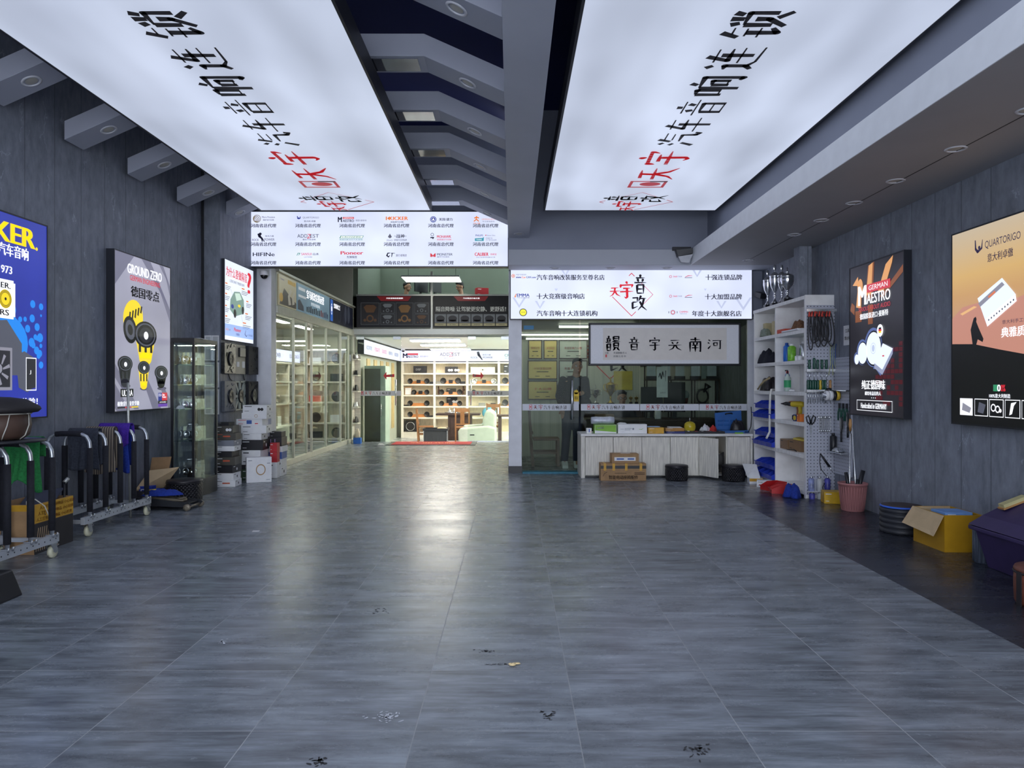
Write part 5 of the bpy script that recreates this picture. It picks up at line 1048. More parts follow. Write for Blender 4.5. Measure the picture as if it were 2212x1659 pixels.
# white tape dashes and scraps on the floor
m_tp = M('tape_white', (205, 205, 205), .6)
for i, (qx, qy) in enumerate(((538, 1074), (573, 1060), (606, 1047), (636, 1035), (661, 1025), (684, 1015.5))):
    p = P(qx, qy, 2112 / (qy - CY)); o = one('tape_strip', B(m_tp).box(-.055, .055, -.02, .02, 0, .0012), 'short white tape dash on the floor, %s from the display cabinet' % ORD[i].replace('nearest', 'first'), 'tape', (p[0], p[1], .0006), .75, 'white tape dashes on the floor')
one('tape_strip', B(m_tp).box(-.3, .3, -.02, .02, 0, .0012), 'longer white tape line across the floor beyond the dashes', 'tape', (-2.35, 12.1, .0006), 0, 'white tape dashes on the floor')
p = P(553, 1148, 6.64); one('paper', B(m_tp).box(-.03, .03, -.03, .03, 0, .002), 'small white paper scrap lying on the floor near the trolleys', 'paper', (p[0], p[1], .0006), .2)
p = P(1110, 1437, 3.48); one('leaf', heap(B(M('leaf_tan', (206, 180, 130), .7)), .028, .014, .008, seed=8, rough=.5), 'tan dry leaf lying in the middle of the floor', 'leaf', (p[0], p[1], .0005), .4)
p = P(822, 963, 15.9); one('litter', heap(B(m_tp), .07, .05, .05, seed=3), 'crumpled white tissue on the floor left of the red mat', 'litter', (p[0], p[1], .0005))
def smudge(label, qx, qy, sxx, syy, n, mat, seed, rot=0):
    rnd = random.Random(seed); b = B(mat); p = P(qx, qy, 2112 / (qy - CY))
    for i in range(n):
        a = rnd.gauss(0, .5) * sxx; c = rnd.gauss(0, .5) * syy; r_ = rnd.uniform(.004, .014); k = rnd.uniform(.25, .6); th = rnd.uniform(0, 3); pts = []
        for q in range(7):
            t_ = 2 * PI * q / 7; rr = r_ * rnd.uniform(.6, 1.2); u_, v_ = rr * math.cos(t_), rr * k * math.sin(t_); pts.append((a + u_ * math.cos(th) - v_ * math.sin(th), c + u_ * math.sin(th) + v_ * math.cos(th)))
        b.f([b.v((x, y, 0)) for x, y in pts])
    b.closed = False; o = one('floor_smudge', b, label, 'stain', (p[0], p[1], .0009), rot); o['kind'] = 'stuff'
m_soil = M('soil_dark', (44, 44, 46), .8); m_chalk = M('chalk', (190, 194, 202), .7)
smudge('white scuffed swirl on the floor, front left of centre', 832, 1550, .06, .05, 34, m_chalk, 1); smudge('chalky white streak on the floor at left', 482, 1387, .02, .04, 12, m_chalk, 2)
smudge('dark muddy mark at the bottom edge, left of centre', 690, 1646, .035, .03, 22, m_soil, 3); smudge('dark muddy mark left of the dry leaf', 1046, 1407, .05, .03, 18, m_soil, 4); smudge('faint dark footprint in the reflection at left of centre', 820, 1322, .05, .05, 14, m_soil, 5)
smudge('dark muddy marks right of the white swirl', 1184, 1547, .03, .04, 18, m_soil, 6); smudge('dark shoe print at the bottom edge, right of centre', 1512, 1622, .05, .05, 30, m_soil, 7, .4); smudge('row of small dark specks beside the dry leaf', 1075, 1436, .06, .012, 12, m_soil, 8)
# ================================================================ counter before the office glass
m_wash = M('washed_wood', (212, 208, 196), .55, var=.22, scale=6, stretch=(9, 9, .7)); m_ctop = M('counter_top', (222, 222, 218), .45, var=.08, scale=8)
t = thing('counter', 'low white-washed wooden counter with one open door under the office glass', 'counter', (.97, 10.4, 0))
b = B(m_wash); W0 = 2.41; b.box(0, .055, 0, .58, 0, .585); b.box(W0 - .03, W0, 0, .58, 0, .585); b.box(.055, W0 - .03, .56, .58, .03, .585); b.box(.055, W0 - .03, .02, .56, .03, .05); b.box(1.64, 1.66, .02, .56, .05, .585); b.box(2.04, 2.06, .02, .56, .05, .585); b.box(1.66, 2.04, .1, .56, .3, .32); b.use(m_black).box(.055, W0 - .03, .04, .06, 0, .03); part('body', b, t, .003)
part('top', B(m_ctop).box(-.005, W0 + .005, -.015, .585, .585, .62), t, .005)
for x0, x1 in ((.06, .448), (.454, .852), (.856, 1.25), (1.256, 1.648), (2.056, 2.374)): part('door', B(m_wash).box(x0, x1, .0, .018, .04, .575), t, .003)
o = part('door', B(m_wash).box(0, .385, 0, .018, .04, .575), t, .003, 'door standing open'); o.location = (1.655, 0, 0); o.rotation_euler = (0, 0, -1.13)
part('strap', B(m_black).hexa([(1.80, -.3, .22), (2.02, .05, .18), (2.02, .07, .18), (1.80, -.28, .22), (1.80, -.3, .33), (2.02, .05, .36), (2.02, .07, .36), (1.80, -.28, .33)]), t)
pbox('small taped orange box on the inner shelf of the open counter cabinet', 2.8, 10.66, .321, .2, .16, .075, 0, 'orange', 'bar', None, 'product_box', {'orange': m_tape})
one('bag', heap(B(m_lthr), .14, .12, .09, seed=12), 'black bag pushed inside the open counter cabinet', 'bag', (2.84, 10.68, .05))
ZT = .621
def onc(*a, **k): return pbox(*a, **k)
m_lime = M('card_green', (112, 168, 44), .45)
t = thing('tissue_box', 'bright green carton on the left end of the counter under the silver pouch', 'box', (1.32, 10.53, ZT)); part('body', B(m_lime).box(-.155, .155, -.08, .08, 0, .125), t, .004); art('print', B(m_white).text2('心相印', -.12, .065, None, .03, -.081, .02).poly2([(-.15, .006), (.15, .006), (.15, .02), (-.15, .045)], -.0805).frame2(-.152, .003, .304, .119, .003, -.081), t)
b = B(M('pouch_silver', (176, 182, 196), .35, .2, var=.2, scale=20, bump=.3)).lathe([(.02, -.17), (.048, -.165), (.054, -.1), (.051, 0), (.055, .1), (.048, .16), (.02, .165)], (0, 0, .056), 20, 'x'); t = one('pouch', b, 'crumpled silver pouch roll lying on the green carton', 'pouch', (1.29, 10.53, ZT + .126))
t = thing('product_box', 'white carton with a thin green tick on the counter beside the green carton', 'box', (1.70, 10.53, ZT)); part('body', B(CB['white']).box(-.205, .205, -.08, .08, 0, .13), t, .004); art('print', B(CB['grey']).rect2(-.17, .06, .05, .004, -.081).rect2(-.11, .068, .1, .006, -.081).rect2(-.11, .05, .08, .006, -.081).disc2(.01, .065, .014, None, -.081).use(m_lime).line2([(.09, .062), (.13, .058), (.15, .075)], [.004, .006, .003], -.081), t)
one('paper', heap(B(m_white), .07, .04, .02, seed=4), 'small white paper lying on the white carton on the counter', 'paper', (1.56, 10.55, ZT + .131))
pbox('small white and blue box on the left end of the counter', 1.09, 10.52, ZT, .07, .07, .075, .1, 'white', 'pic', None)
pbox('carton wrapped in orange tape on the counter right of the white carton', 2.03, 10.52, ZT, .22, .16, .085, .03, 'orange', 'bar', None, 'product_box', {'orange': m_tape})
one('folder', B(M('folder_blue', (130, 156, 190), .5)).box(-.1, .08, -.07, .07, 0, .012), 'pale blue folder lying on the orange taped carton', 'folder', (2.01, 10.53, ZT + .087), .05, None, .003)
z = pbox('flat dark blue box under a taped carton on the middle of the counter', 2.33, 10.53, ZT, .3, .16, .03, -.02, 'navy', 'bar', None, 'product_box', {'navy': M('card_navy', (30, 36, 92), .5)})
z = pbox('flat carton with orange tape lying on the dark blue box', 2.3, 10.53, z + .001, .27, .15, .045, .02, 'orange', 'bar', None, 'product_box', {'orange': M('tape_brown', (150, 106, 48), .4, var=.2)})
one('paper', B(m_white).hexa([(-.09, -.05, 0), (.1, -.05, 0), (.1, .06, 0), (-.09, .06, 0), (-.09, -.05, .004), (.1, -.05, .003), (.1, .06, .012), (-.09, .06, .016)]), 'white sheet lying on the orange taped flat carton', 'paper', (2.31, 10.53, z + .002), .1)
t = thing('pressure_tank', 'round yellow tank with a thin stem standing on the counter', 'tank', (2.6, 10.83, ZT)); part('tank', B(M('tank_yellow', (186, 164, 32), .3, coat=.3)).lathe([(.05, 0), (.075, .03), (.083, .075), (.075, .12), (.045, .145), (.015, .152)], n=26), t); part('stem', B(m_steel).cyl((0, 0, .15), (0, 0, .205), .007), t)
t = thing('tool_tray', 'shallow black tray of small tools on the counter', 'tray', (2.72, 10.52, ZT)); part('tray', open_box(B(m_black), .56, .17, .03, .006), t)
rnd = random.Random(11)
for i in range(12):
    b = B(m_steel if i % 3 else m_red); x = -.25 + i * .045; b.cbox((x, rnd.uniform(-.05, .05), .02 + .006 * (i % 2)), (.03, .06, .012), (0, 0, rnd.uniform(-1, 1))); one('small_tool', b, ('steel tool lying in the black counter tray' if i % 3 else 'red handled tool lying in the black counter tray'), 'tool', (2.72, 10.52, ZT), 0, 'steel tools in the counter tray' if i % 3 else 'red tools in the counter tray')
one('cloth', heap(B(cloth('cloth_white', (196, 198, 204))), .07, .06, .11, seed=14, rough=.5), 'white crumpled cloth beside a red one on the counter', 'cloth', (2.8, 10.74, ZT))
one('cloth', heap(B(cloth('cloth_red', (178, 48, 44))), .06, .06, .1, seed=15, rough=.4), 'red crumpled cloth on the counter beside the black bag', 'cloth', (2.915, 10.73, ZT))
m_bcase = M('case_blue', (34, 84, 150), .45)
t = thing('tool_case', 'blue plastic tool case lying open at the right end of the counter', 'tool case', (3.19, 10.7, ZT)); part('tray', open_box(B(m_bcase), .4, .26, .035, .012), t, .004)
b = B(m_bcase).hexa([(-.2, .16, .03), (.19, .16, .03), (.19, .19, .03), (-.2, .19, .03), (-.2, .22, .27), (.19, .22, .31), (.19, .25, .31), (-.2, .25, .27)])
for q in range(4): b.cbox((-.13 + .09 * q, .172, .1), (.07, .012, .03), (.2, 0, 0)); b.cbox((-.13 + .09 * q, .186, .16), (.07, .012, .03), (.2, 0, 0))
part('lid', b, t, .004); part('handle', B(m_black).tube([(-.05, .2, .25), (-.04, .19, .265), (.04, .19, .27), (.05, .2, .26)], .01), t)
one('bag', heap(B(m_lthr), .1, .07, .2, seed=21, rough=.3), 'black bag slumped in front of the open blue tool case', 'bag', (3.25, 10.69, ZT + .013))
one('cutter', B(m_lime).box(-.06, .06, -.01, .01, 0, .016), 'green tool handle at the front edge of the counter', 'tool', (3.2, 10.44, ZT), 0, None, .004)
one('cable', B(m_black).tube([(3.3, 10.5, .64), (3.34, 10.46, .64), (3.37, 10.45, .72), (3.375, 10.43, .86), (3.36, 10.41, 1.0)], .006, 6), 'black cable hanging at the right end of the counter', 'cable')
# cartons and boxes on the floor before it
t = thing('cardboard_box', 'long brown shipping carton with yellow tapes on the floor before the counter', 'box', (1.52, 10.2, 0)); part('body', B(m_kraft).box(-.31, .31, -.1, .1, 0, .235), t, .003); part('band', B(m_black).box(-.311, .311, -.1012, -.1, .165, .205), t)
b = B(m_tape)
for q in (-.27, -.15, .02, .22): b.box(q, q + .035, -.1025, -.1012, .14, .235); b.box(q, q + .035, -.1012, .06, .2352, .236)
part('tape', b, t); b = B(M('print_brown', (52, 36, 28), .6)); b.T = Matrix.Translation((-.19, 0, .055)) @ Matrix.Rotation(PI, 4, 'Y') @ Matrix.Translation((-.38, 0, 0)) if False else None
b.text2('智能电动座椅配件', -.2, .02, .4, .055, -.103, .02).line2([(-.28, .06), (-.26, .1), (-.22, .12)], [.006] * 3, -.103).rect2(-.12, .1, .16, .006, -.103).rect2(.15, .085, .14, .008, -.103).rect2(.15, .105, .14, .008, -.103); art('lettering', b, t)
t = thing('cardboard_box', 'smaller brown carton with a white label on top of the long shipping carton', 'box', (1.545, 10.2, .2365), .03); part('body', B(m_kraft).box(-.185, .185, -.09, .09, 0, .13), t, .003); b = B(m_white).rect2(-.15, .035, .29, .05, -.091); b.use(CB['blue']).rect2(-.12, .05, .1, .02, -.092).rect2(.03, .05, .09, .02, -.092); art('label', b, t); part('tape', B(m_white).box(-.05, .08, -.02, .02, .1302, .132), t)
t = thing('cardboard_box', 'white carton with its lid flipped up beside the right quilted stool', 'box', (3.24, 9.88, 0), -.1); part('body', open_box(B(CB['white']), .17, .16, .07, .005), t); part('flap', B(CB['white']).hexa([(-.085, .07, .07), (.085, .07, .07), (.085, .08, .07), (-.085, .08, .07), (-.17, -.03, .26), (.02, .0, .25), (.02, .01, .25), (-.17, -.02, .26)]), t); part('tape', B(m_tape).box(-.0855, .0855, -.0815, -.0802, .03, .069), t)
pbox('white and black carton on the floor beside the red bins', 3.25, 9.53, 0.0005, .19, .15, .08, -.35, 'white', 'bar', None)
def bin_(label, loc, rz, mat, group, w_=.1, d=.16, h=.075):
    t = thing('parts_bin', label, 'bin', loc, rz, group)
    b = B(mat); th = .004; x = w_ / 2
    b.box(-x, x, -d / 2, d / 2, 0, th); b.box(-x, x, d / 2 - th, d / 2, th, h); b.box(-x, x, -d / 2, -d / 2 + th, th, h * .55)
    for s_ in (-1, 1): b.prism([(-d / 2 + th, th), (d / 2 - th, th), (d / 2 - th, h), (-d / 2 + d * .4, h), (-d / 2 + th, h * .55)], 'x', s_ * x - (th if s_ > 0 else 0), s_ * x + (0 if s_ > 0 else th))
    part('tub', b, t); part('lip', B(mat).hexa([(-x, -d / 2 - .018, h * .5), (x, -d / 2 - .018, h * .5), (x, -d / 2, h * .5), (-x, -d / 2, h * .5), (-x, -d / 2 - .02, h * .62), (x, -d / 2 - .02, h * .62), (x, -d / 2, h * .56), (-x, -d / 2, h * .56)]), t)
    return t
m_rbin = M('bin_red', (176, 30, 34), .4); m_bbin = M('bin_blue', (24, 50, 168), .4)
rb = bin_('red plastic parts bin on the floor at the foot of the shelf, far one', (3.27, 9.26, 0), -1.2, m_rbin, 'red parts bins', .18, .26, .1)
dup(rb, 'red plastic parts bin in front of the shelf, near one by the blue cloth', (3.27, 8.98, 0), -1.75)
t = thing('spool', 'yellow cable spool lying at the shelf foot above the blue cloth', 'spool', (3.33, 8.78, .06), 0, None, rot=(.9, 0, .3)); part('flange', B(M('spool_yellow', (214, 200, 40), .45)).lathe([(.012, .03), (.06, .03), (.06, .036), (.012, .036)], n=24), t); part('flange', B(MATS['spool_yellow']).lathe([(.012, -.006), (.06, -.006), (.06, 0), (.012, 0)], n=24), t); part('core', B(m_red).lathe([(.012, 0), (.04, 0), (.04, .03), (.012, .03)], n=20), t)
one('cloth', heap(B(MATS['cloth_blue']), .1, .12, .17, seed=31, rough=.45), 'bright blue cloth heaped on the floor beside the pegboard', 'cloth', (3.27, 8.62, 0.001))

# ================================================================ shelf along the right wall
m_sw = M('shelf_grey_oak', (236, 235, 232), .55, var=.13, scale=5, stretch=(1, 8, 1))
XF, XB, YN, YM, YF = 3.39, 3.715, 8.575, 9.53, 10.385
LV = [.08, .50, .87, 1.226, 1.60, 1.96]
t = thing('shelf_unit', 'pale wooden shelf unit of two bays against the right wall', 'shelf', (0, 0, 0))
for y in (YN, YM, YF - .025): part('upright', B(m_sw).box(XF, XB, y, y + .025, 0, 2.30), t, .002)
part('top', B(m_sw).box(XF - .01, XB, YN, YF, 2.30, 2.345), t, .003); part('back', B(m_sw).box(XB - .012, XB, YN + .025, YF - .025, .0, 2.30), t)
for z in LV:
    for y0, y1 in ((YN + .025, YM), (YM + .025, YF - .025)): part('shelf', B(m_sw).box(XF, XB - .012, y0, y1, z - .045, z), t, .003)
YA, YB = (YM + YF) / 2 + .15, (YN + YM) / 2 + .13
# parts bins on the far bay
k = 0; proto = None; names = {0: ('lowest', .081), 1: ('middle', .501), 2: ('upper', .871)}
for lv in range(3):
    for tier in range(2):
        for c in range(4):
            y = YM + .12 + c * .185; lb = 'blue parts bin on the %s bin shelf, %s row, %s from the front upright' % (names[lv][0], ('lower', 'upper')[tier], ('first', 'second', 'third', 'fourth')[c])
            loc = (3.46 + .03 * tier, y, names[lv][1] + .125 * tier)
            if proto is None: proto = bin_(lb, loc, -PI / 2, m_bbin, 'blue parts bins on the shelf', .175, .22, .1)
            else: dup(proto, lb, loc, -PI / 2)
    part('bin_rail', B(m_black).box(XB - .035, XB - .02, YM + .03, YF - .03, names[lv][1] + .1, names[lv][1] + .12), t)
one('hose', B(M('hose_white', (206, 206, 200), .5)).tube([(3.42, 9.66, 1.243), (3.372, 9.63, 1.246), (3.355, 9.62, 1.2), (3.35, 9.62, 1.05), (3.35, 9.63, .8), (3.34, 9.6, .7), (3.28, 9.55, .62)], .014, 8), 'white hose hanging down in front of the blue parts bins', 'hose')
b = heap(B(cloth('cloth_sage', (118, 128, 116))), 0.07, .12, .13, seed=41); one('bag', b, 'sage green cloth bag on the top shelf of the far bay', 'bag', (3.45, YA - .01, 1.961))
for i, (y, lb) in enumerate(((YA + .17, 'tan foam block standing on the top shelf of the far bay, left one'), (YA - .17, 'tan foam block standing on the top shelf of the far bay, right one'))): one('foam_block', B(M('block_tan', (186, 172, 130), .7)).box(-.05, .05, -.05, .05, 0, .2), lb, 'block', (3.55, y, 1.961), 0, 'tan foam blocks', .006)
one('cloth', heap(B(cloth('cloth_navy', (26, 28, 38))), .1, .2, .2, seed=43, rough=.4), 'dark navy garment heaped on the far bay below the green bag', 'cloth', (3.5, YA, 1.601))
one('card', B(m_white).box(-.002, .002, -.09, .09, 0, .1), 'white card stuck upright behind the dark navy garment', 'card', (3.64, YA, 1.68), 0)
one('bag', heap(B(m_lthr), .1, .2, .22, seed=44, rough=.4), 'black bag with straps lying above the blue parts bins', 'bag', (3.5, YA, 1.227))
one('strap', B(M('strap_tan', (168, 150, 112), .7)).tube([(3.405, YA + .15, 1.25), (3.385, YA, 1.3), (3.39, YA - .15, 1.36), (3.42, YA - .28, 1.40)], .012, 6), 'tan strap draped across the black bag', 'strap')
# near bay
t = thing('tray', 'orange red plastic tray on the top shelf of the near bay', 'tray', (3.48, YB + .19, 1.961), PI / 2); part('tray', open_box(B(M('tray_red', (196, 62, 40), .5)), .26, .16, .05, .005), t, .003)
one('jar', B(m_black).lathe([(.03, 0), (.035, .01), (.035, .08), (.025, .09), (.025, .11)], n=16), 'small black jar behind the red tray on the top shelf', 'jar', (3.62, YB + .2, 1.961))
o = one('duster', heap(B(M('fur_brown', (104, 72, 48), .95, var=.5, scale=50, bump=1.)), .085, .17, .15, n=40, m=20, seed=51, rough=.4), 'brown fluffy duster on the top shelf of the near bay', 'duster', (3.53, YB - .1, 1.962))
one('panel', B(m_white).box(-.05, .05, -.26, .26, 0, .02), 'white flat panel lying in front of the brown duster', 'panel', (3.425, YB - .16, 1.961), 0, None, .004)
def can(label, loc, r, h, mat, cap, grp=None, name='spray_can', cat='can'):
    t = thing(name, label, cat, loc, 0, grp); part('can', B(mat).lathe([(r * .92, 0), (r, .008), (r, h * .8), (r * .5, h * .88)], n=20), t); part('cap', B(cap).lathe([(r * .5, h * .86), (r * .5, h * .97), (r * .4, h)], n=16), t); return t
can('blue can on the second shelf of the near bay', (3.48, YB + .2, 1.601), .042, .24, M('can_blue', (30, 96, 190), .3), M('cap_blue', (24, 70, 150), .4)); can('green can with white print on the second shelf of the near bay', (3.48, YB + .03, 1.601), .05, .22, M('can_green', (110, 176, 50), .3, var=.4, scale=30), m_white); can('silver can behind the green can on the near bay', (3.6, YB - .03, 1.601), .045, .25, m_steel, m_white)
can('small white pot on the second shelf right of the green can', (3.46, YB - .19, 1.601), .026, .07, m_white, m_steel, 'white pots', 'pot', 'pot'); can('small white pot nearest the pegboard on the second shelf', (3.46, YB - .29, 1.601), .028, .065, m_white, m_steel, 'white pots', 'pot', 'pot')
one('basin', B(m_white).lathe([(.05, 0), (.08, .01), (.09, .09), (.086, .092), (.07, .02), (.01, .012)], n=20), 'white plastic tub left of the blue can', 'tub', (3.6, YB + .22, 1.601))
can('blue and red bottle on the third shelf of the near bay', (3.5, YB + .23, 1.227), .03, .26, M('bottle_blue', (70, 110, 170), .3, var=.3), m_red, None, 'bottle', 'bottle')
t = thing('pump_bottle', 'clear pump bottle with a green label on the third shelf', 'bottle', (3.46, YB + .12, 1.227)); part('bottle', B(M('bottle_clear', (178, 196, 186), .15)).lathe([(.03, 0), (.042, .01), (.042, .17), (.02, .2), (.015, .22)], n=20), t); part('label', B(M('label_green', (50, 150, 96), .5)).lathe([(.0425, .05), (.0428, .14)], n=20, cap=False), t); part('pump', B(m_black).tube([(0, 0, .22), (0, 0, .265), (-.03, .0, .26)], .008, 8), t)
one('hook_rail', B(m_steel).tube([(3.70, YB + .1, 1.5), (3.70, YB - .3, 1.52)], .006), 'thin steel hook rail at the back of the third shelf', 'rail')
one('clamp', B(M('clamp_orange', (190, 110, 50), .5)).cbox((0, 0, 0), (.05, .07, .09), (0, 0, .3)).use(m_black).cbox((0, .03, -.08), (.04, .05, .1), (.3, 0, 0)).cbox((0, -.05, -.07), (.03, .03, .12), (-.3, 0, 0)), 'black and orange clamp hanging from the hook rail', 'clamp', (3.65, YB - .07, 1.44))
one('key', B(m_steel).lathe([(.012, -.002), (.02, -.002), (.02, .002), (.012, .002)], n=14, ax='x').box(-.002, .002, -.004, .004, -.09, -.018), 'steel key hanging from the hook rail', 'key', (3.69, YB - .22, 1.49))
one('litter', heap(B(m_white), .04, .05, .03, seed=61), 'scrap of white plastic on the third shelf of the near bay', 'litter', (3.46, YB - .03, 1.227))
def drill(label, loc, rz, m1):
    t = thing('cordless_drill', label, 'drill', loc, rz); b = B(m1); b.lathe([(.02, -.1), (.034, -.085), (.036, .03), (.03, .06), (.022, .065)], (0, 0, .2), 18, 'x'); b.tube([(-.05, 0, .18), (-.055, 0, .12), (-.05, 0, .06)], [.026, .022, .024], 12); part('body', b, t)
    part('chuck', B(m_black).lathe([(.022, .065), (.024, .1), (.012, .13), (.004, .16)], (0, 0, .2), 14, 'x'), t); part('battery', B(m_black).box(-.11, .02, -.035, .035, 0, .06), t, .008)
drill('orange brown cordless drill on the fourth shelf of the near bay', (3.55, YB + .14, .871), 2.6, M('tool_brown', (150, 92, 56), .4)); drill('yellow cordless drill in front of the brown one', (3.5, YB - .06, .871), 2.3, M('tool_yellow', (196, 168, 40), .4))
one('tape_measure', B(M('tool_blue', (36, 50, 110), .4)).cbox((0, 0, .04), (.06, .07, .08)).use(MATS['tool_yellow']).lathe([(.02, -.034), (.03, -.033), (.03, -.031)], (0, 0, .04), 16, 'x'), 'blue and yellow tape measure on the fourth shelf', 'tape measure', (3.44, YB - .24, .871), .2)
pbox('small orange carton on the fourth shelf next to the pegboard', 3.46, YB - .36, .8715, .1, .1, .09, -PI / 2, 'orange', 'bar', None, 'product_box', {'orange': M('card_orange', (206, 104, 40), .5)})
pbox('brown carton with a small green label on the fifth shelf', 3.54, YB + .19, .5015, .26, .2, .12, -PI / 2, 'brown', 'bar', None); pbox('worn brown carton on the fifth shelf next to the pegboard', 3.56, YB - .13, .5015, .3, .22, .13, -PI / 2 + .1, 'brown', 'bar', None)
one('pry_tool', B(MATS['tool_yellow']).hexa([(-.04, -.2, 0), (.03, -.2, 0), (.05, .14, 0), (-.04, .14, 0), (-.03, -.2, .02), (.03, -.2, .03), (.04, .14, .03), (-.03, .14, .02)]), 'yellow tool resting on the worn brown carton', 'tool', (3.52, YB - .14, .634))
one('cable', B(m_black).tube([(3.41, YB + .0, .51), (3.4, YB - .1, .515), (3.42, YB - .2, .525), (3.41, YB - .3, .512)], .006, 6), 'black wire on the front edge of the fifth shelf', 'cable')
# trophies on the shelf top
m_silv = M('trophy_silver', (206, 208, 212), .16, .95, var=.06); m_goldm = M('trophy_gold', (206, 168, 70), .2, .95, var=.08)
def trophy(label, loc, h, mat, r=.06, kind=0, group=None, rz=0, base=.05):
    t = thing('trophy', label, 'trophy', loc, rz, group); q = h - base
    part('base', B(m_black).box(-r * .75, r * .75, -r * .75, r * .75, 0, base), t, .004)
    part('cup', B(mat).lathe([(r * .6, base), (r * .55, base + .02 * q), (r * .2, base + .08 * q), (r * .14, base + .16 * q), (r * .3, base + .19 * q), (r * .14, base + .22 * q), (r * .25, base + .28 * q), (r * .75, base + .42 * q), (r, base + .58 * q), (r * .95, base + .68 * q), (r * 1.05, base + .70 * q), (r * .9, base + .73 * q), (r * .4, base + .79 * q), (r * .1, base + .82 * q)], n=24), t)
    if kind == 0: part('finial', B(mat).lathe([(r * .1, base + .8 * q), (r * .08, base + .84 * q), (.001, base + .85 * q)], n=12).ball((0, 0, base + .92 * q), .08 * q, 14, 8, (.55, .2, 1.)), t)
    else:
        part('finial', B(mat).lathe([(r * .1, base + .8 * q), (r * .22, base + .86 * q), (r * .1, base + .9 * q), (r * .16, base + .95 * q), (.002, base + q)], n=14), t)
        for s_ in (-1, 1): part('handle', B(mat).tube([(s_ * r * .7, 0, base + .42 * q), (s_ * r * 1.35, 0, base + .5 * q), (s_ * r * 1.5, 0, base + .64 * q), (s_ * r * 1.2, 0, base + .72 * q), (s_ * r * .95, 0, base + .68 * q)], r * .09, 8), t)
    return t
GS = 'silver trophies on the shelf'
trophy('slim silver trophy at the far left of the four on the shelf', (3.47, 10.05, 2.346), .52, m_silv, .062, 0, GS); trophy('tall slim silver trophy, second from the far end of the shelf', (3.49, 9.84, 2.346), .56, m_silv, .068, 0, GS); trophy('slim silver trophy right behind the two-handled cup', (3.52, 9.66, 2.346), .53, m_silv, .058, 0, GS)
tp = trophy('two-handled lidded silver cup with ribbon, nearest of the trophies', (3.5, 9.42, 2.346), .46, m_silv, .085, 1, GS, 0, .06); part('ribbon', B(M('ribbon', (110, 50, 80), .6)).hexa([(.1, -.01, .06), (.14, -.01, .05), (.14, .0, .05), (.1, .0, .06), (.11, -.01, .34), (.13, -.01, .34), (.13, .0, .34), (.11, .0, .34)]), tp)

# ================================================================ pegboards and hanging tools
m_peg = bpy.data.materials.new('pegboard'); tt, N, L = nt(m_peg); bs = N['Principled BSDF']; tc = N.new('ShaderNodeTexCoord'); sp = N.new('ShaderNodeSeparateXYZ'); L.new(tc.outputs['Object'], sp.inputs[0])
def mth(o, a, b_=None):
    n = N.new('ShaderNodeMath'); n.operation = o
    for i, v in enumerate((a, b_)):
        if v is None: continue
        if isinstance(v, (int, float)): n.inputs[i].default_value = v
        else: L.new(v, n.inputs[i])
    return n.outputs[0]
ax_ = mth('SUBTRACT', mth('FRACT', mth('DIVIDE', sp.outputs[0], .0385)), .5); az_ = mth('SUBTRACT', mth('FRACT', mth('DIVIDE', sp.outputs[2], .0385)), .5)
hole = mth('LESS_THAN', mth('MAXIMUM', mth('ABSOLUTE', ax_), mth('ABSOLUTE', az_)), .13); mx = N.new('ShaderNodeMixRGB'); mx.inputs[1].default_value = (*lin((188, 192, 206)), 1); mx.inputs[2].default_value = (*lin((24, 26, 34)), 1); L.new(hole, mx.inputs[0]); L.new(mx.outputs[0], bs.inputs['Base Color']); bs.inputs['Roughness'].default_value = .4
struct_end = one('end_panel', B(m_sw).box(0, .335, 0, .02, 0, 2.35), 'plain wooden end panel of the shelf behind the pegboard', 'panel', (3.385, 8.553, 0))
t = thing('pegboard', 'tall white pegboard facing the room on the end of the shelf', 'pegboard', (3.385, 8.535, 0)); part('board', B(m_peg).box(0, .333, 0, .016, .04, 1.13), t); part('board', B(m_peg).box(0, .333, 0, .016, 1.134, 2.23), t)
part('foot_rail', B(m_white).box(0, .3, -.07, .0, .085, .09), t); part('foot_rail', B(m_white).box(-.002, .002, -.01, .016, 0, 2.23), t)
t = thing('pegboard', 'smaller white pegboard on the right wall beside the black poster', 'pegboard', (3.70, 8.5, 0), -PI / 2); part('board', B(m_peg).box(0, .42, 0, .016, .3, 1.62), t)
part('rack', B(m_steel).box(.02, .4, -.05, 0, 1.24, 1.25), t); part('rack', B(m_steel).box(.02, .4, -.1, 0, .55, .56), t)
def rack(z, lb): t = thing('tool_rack', lb, 'rack', (3.385, 8.535, z)); b = B(m_steel); b.box(-.01, .335, -.055, -.05, -.03, .0); b.box(-.01, .335, -.055, -.002, -.032, -.028); part('rail', b, t)
rack(1.49, 'steel tool rack across the middle of the tall pegboard'); rack(1.255, 'lower steel tool rack across the tall pegboard'); rack(2.18, 'steel hook bar at the top of the tall pegboard')
m_sdg = M('handle_green', (22, 66, 54), .35); m_sdy = M('handle_amber', (196, 160, 44), .35); m_wood = M('handle_wood', (160, 116, 70), .5)
def driver(label, x, z, mat, h=.1, grp=None):
    t = thing('screwdriver', label, 'screwdriver', (x, 8.505, z), 0, grp); part('handle', B(mat).lathe([(.008, -.015), (.014, 0), (.016, h * .4), (.012, h * .6), (.016, h * .85), (.01, h)], n=12), t); part('shaft', B(m_steel).cyl((0, 0, -.16), (0, 0, -.01), .004), t)
OR = ['first', 'second', 'third', 'fourth', 'fifth', 'sixth', 'seventh', 'eighth', 'ninth']
for i, x in enumerate((.03, .085, .125, .175, .225)): driver('dark green screwdriver on the upper rack of the pegboard, %s from the left' % OR[i], 3.385 + x, 1.5, m_sdg, .12 if i == 1 else .1, 'screwdrivers on the upper rack')
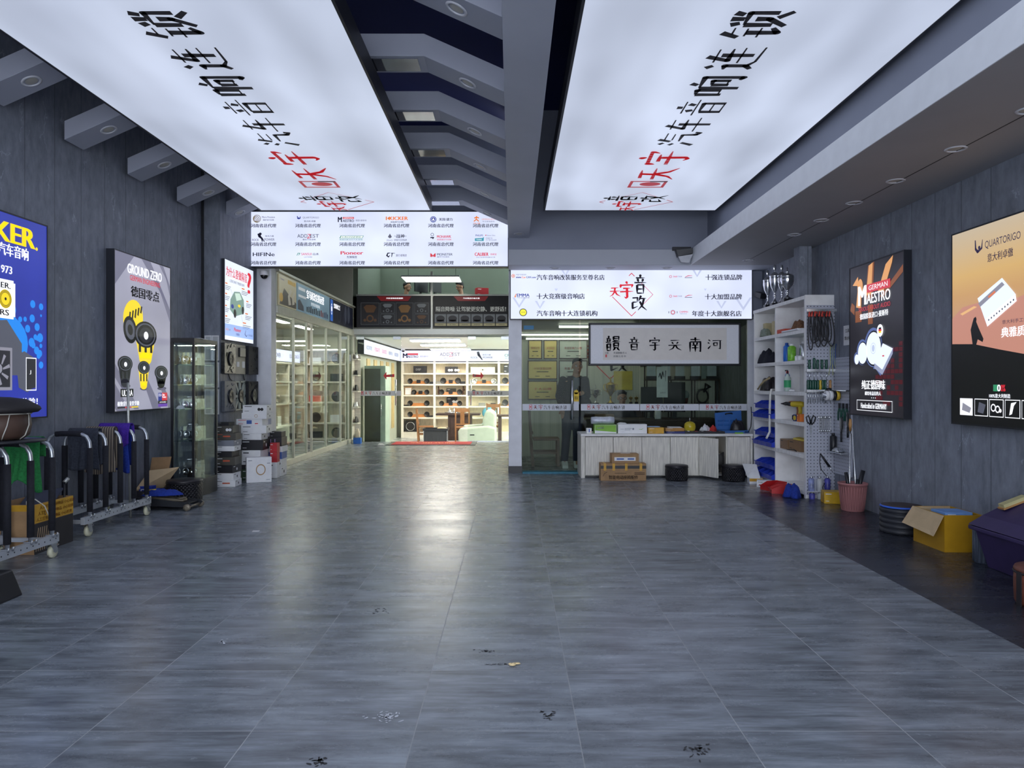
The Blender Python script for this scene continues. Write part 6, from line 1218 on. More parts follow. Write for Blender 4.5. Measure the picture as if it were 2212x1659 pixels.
for i in range(9): m_ = m_sdy if i == 5 else (m_wood if i == 8 else m_sdg); driver('%s screwdriver on the lower rack of the pegboard, %s from the left' % ({m_sdg: 'dark green', m_sdy: 'yellow', m_wood: 'wooden handled'}[m_], OR[i]), 3.385 + .015 + i * .028 + (.03 if i == 8 else 0), 1.265, m_, .1, 'screwdrivers on the lower rack')
rnd = random.Random(77)
for i in range(9):
    x = 3.41 + i * .028; dd = rnd.uniform(.32, .46); ww = rnd.uniform(.012, .03); y = 8.47 - .012 * (i % 3)
    b = B(m_black).tube([(x + ww * 1.4 * math.sin(q * PI / 12) * (1 - .3 * math.cos(q * PI / 12)), y + .02 * math.cos(q * PI / 12), 2.14 - dd / 2 + dd / 2 * math.cos(q * PI / 12)) for q in range(25)], .007, 7); b.use(M('lead_red', (190, 60, 50), .5)).cyl((x, y + .02, 2.15), (x - ww * .6, y + .005, 2.09), .01)
    one('cable_loop', b, 'black test lead loop with a red tip on the pegboard, %s from the left' % OR[i], 'cable', group='cable loops on the pegboard')
for i, (c_, lb) in enumerate((((170, 176, 110), 'yellow green'), ((60, 90, 160), 'blue'))):
    b = B(M('wire_%d' % i, c_, .5))
    for q in range(3): x = 3.66 + .02 * q + .015 * i; b.tube([(x, 8.49, 1.78), (x - .02, 8.475, 1.7), (x - .01, 8.48, 1.55), (x - .035 + .03 * q, 8.48, 1.42 + .08 * i)], .004, 6)
    one('wire_bundle', b, '%s wires hanging at the right edge of the tall pegboard' % lb, 'wire')
t = thing('scissors', 'black handled scissors hanging low on the tall pegboard', 'scissors', (3.44, 8.525, .86)); b = B(m_black)
for s_ in (-1, 1): b.tube([(s_ * .008, 0, -.01), (s_ * .045, 0, .03), (s_ * .055, 0, .08), (s_ * .03, 0, .1), (s_ * .012, 0, .06), (s_ * .004, 0, .0)], .007, 8)
part('handles', b, t); part('blades', B(m_steel).prism([(-.012, -.01), (.012, -.01), (.004, -.13), (-.004, -.13)], 'y', -.003, .003), t)
for i in range(6): x = 3.54 + i * .024; one('wrench', B(m_steel).box(-.006, .006, -.004, .002, -.14, 0).lathe([(.006, -.004), (.016, -.003), (.016, .003), (.006, .003)], (0, 0, .005), 12, 'y').lathe([(.005, -.004), (.014, -.003), (.014, .003), (.005, .003)], (0, 0, -.15), 12, 'y'), 'steel wrench hanging on the tall pegboard, %s from the left' % OR[i], 'wrench', (x, 8.525 - .004 * (i % 2), .93), 0, 'wrenches on the pegboard')
for i in range(3): y = 8.34 - i * .09; one('pliers', B(m_sdg).tube([(0, .004, 0), (0, .03, -.05), (0, .03, -.14)], .009, 8).tube([(0, -.004, 0), (0, -.03, -.05), (0, -.03, -.14)], .009, 8).use(m_black).cbox((0, 0, .025), (.014, .03, .06)), 'green handled pliers on the small pegboard, %s from the tall one' % OR[i], 'pliers', (3.685, y, 1.05), .0, 'pliers on the small pegboard')
for i, (x, m_) in enumerate(((3.66, m_white), (3.6, m_white), (3.53, m_black))): pass
t = thing('tape_rolls', 'row of white black and yellow tape rolls on a peg beside the black poster', 'tape', (3.7, 8.36, 1.19), 0)
for i, m_ in enumerate((m_sdy, m_black, m_white, m_white)): part('roll', B(m_).lathe([(.03, 0), (.055, 0), (.055, .035), (.03, .035), (.03, 0)], (-.05 - .038 * i, -.0, 0), 22, 'x', cap=False), t)
part('peg', B(m_steel).cyl((-.2, 0, 0.0), (-.02, 0, 0.0), .029), t)
t = thing('spray_gun', 'silver spray gun hanging at the right of the lower rack', 'spray gun', (3.62, 8.46, 1.2)); b = B(m_steel).lathe([(.02, -.04), (.024, 0), (.014, .05), (.008, .07)], (0, 0, 0), 14, 'x'); b.tube([(-.03, 0, 0), (-.045, 0, -.05), (-.04, .0, -.1)], .012, 8); part('body', b, t); part('cup', B(m_black).lathe([(.015, .02), (.028, .03), (.03, .07), (.02, .075)], n=14), t)
for i, (y, z, lb) in enumerate(((8.28, .87, 'black oval paddle hanging on the small pegboard, lower left one'), (8.12, .93, 'black oval paddle hanging nearest the poster'))): one('paddle', B(m_black).ball((0, 0, 0), .085, 18, 10, (.08, .5, 1)).cyl((0, 0, -.08), (0, 0, -.2), .011), lb, 'paddle', (3.68, y, z), 0, 'black paddles')
can('black bottle standing on the rack between the pegboards', (3.66, 8.44, .561), .036, .2, m_black, m_black, None, 'bottle', 'bottle'); one('coil', heap(B(m_steel), .05, .09, .06, seed=71, rough=.5), 'coil of grey metal fittings on the small pegboard rack', 'fittings', (3.64, 8.27, .561))
t = thing('soldering_iron', 'black soldering iron hanging slanted by its cord on the tall pegboard', 'soldering iron', (0, 0, 0)); part('body', B(m_black).tube([(3.545, 8.515, .52), (3.6, 8.515, .44), (3.65, 8.515, .37)], [.006, .012, .014], 10).use(m_steel).tube([(3.65, 8.515, .37), (3.69, 8.515, .3)], [.008, .003], 8), t); part('cord', B(m_black).tube([(3.545, 8.518, .52), (3.54, 8.52, .42), (3.555, 8.52, .34), (3.62, 8.52, .26), (3.6, 8.5, .2), (3.55, 8.47, .14), (3.55, 8.44, .1)], .004, 6), t)
m_can3 = [M('can_white_blue', (120, 130, 176), .3, var=.5, scale=18), M('can_pale', (176, 180, 184), .3, var=.15), M('can_indigo', (70, 70, 150), .3, var=.4, scale=18)]
for i, x in enumerate((3.435, 3.53, 3.62)): can(('blue and white spray can, left of three on the pegboard foot rail', 'pale spray can, middle of three on the pegboard foot rail', 'indigo spray can, right of three on the pegboard foot rail')[i], (x, 8.5, .091), .033, .17, m_can3[i], m_steel, 'spray cans on the foot rail')
for i, x in enumerate((3.44, 3.53, 3.62)): can(('indigo can on the floor under the foot rail, left one', 'pale can on the floor under the foot rail, middle one', 'white can on the floor under the foot rail, right one')[i], (x, 8.49, .0), .033, .08, m_can3[2 - i], m_steel, 'cans under the foot rail')
can('blue and red spray can between the pegboard and the pink bucket', (3.64, 8.12, .0), .035, .22, M('can_bluered', (60, 80, 150), .3, var=.5, scale=14), m_red)
pbox('yellow taped carton on the floor behind the pink bucket', 3.56, 8.24, .0005, .2, .18, .13, -.2, 'orange', 'bar', None, 'product_box', {'orange': M('tape_gold', (196, 150, 30), .35, var=.2)})
t = thing('notice', 'white paper notice on the right wall left of the black poster', 'notice', (3.715, 8.3, 1.75), -PI / 2); part('sheet', B(m_white).box(0, .24, 0, .004, 0, .22), t); art('lettering', B(CB['black']).text2('工具区', .05, .14, .14, .04, -.002, .01).text2('禁止吸烟', .03, .06, .18, .04, -.002, .01), t)
# pink bucket
m_pink = M('plastic_pink', (158, 104, 104), .5, var=.06)
t = thing('bucket', 'dusty pink ribbed plastic bucket of tools by the right wall', 'bucket', (3.56, 7.74, 0)); b = B(m_pink); b.lathe([(.108, 0), (.112, .01), (.138, .27), (.146, .272), (.148, .29), (.136, .292), (.13, .26), (.104, .02), (.005, .015)], n=40)
for q in range(30): a = q * PI / 15; b.tube([(.112 * math.cos(a), .112 * math.sin(a), .02), (.136 * math.cos(a), .136 * math.sin(a), .255)], .003, 5)
part('tub', b, t)
for i, (x, y, dx, dy, l_, m_, r_, lb) in enumerate(((-.02, .03, .02, .02, .8, m_steel, .009, 'long chrome trim bar standing in the pink bucket, left one'), (.03, .0, -.02, .03, .86, m_steel, .008, 'long chrome trim bar standing in the pink bucket, right one'), (.06, -.02, .12, -.02, .42, m_black, .022, 'thick black foam tube leaning right in the pink bucket'), (-.06, -.03, -.09, .0, .4, m_black, .018, 'thick black foam tube leaning left in the pink bucket'), (.02, -.06, .03, -.03, .33, m_black, .016, 'short black grip in the middle of the pink bucket'))): one('bar', B(m_).tube([(x * .5, y * .5, .03), (x, y, .26), (x + dx * (l_ - .26) * 2, y + dy * (l_ - .26), l_)], r_, 10), lb, 'bar', (3.56, 7.74, 0))
t = thing('wooden_file', 'wooden handled rod standing highest in the pink bucket', 'tool', (3.555, 7.80, .02)); part('rod', B(m_steel).cyl((0, 0, 0), (.03, .05, .8), .006), t); part('handle', B(m_wood).tube([(.03, .05, .8), (.033, .055, .87), (.036, .06, .93)], [.012, .017, .012], 10), t)

# ================================================================ things along the right wall
m_rub = M('rubber_ribbed', (36, 38, 44), .5, var=.1)
t = thing('ribbed_stool', 'black round stool of stacked ribs with a blue rim by the right wall', 'stool', (3.47, 6.6, 0)); pr = []
for q in range(5): pr += [(.165, q * .045), (.178, q * .045 + .01), (.178, q * .045 + .032), (.168, q * .045 + .043)]
part('side', B(m_rub).lathe([(.15, 0)] + pr + [(.15, .228)], n=40), t); part('rim', B(M('rim_blue', (40, 84, 190), .5)).lathe([(.16, .226), (.176, .228), (.176, .236), (.165, .242)], n=40, cap=False), t); part('seat', B(M('seat_brown', (52, 44, 44), .6)).lathe([(.168, .228), (.164, .243), (.1, .25), (.005, .252)], n=40), t)
m_yl = M('box_yellow', (166, 122, 26), .35, var=.12, scale=7, bump=.25)
t = thing('cardboard_box', 'open box wrapped in yellow tape with a torn tan flap by the right wall', 'box', (3.545, 6.03, 0)); part('body', open_box(B(m_yl), .31, .45, .29, .008), t); part('lining', B(m_kraftin).box(-.148, .148, .212, .217, .05, .288), t)
part('flap', B(m_kraftin).hexa([(-.157, -.22, .285), (-.157, .225, .292), (-.162, .225, .292), (-.162, -.22, .285), (-.22, -.19, .12), (-.24, .24, .15), (-.246, .24, .15), (-.226, -.19, .12)]), t, 0, 'torn tan flap hanging outwards')
pbox('light blue flat box lying on top inside the yellow taped box', 3.56, 6.0, .21, .22, .2, .085, .02, 'sky', 'bar', None, 'product_box', {'sky': M('card_sky', (104, 146, 214), .45)})
pbox('black carton lying under the light blue box inside the yellow taped box', 3.55, 6.0, .0085, .24, .36, .2, 0, 'black', 'bar', None)
t = thing('air_filter', 'grey ribbed cylinder filter with a pale top between the yellow box and purple bin', 'filter', (3.5, 5.48, 0)); b = B(M('filter_grey', (62, 70, 84), .6)); b.lathe([(.07, 0), (.075, .01), (.075, .255), (.07, .265)], n=30)
for q in range(18): a = q * PI / 9; b.cyl((.076 * math.cos(a), .076 * math.sin(a), .01), (.076 * math.cos(a), .076 * math.sin(a), .255), .006, n=6)
part('body', b, t); part('cap', B(m_kraftin).lathe([(.078, .262), (.08, .268), (.07, .275), (.005, .277)], n=30), t)
m_pur = M('plastic_purple', (46, 36, 74), .5, var=.12)
t = thing('storage_bin', 'dark purple plastic bin with a raised lid against the right wall', 'bin', (3.53, 5.01, 0))
b = B(m_pur); b.hexa([(-.1, -.33, 0), (.15, -.33, 0), (.15, .33, 0), (-.1, .33, 0), (-.17, -.37, .27), (.17, -.37, .27), (.17, .37, .27), (-.17, .37, .27)]); b.box(-.2, .18, -.4, .4, .265, .295); part('tub', b, t, .006)
part('lid', B(m_pur).hexa([(-.205, -.4, .30), (.18, -.4, .30), (.18, .4, .30), (-.205, .4, .30), (-.12, -.36, .37), (.18, -.36, .52), (.18, .36, .52), (-.12, .36, .37)]), t, .008)
one('brush', B(M('bristle', (176, 168, 120), .8)).box(-.09, .09, -.03, .03, .012, .035).use(m_wood).box(-.1, .1, -.035, .035, 0, .012), 'pale scrubbing brush lying on the purple bin lid', 'brush', (3.58, 5.28, .462), 1.0, None, 0, (0, -.37, 0))
stool('brown leather round stool with a black strap at the right edge', (3.2, 4.40, 0), .185, .225, None, M('leather_tan', (104, 56, 42), .5, var=.2, scale=24, bump=.7), M('leather_tan2', (98, 56, 44), .5, var=.15, scale=18, bump=.2))
# ================================================================ showroom behind the glass doors
def led(label, loc, w_, d, th=.05, grp='led panels', frame=None, glow=None):
    t = thing('led_panel', label, 'light', loc, 0, grp); part('housing', B(frame or m_steel).box(-w_ / 2, w_ / 2, -d / 2, d / 2, .012, th), t, .004); part('diffuser', B(glow or e_panel).box(-w_ / 2 + .012, w_ / 2 - .012, -d / 2 + .012, d / 2 - .012, 0, .012), t); return t
for i, y in enumerate((17.75, 19.75, 22.1)): led('ceiling light panel in the showroom, %s from the glass doors' % ('nearest', 'middle', 'farthest')[i], (-1.83, y, 2.34), 1.2, .42, .06, 'showroom ceiling lights')
for i, y in enumerate((17.75, 19.75, 22.1)): led('added unseen light panel at the right of the showroom ceiling, %s from the doors' % ('nearest', 'middle', 'farthest')[i], (1.0, y, 2.34), 1.2, .42, .06, 'showroom ceiling lights', None, e_panel_added)  # out-of-view panels added to brighten the rear showroom shelves
t = thing('hanging_light', 'bright light panel hung on wires in the passage before the mezzanine window', 'light', (-1.69, 15.65, 3.52)); part('housing', B(m_steel).box(-.6, .6, -.37, .37, .01, .04), t); part('diffuser', B(E('led_bright', (255, 254, 240), 4)).box(-.59, .59, -.36, .36, 0, .01), t); part('wire', B(m_black).cyl((-.5, 0, .04), (-.5, 0, .98), .004), t); part('wire', B(m_black).cyl((.5, 0, .04), (.5, 0, .98), .004), t)
for i, y in enumerate((12.3, 13.9, 15.6)): led('ceiling light panel over the display room shelves, %s from the pale post' % ('first', 'second', 'third')[i], (-4.4, y, 2.50), .16, 1.1, .055, 'display room lights')
e_head = E('film_header', (214, 216, 246), .95, .05)
t = lightbox('header_sign', 'long lit header sign over the rear shelves of the showroom', 'sign', (-3.58, 22.98, 2.02), 5.6, .345, .3, e_head, rim=.006)
b = B(BLK); b.text2('M', .2, .11, .13, .14, -.004, .03).text2('AESTRO', .34, .11, .33, .075, -.004, .02); b.use(RED).rect2(.34, .2, .33, .05); b.use(GRY).text2('德国·曼斯特', .72, .13, .26, .05); art('logo', b, t)
b = B(BLK).text2('ADD', 1.34, .17, .3, .1, -.004, .0).text2('EST', 1.72, .17, .25, .1, -.004, .0); b.use(RED).line2([(1.63, .275), (1.73, .27), (1.64, .15), (1.74, .165)], [.014] * 4); b.use(GRY).text2('歌乐汽车音响', 1.48, .08, .34, .045); art('logo', b, t)
b = B(BLK).line2([(2.52, .3), (2.55, .2), (2.6, .13), (2.66, .05)], [.07, .08, .05, .03]); b.use(GRY).text2('ROCK', 2.3, .09, .22, .06, -.004, .01).text2('POWER', 2.68, .09, .3, .06, -.004, .01).text2('洛克力量', 2.66, .18, .26, .05, -.004, .01); art('logo', b, t)
b = B(GRN).text2('CROSSFIRE', 3.35, .15, .6, .08, -.004, .01).text2('克斯法尔', 3.35, .08, .4, .04); art('logo', b, t)
t = lightbox('header_sign', 'lit header sign along the left wall of the showroom', 'sign', (-3.45, 17.25, 2.02), 5.6, .345, .14, e_head, PI / 2, rim=.006)
for i, s_ in enumerate(('ROCKFORD', 'FOSGATE', 'GROUND ZERO', '德国零点', 'KICKER')): art('logo', B(RED if i in (1, 2) else GRY).text2(s_, .3 + i * 1.05, .12, .7, .1, -.004, .01), t)
t = thing('shelf_unit', 'white shelving of six rows filling the rear wall of the showroom', 'shelf', (0, 0, 0)); DX = [-3.41, -2.41, -1.39, -.41, .6, 1.6]; DZ = [-.17, .286, .633, .98, 1.32, 1.66]
for x in DX: part('upright', B(m_shelf).box(x - .035, x + .035, 22.99, 23.36, -.35, 2.02), t)
part('back', B(m_shelfb).box(-3.41, 1.6, 23.36, 23.39, -.35, 2.02), t)
for z in DZ + [2.0]:
    for x0, x1 in zip(DX, DX[1:]): part('shelf', B(m_shelf).box(x0 + .035, x1 - .035, 22.99, 23.36, z - .045, z), t)
part('plinth', B(m_shelf).box(-3.41, 1.6, 23.0, 23.03, -.35, -.215), t)
m_or = M('stand_orange', (168, 104, 54), .5, var=.15); m_cone = M('cone_black', (26, 26, 28), .5)
RW = {5: 'top', 4: 'second', 3: 'third', 2: 'fourth', 1: 'fifth', 0: 'bottom'}; BY = ['first', 'second', 'third', 'fourth', 'fifth']
def pair(bay, r_, x, sp=.26, rad=.085, mid=True, mat=None, lb='black speaker pair on an orange wood stand'):
    z = DZ[r_] + .001; t = thing('speaker_display', '%s, %s showroom shelf, %s bay from the left' % (lb, RW[r_], BY[bay]), 'speaker', (DX[bay] + x, 23.14, z), 0, 'speaker pairs on the showroom shelves')
    part('stand', B(m_or).hexa([(-sp, -.06, 0), (sp, -.06, 0), (sp, .08, 0), (-sp, .08, 0), (-sp * .8, -.02, .09), (sp * .8, -.02, .09), (sp * .8, .06, .09), (-sp * .8, .06, .09)]), t)
    for s_ in (-1, 1):
        o = part('speaker', B(mat or m_cone).lathe([(.03, .06), (.05, .03), (rad * .6, .02), (rad * .9, -.02), (rad, -.035), (rad * .94, -.045), (rad * .8, -.035), (rad * .35, .0), (.004, -.01)], n=22, ax='y'), t); o.location = (s_ * sp, -.05, rad + .005)
    if mid: part('crossover', B(m_black).box(-.06, .06, -.08, -.02, .03, .13), t)
for a in ((0, 4, .5), (0, 2, .5, .26, .085, False), (0, 1, .5, .26, .085, False), (1, 4, .5, .23, .095), (1, 3, .5, .28, .085), (1, 2, .5, .28, .08), (2, 4, .52, .3, .085), (2, 3, .5, .3, .08), (3, 4, .4, .2, .1), (3, 2, .4, .2, .1)):
    pair(*a, **({'mat': m_chrome, 'lb': 'silver ringed speaker pair on a wood stand'} if a[:2] == (2, 4) else {}))
pair(0, 3, .56, .2, .08)
SB = ', showroom shelf'
def sbox(lb, bay, r_, x, w_, h, k, d=.2, prt='bar', mats=None): pbox(lb, DX[bay] + x, 23.17 if d > .1 else 23.31, DZ[r_] + .0005, w_, d, h, 0, k, prt, 'boxes on the showroom shelves', 'product_box', mats)
sbox('wide black box on the top showroom shelf, first bay', 0, 5, .54, .4, .22, 'black', .2, 'txt'); sbox('black box with a white speaker print, top shelf of second bay, left one', 1, 5, .42, .19, .2, 'black', .2, 'dots'); sbox('black box with a white speaker print, top shelf of second bay, right one', 1, 5, .62, .19, .2, 'black', .2, 'dots')
sbox('black box with a yellow band, top shelf of the fourth bay', 3, 5, .3, .3, .26, 'black'); sbox('black box behind the speakers, fourth shelf of the second bay', 1, 2, .52, .33, .27, 'black', .08, 'bar+dots'); sbox('dark box behind the speakers, third shelf of the second bay', 1, 3, .5, .3, .2, 'camo', .06)
t = thing('amplifier', 'long white amplifier on the top showroom shelf, third bay', 'amplifier', (DX[2] + .48, 23.16, 1.6605)); part('case', B(M('ivory', (206, 206, 184), .4)).box(-.38, .38, -.12, .12, .0, .19), t, .012); art('logo', B(K2).disc2(0, .1, .02, None, -.122).text2('ROCK POWER', -.08, .09, .16, .02, -.122), t)
t = thing('certificate', 'white certificate leaning on the third showroom shelf, first bay', 'certificate', (DX[0] + .17, 23.12, .981)); part('frame', B(m_wood).box(-.11, .11, .0, .02, 0, .25), t); part('sheet', B(m_white).box(-.095, .095, -.004, 0, .01, .22), t)
for i, x in enumerate((.12, .89)): one('statuette', B(M('bronze', (66, 44, 36), .4, .3)).tube([(0, 0, 0), (0, 0, .02), (-.01, 0, .1), (.01, 0, .17), (0, 0, .22)], [.05, .03, .022, .035, .015], 10).ball((0, 0, .245), .025, 10, 6).tube([(.0, 0, .19), (.05, -.02, .15), (.02, -.04, .18)], .009, 6), 'bronze statuette on the third showroom shelf, second bay, %s end' % ('left', 'right')[i], 'statuette', (DX[1] + x, 23.1, .981), 0, 'bronze statuettes')
for i, (bay, r_, x, w_, h, lb) in enumerate(((0, 4, .9, .12, .07, 'small black amplifier, second shelf, first bay'), (1, 4, .13, .16, .08, 'grey amplifier, second shelf, second bay'), (1, 4, .87, .16, .08, 'black amplifier, second shelf, second bay'), (0, 2, .12, .16, .04, 'flat black part, fourth shelf, first bay'), (0, 1, .85, .18, .05, 'flat black case, fifth shelf, first bay'), (2, 4, .88, .12, .08, 'grey crossover, second shelf, third bay'), (2, 2, .8, .16, .09, 'dark tweeter case, fourth shelf, third bay'), (2, 2, .45, .2, .1, 'brown speaker case, fourth shelf, third bay'))): one('audio_case', B(m_black if 'black' in lb or 'dark' in lb else M('case_grey', (110, 108, 104), .5)).box(-w_ / 2, w_ / 2, -.07, .07, 0, h), lb + ' of the showroom', 'audio device', (DX[bay] + x, 23.13, DZ[r_] + .0005), 0, 'small devices on the showroom shelves', .004)
def subw(lb, loc, w_, h): t = thing('subwoofer', lb, 'speaker', loc); part('cabinet', B(m_black).hexa([(-w_ / 2, -.14, 0), (w_ / 2, -.14, 0), (w_ / 2, .14, 0), (-w_ / 2, .14, 0), (-w_ / 2, -.1, h), (w_ * .42, -.1, h), (w_ * .42, .14, h), (-w_ / 2, .14, h)]), t, .02); part('ring', B(m_steel).lathe([(h * .36, 0), (h * .38, -.006), (h * .4, 0)], (-.02, -.135, h * .5), 30, 'y', cap=False), t); part('cone', B(m_cone).lathe([(h * .36, -.002), (h * .2, .01), (.004, .0)], (-.02, -.135, h * .5), 28, 'y'), t)
subw('black wedge subwoofer with a silver ring in the bottom left shelf bay', (DX[0] + .27, 23.17, -.169), .38, .34)
pbox('flat tan case on the bottom showroom shelf, first bay', DX[0] + .75, 23.17, -.1695, .4, .2, .1, 0, 'brown', 'bar', None)
# left wall of the showroom
t = thing('glass_cabinet', 'tall pale green glass cabinet just inside the showroom at left', 'cabinet', (-3.28, 17.75, -.35)); part('case', B(M('pale_green', (150, 166, 154), .4)).box(-.2, .3, -.3, .3, 0, 2.1), t, .01); part('door', B(M('smoked_glass', (62, 62, 54), .15)).box(-.19, .18, -.312, -.3, .08, 2.03), t); part('handle', B(m_steel).cyl((.2, -.32, .9), (.2, -.32, 1.2), .01), t)
for i, z in enumerate((1.12, .72, .27, -.27)):
    t = thing('door_speaker', 'dark speaker panel on the left showroom wall, %s of four' % ('topmost', 'second', 'third', 'lowest')[i], 'speaker', (-3.58, 19.6, z), PI / 2, 'speaker panels on the left showroom wall'); part('board', B(M('panel_teal', (54, 62, 66), .5)).box(-.5, .4, -.12, -.002, 0, .36), t, .006)
    for x in (-.3, .2): part('speaker', B(m_cone).lathe([(.1, 0), (.105, -.012), (.05, .0), (.004, -.006)], (x, -.12, .18), 20, 'y'), t)
for i in range(5): struct('trim_%d' % (7 + i), B(M('oak_strip', (190, 160, 112), .5)).box(-3.6, -3.575, 18.3 + i * .95, 18.7 + i * .95, .0, 1.95))
# furniture
m_oak = M('chair_oak', (124, 84, 50), .45, var=.2, scale=8, stretch=(6, 6, 1)); m_walnut = M('desk_walnut', (52, 38, 34), .4, var=.2)
def chair(lb, loc, rz, m_=None, hh=.95, sh=.45):
    t = thing('wooden_chair', lb, 'chair', loc, rz); m_ = m_ or m_oak; w_ = .21
    part('seat', B(m_).box(-w_, w_, -w_, w_, sh - .035, sh), t, .008)
    for x in (-w_ + .02, w_ - .02):
        part('leg', B(m_).box(x - .02, x + .02, -w_, -w_ + .04, 0, sh - .035), t)
        part('leg', B(m_).hexa([(x - .02, w_ - .02, 0), (x + .02, w_ - .02, 0), (x + .02, w_ + .025, 0), (x - .02, w_ + .025, 0), (x - .02, w_ + .05, hh), (x + .02, w_ + .05, hh), (x + .02, w_ + .08, hh), (x - .02, w_ + .08, hh)]), t)
        part('stretcher', B(m_).box(x - .012, x + .012, -w_ + .04, w_ - .01, .2, .235), t)
    part('back_rail', B(m_).box(-w_ + .04, w_ - .04, w_ + .04, w_ + .065, hh - .12, hh - .02), t); part('back_rail', B(m_).box(-w_ + .04, w_ - .04, w_ + .0, w_ + .03, sh + .06, sh + .1), t); part('splat', B(m_).hexa([(-.06, w_ + .012, sh + .1), (.06, w_ + .012, sh + .1), (.06, w_ + .028, sh + .1), (-.06, w_ + .028, sh + .1), (-.06, w_ + .045, hh - .12), (.06, w_ + .045, hh - .12), (.06, w_ + .06, hh - .12), (-.06, w_ + .06, hh - .12)]), t)
    part('apron', B(m_).box(-w_ + .04, w_ - .04, -w_ + .005, -w_ + .03, sh - .09, sh - .035), t); return t
chair('wooden chair seen from its side left of the dark showroom desk', (-2.5, 21.55, -.35), PI / 2 + .05); chair('wooden chair with its back to the doors in front of the dark showroom desk', (-1.42, 21.2, -.35), PI + .06, None, 1.0); chair('wooden chair behind the pale armchair in the showroom', (-.55, 22.1, -.35), PI, None, 1.1)
t = thing('desk', 'dark wooden desk with tea set in the middle of the showroom', 'desk', (-1.65, 22.2, -.35)); part('top', B(m_walnut).box(-.6, .7, -.35, .3, .74, .8), t, .01); part('pedestal', B(m_walnut).box(-.25, .45, -.25, .25, 0, .74), t, .006); part('panel', B(m_walnut).box(-.18, .08, -.262, -.25, .1, .66), t, .004)
t = thing('tea_set', 'silver tea tray with pots on the dark showroom desk', 'tea set', (-1.8, 22.1, .451)); part('tray', B(m_steel).lathe([(.1, 0), (.2, .005), (.21, .03), (.2, .032), (.18, .012), (.01, .01)], n=24), t); part('pot', B(m_chrome).lathe([(.04, .013), (.06, .03), (.055, .08), (.02, .1), (.015, .13)], (-.06, 0, 0), 18), t); part('kettle', B(m_chrome).lathe([(.05, .013), (.06, .05), (.05, .12), (.02, .15), (.012, .2)], (.08, .02, 0), 18), t)
t = thing('crate', 'dark slatted box table with papers on it just inside the showroom', 'table', (-2.08, 20.3, -.35)); part('body', B(M('slat_black', (40, 42, 46), .5, var=.5, scale=30, stretch=(4, 4, .1))).box(-.31, .31, -.2, .3, 0, .4), t, .006); part('rim', open_box(B(m_black), .68, .56, .06, .03), t).location = (0, .05, .4)
for x in (-.325, .315): part('leg', B(m_steel).box(x, x + .012, -.21, -.16, .0, .4), t)
one('paper', heap(B(m_kraftin), .14, .08, .04, seed=81), 'tan crumpled papers lying on the dark box table', 'paper', (-1.9, 20.15, .112))
m_cre = M('leather_cream', (150, 157, 144), .5, var=.06, bump=.1)
t = thing('armchair', 'pale cream recliner armchair inside the showroom at right', 'armchair', (-.92, 20.1, -.35))
part('base', B(m_cre).prism([(-.5, .03), (.5, .0), (.5, .5), (.3, .56), (-.46, .5), (-.52, .4)], 'y', -.4, -.2), t, .05); part('arm', B(m_cre).prism([(-.45, .03), (.5, .0), (.5, .5), (.3, .58), (-.42, .54)], 'y', .25, .45), t, .05)
part('seat', B(m_cre).prism([(-.42, .2), (.3, .15), (.3, .44), (-.3, .5), (-.44, .44)], 'y', -.2, .25), t, .06); part('back', B(m_cre).prism([(.12, .42), (.3, .38), (.5, .5), (.5, .88), (.36, 1.0), (.22, .96), (.14, .75)], 'y', -.3, .32), t, .07); art('logo', B(K2).rect2(-.2, .3, .12, .03, -.401), t)
t = thing('desk', 'dark table behind the pale armchair at the right of the showroom', 'desk', (.35, 21.4, -.35)); part('top', B(m_walnut).box(-.8, .9, -.3, .3, .74, .79), t, .008); part('leg', B(m_walnut).box(-.75, -.65, -.25, .25, 0, .74), t); part('leg', B(m_walnut).box(.75, .85, -.25, .25, 0, .74), t)
t = thing('office_chair', 'blue backed chair behind the pale armchair', 'chair', (-.7, 22.75, -.35)); m_bch = M('chair_blue', (70, 130, 150), .5); part('back', B(m_bch).lathe([(.0, -.02), (.2, -.015), (.22, .0), (.2, .02), (.0, .025)], (0, 0, .78), 24, 'y', sy=.9), t); part('seat', B(m_bch).box(-.22, .22, -.4, .02, .42, .48), t, .02); part('column', B(m_steel).cyl((0, -.18, .04), (0, -.18, .42), .03), t); part('foot', B(m_black).lathe([(.22, 0), (.2, .03), (.03, .05)], (0, -.18, 0), 20), t); part('spine', B(m_black).box(-.03, .03, .02, .04, .44, .7), t)
t = thing('door_mat', 'red welcome mat with black rubber edges in front of the showroom doors', 'mat', (-1.76, 16.4, .0005)); part('border', B(m_black).box(-.97, .97, -.45, .45, 0, .01), t, .003); part('pile', B(M('mat_red', (150, 36, 40), .95, var=.2, scale=60)).box(-.86, .86, -.4, .4, .01, .014), t)
b = B(M('mat_gold', (196, 130, 80), .9)); b.T = Matrix.Translation((0, 0, .0148)) @ Matrix.Rotation(-PI / 2, 4, 'X'); b.text2('欢迎光临', -.5, -.1, 1.0, .28, 0, .0); art('lettering', b, t)
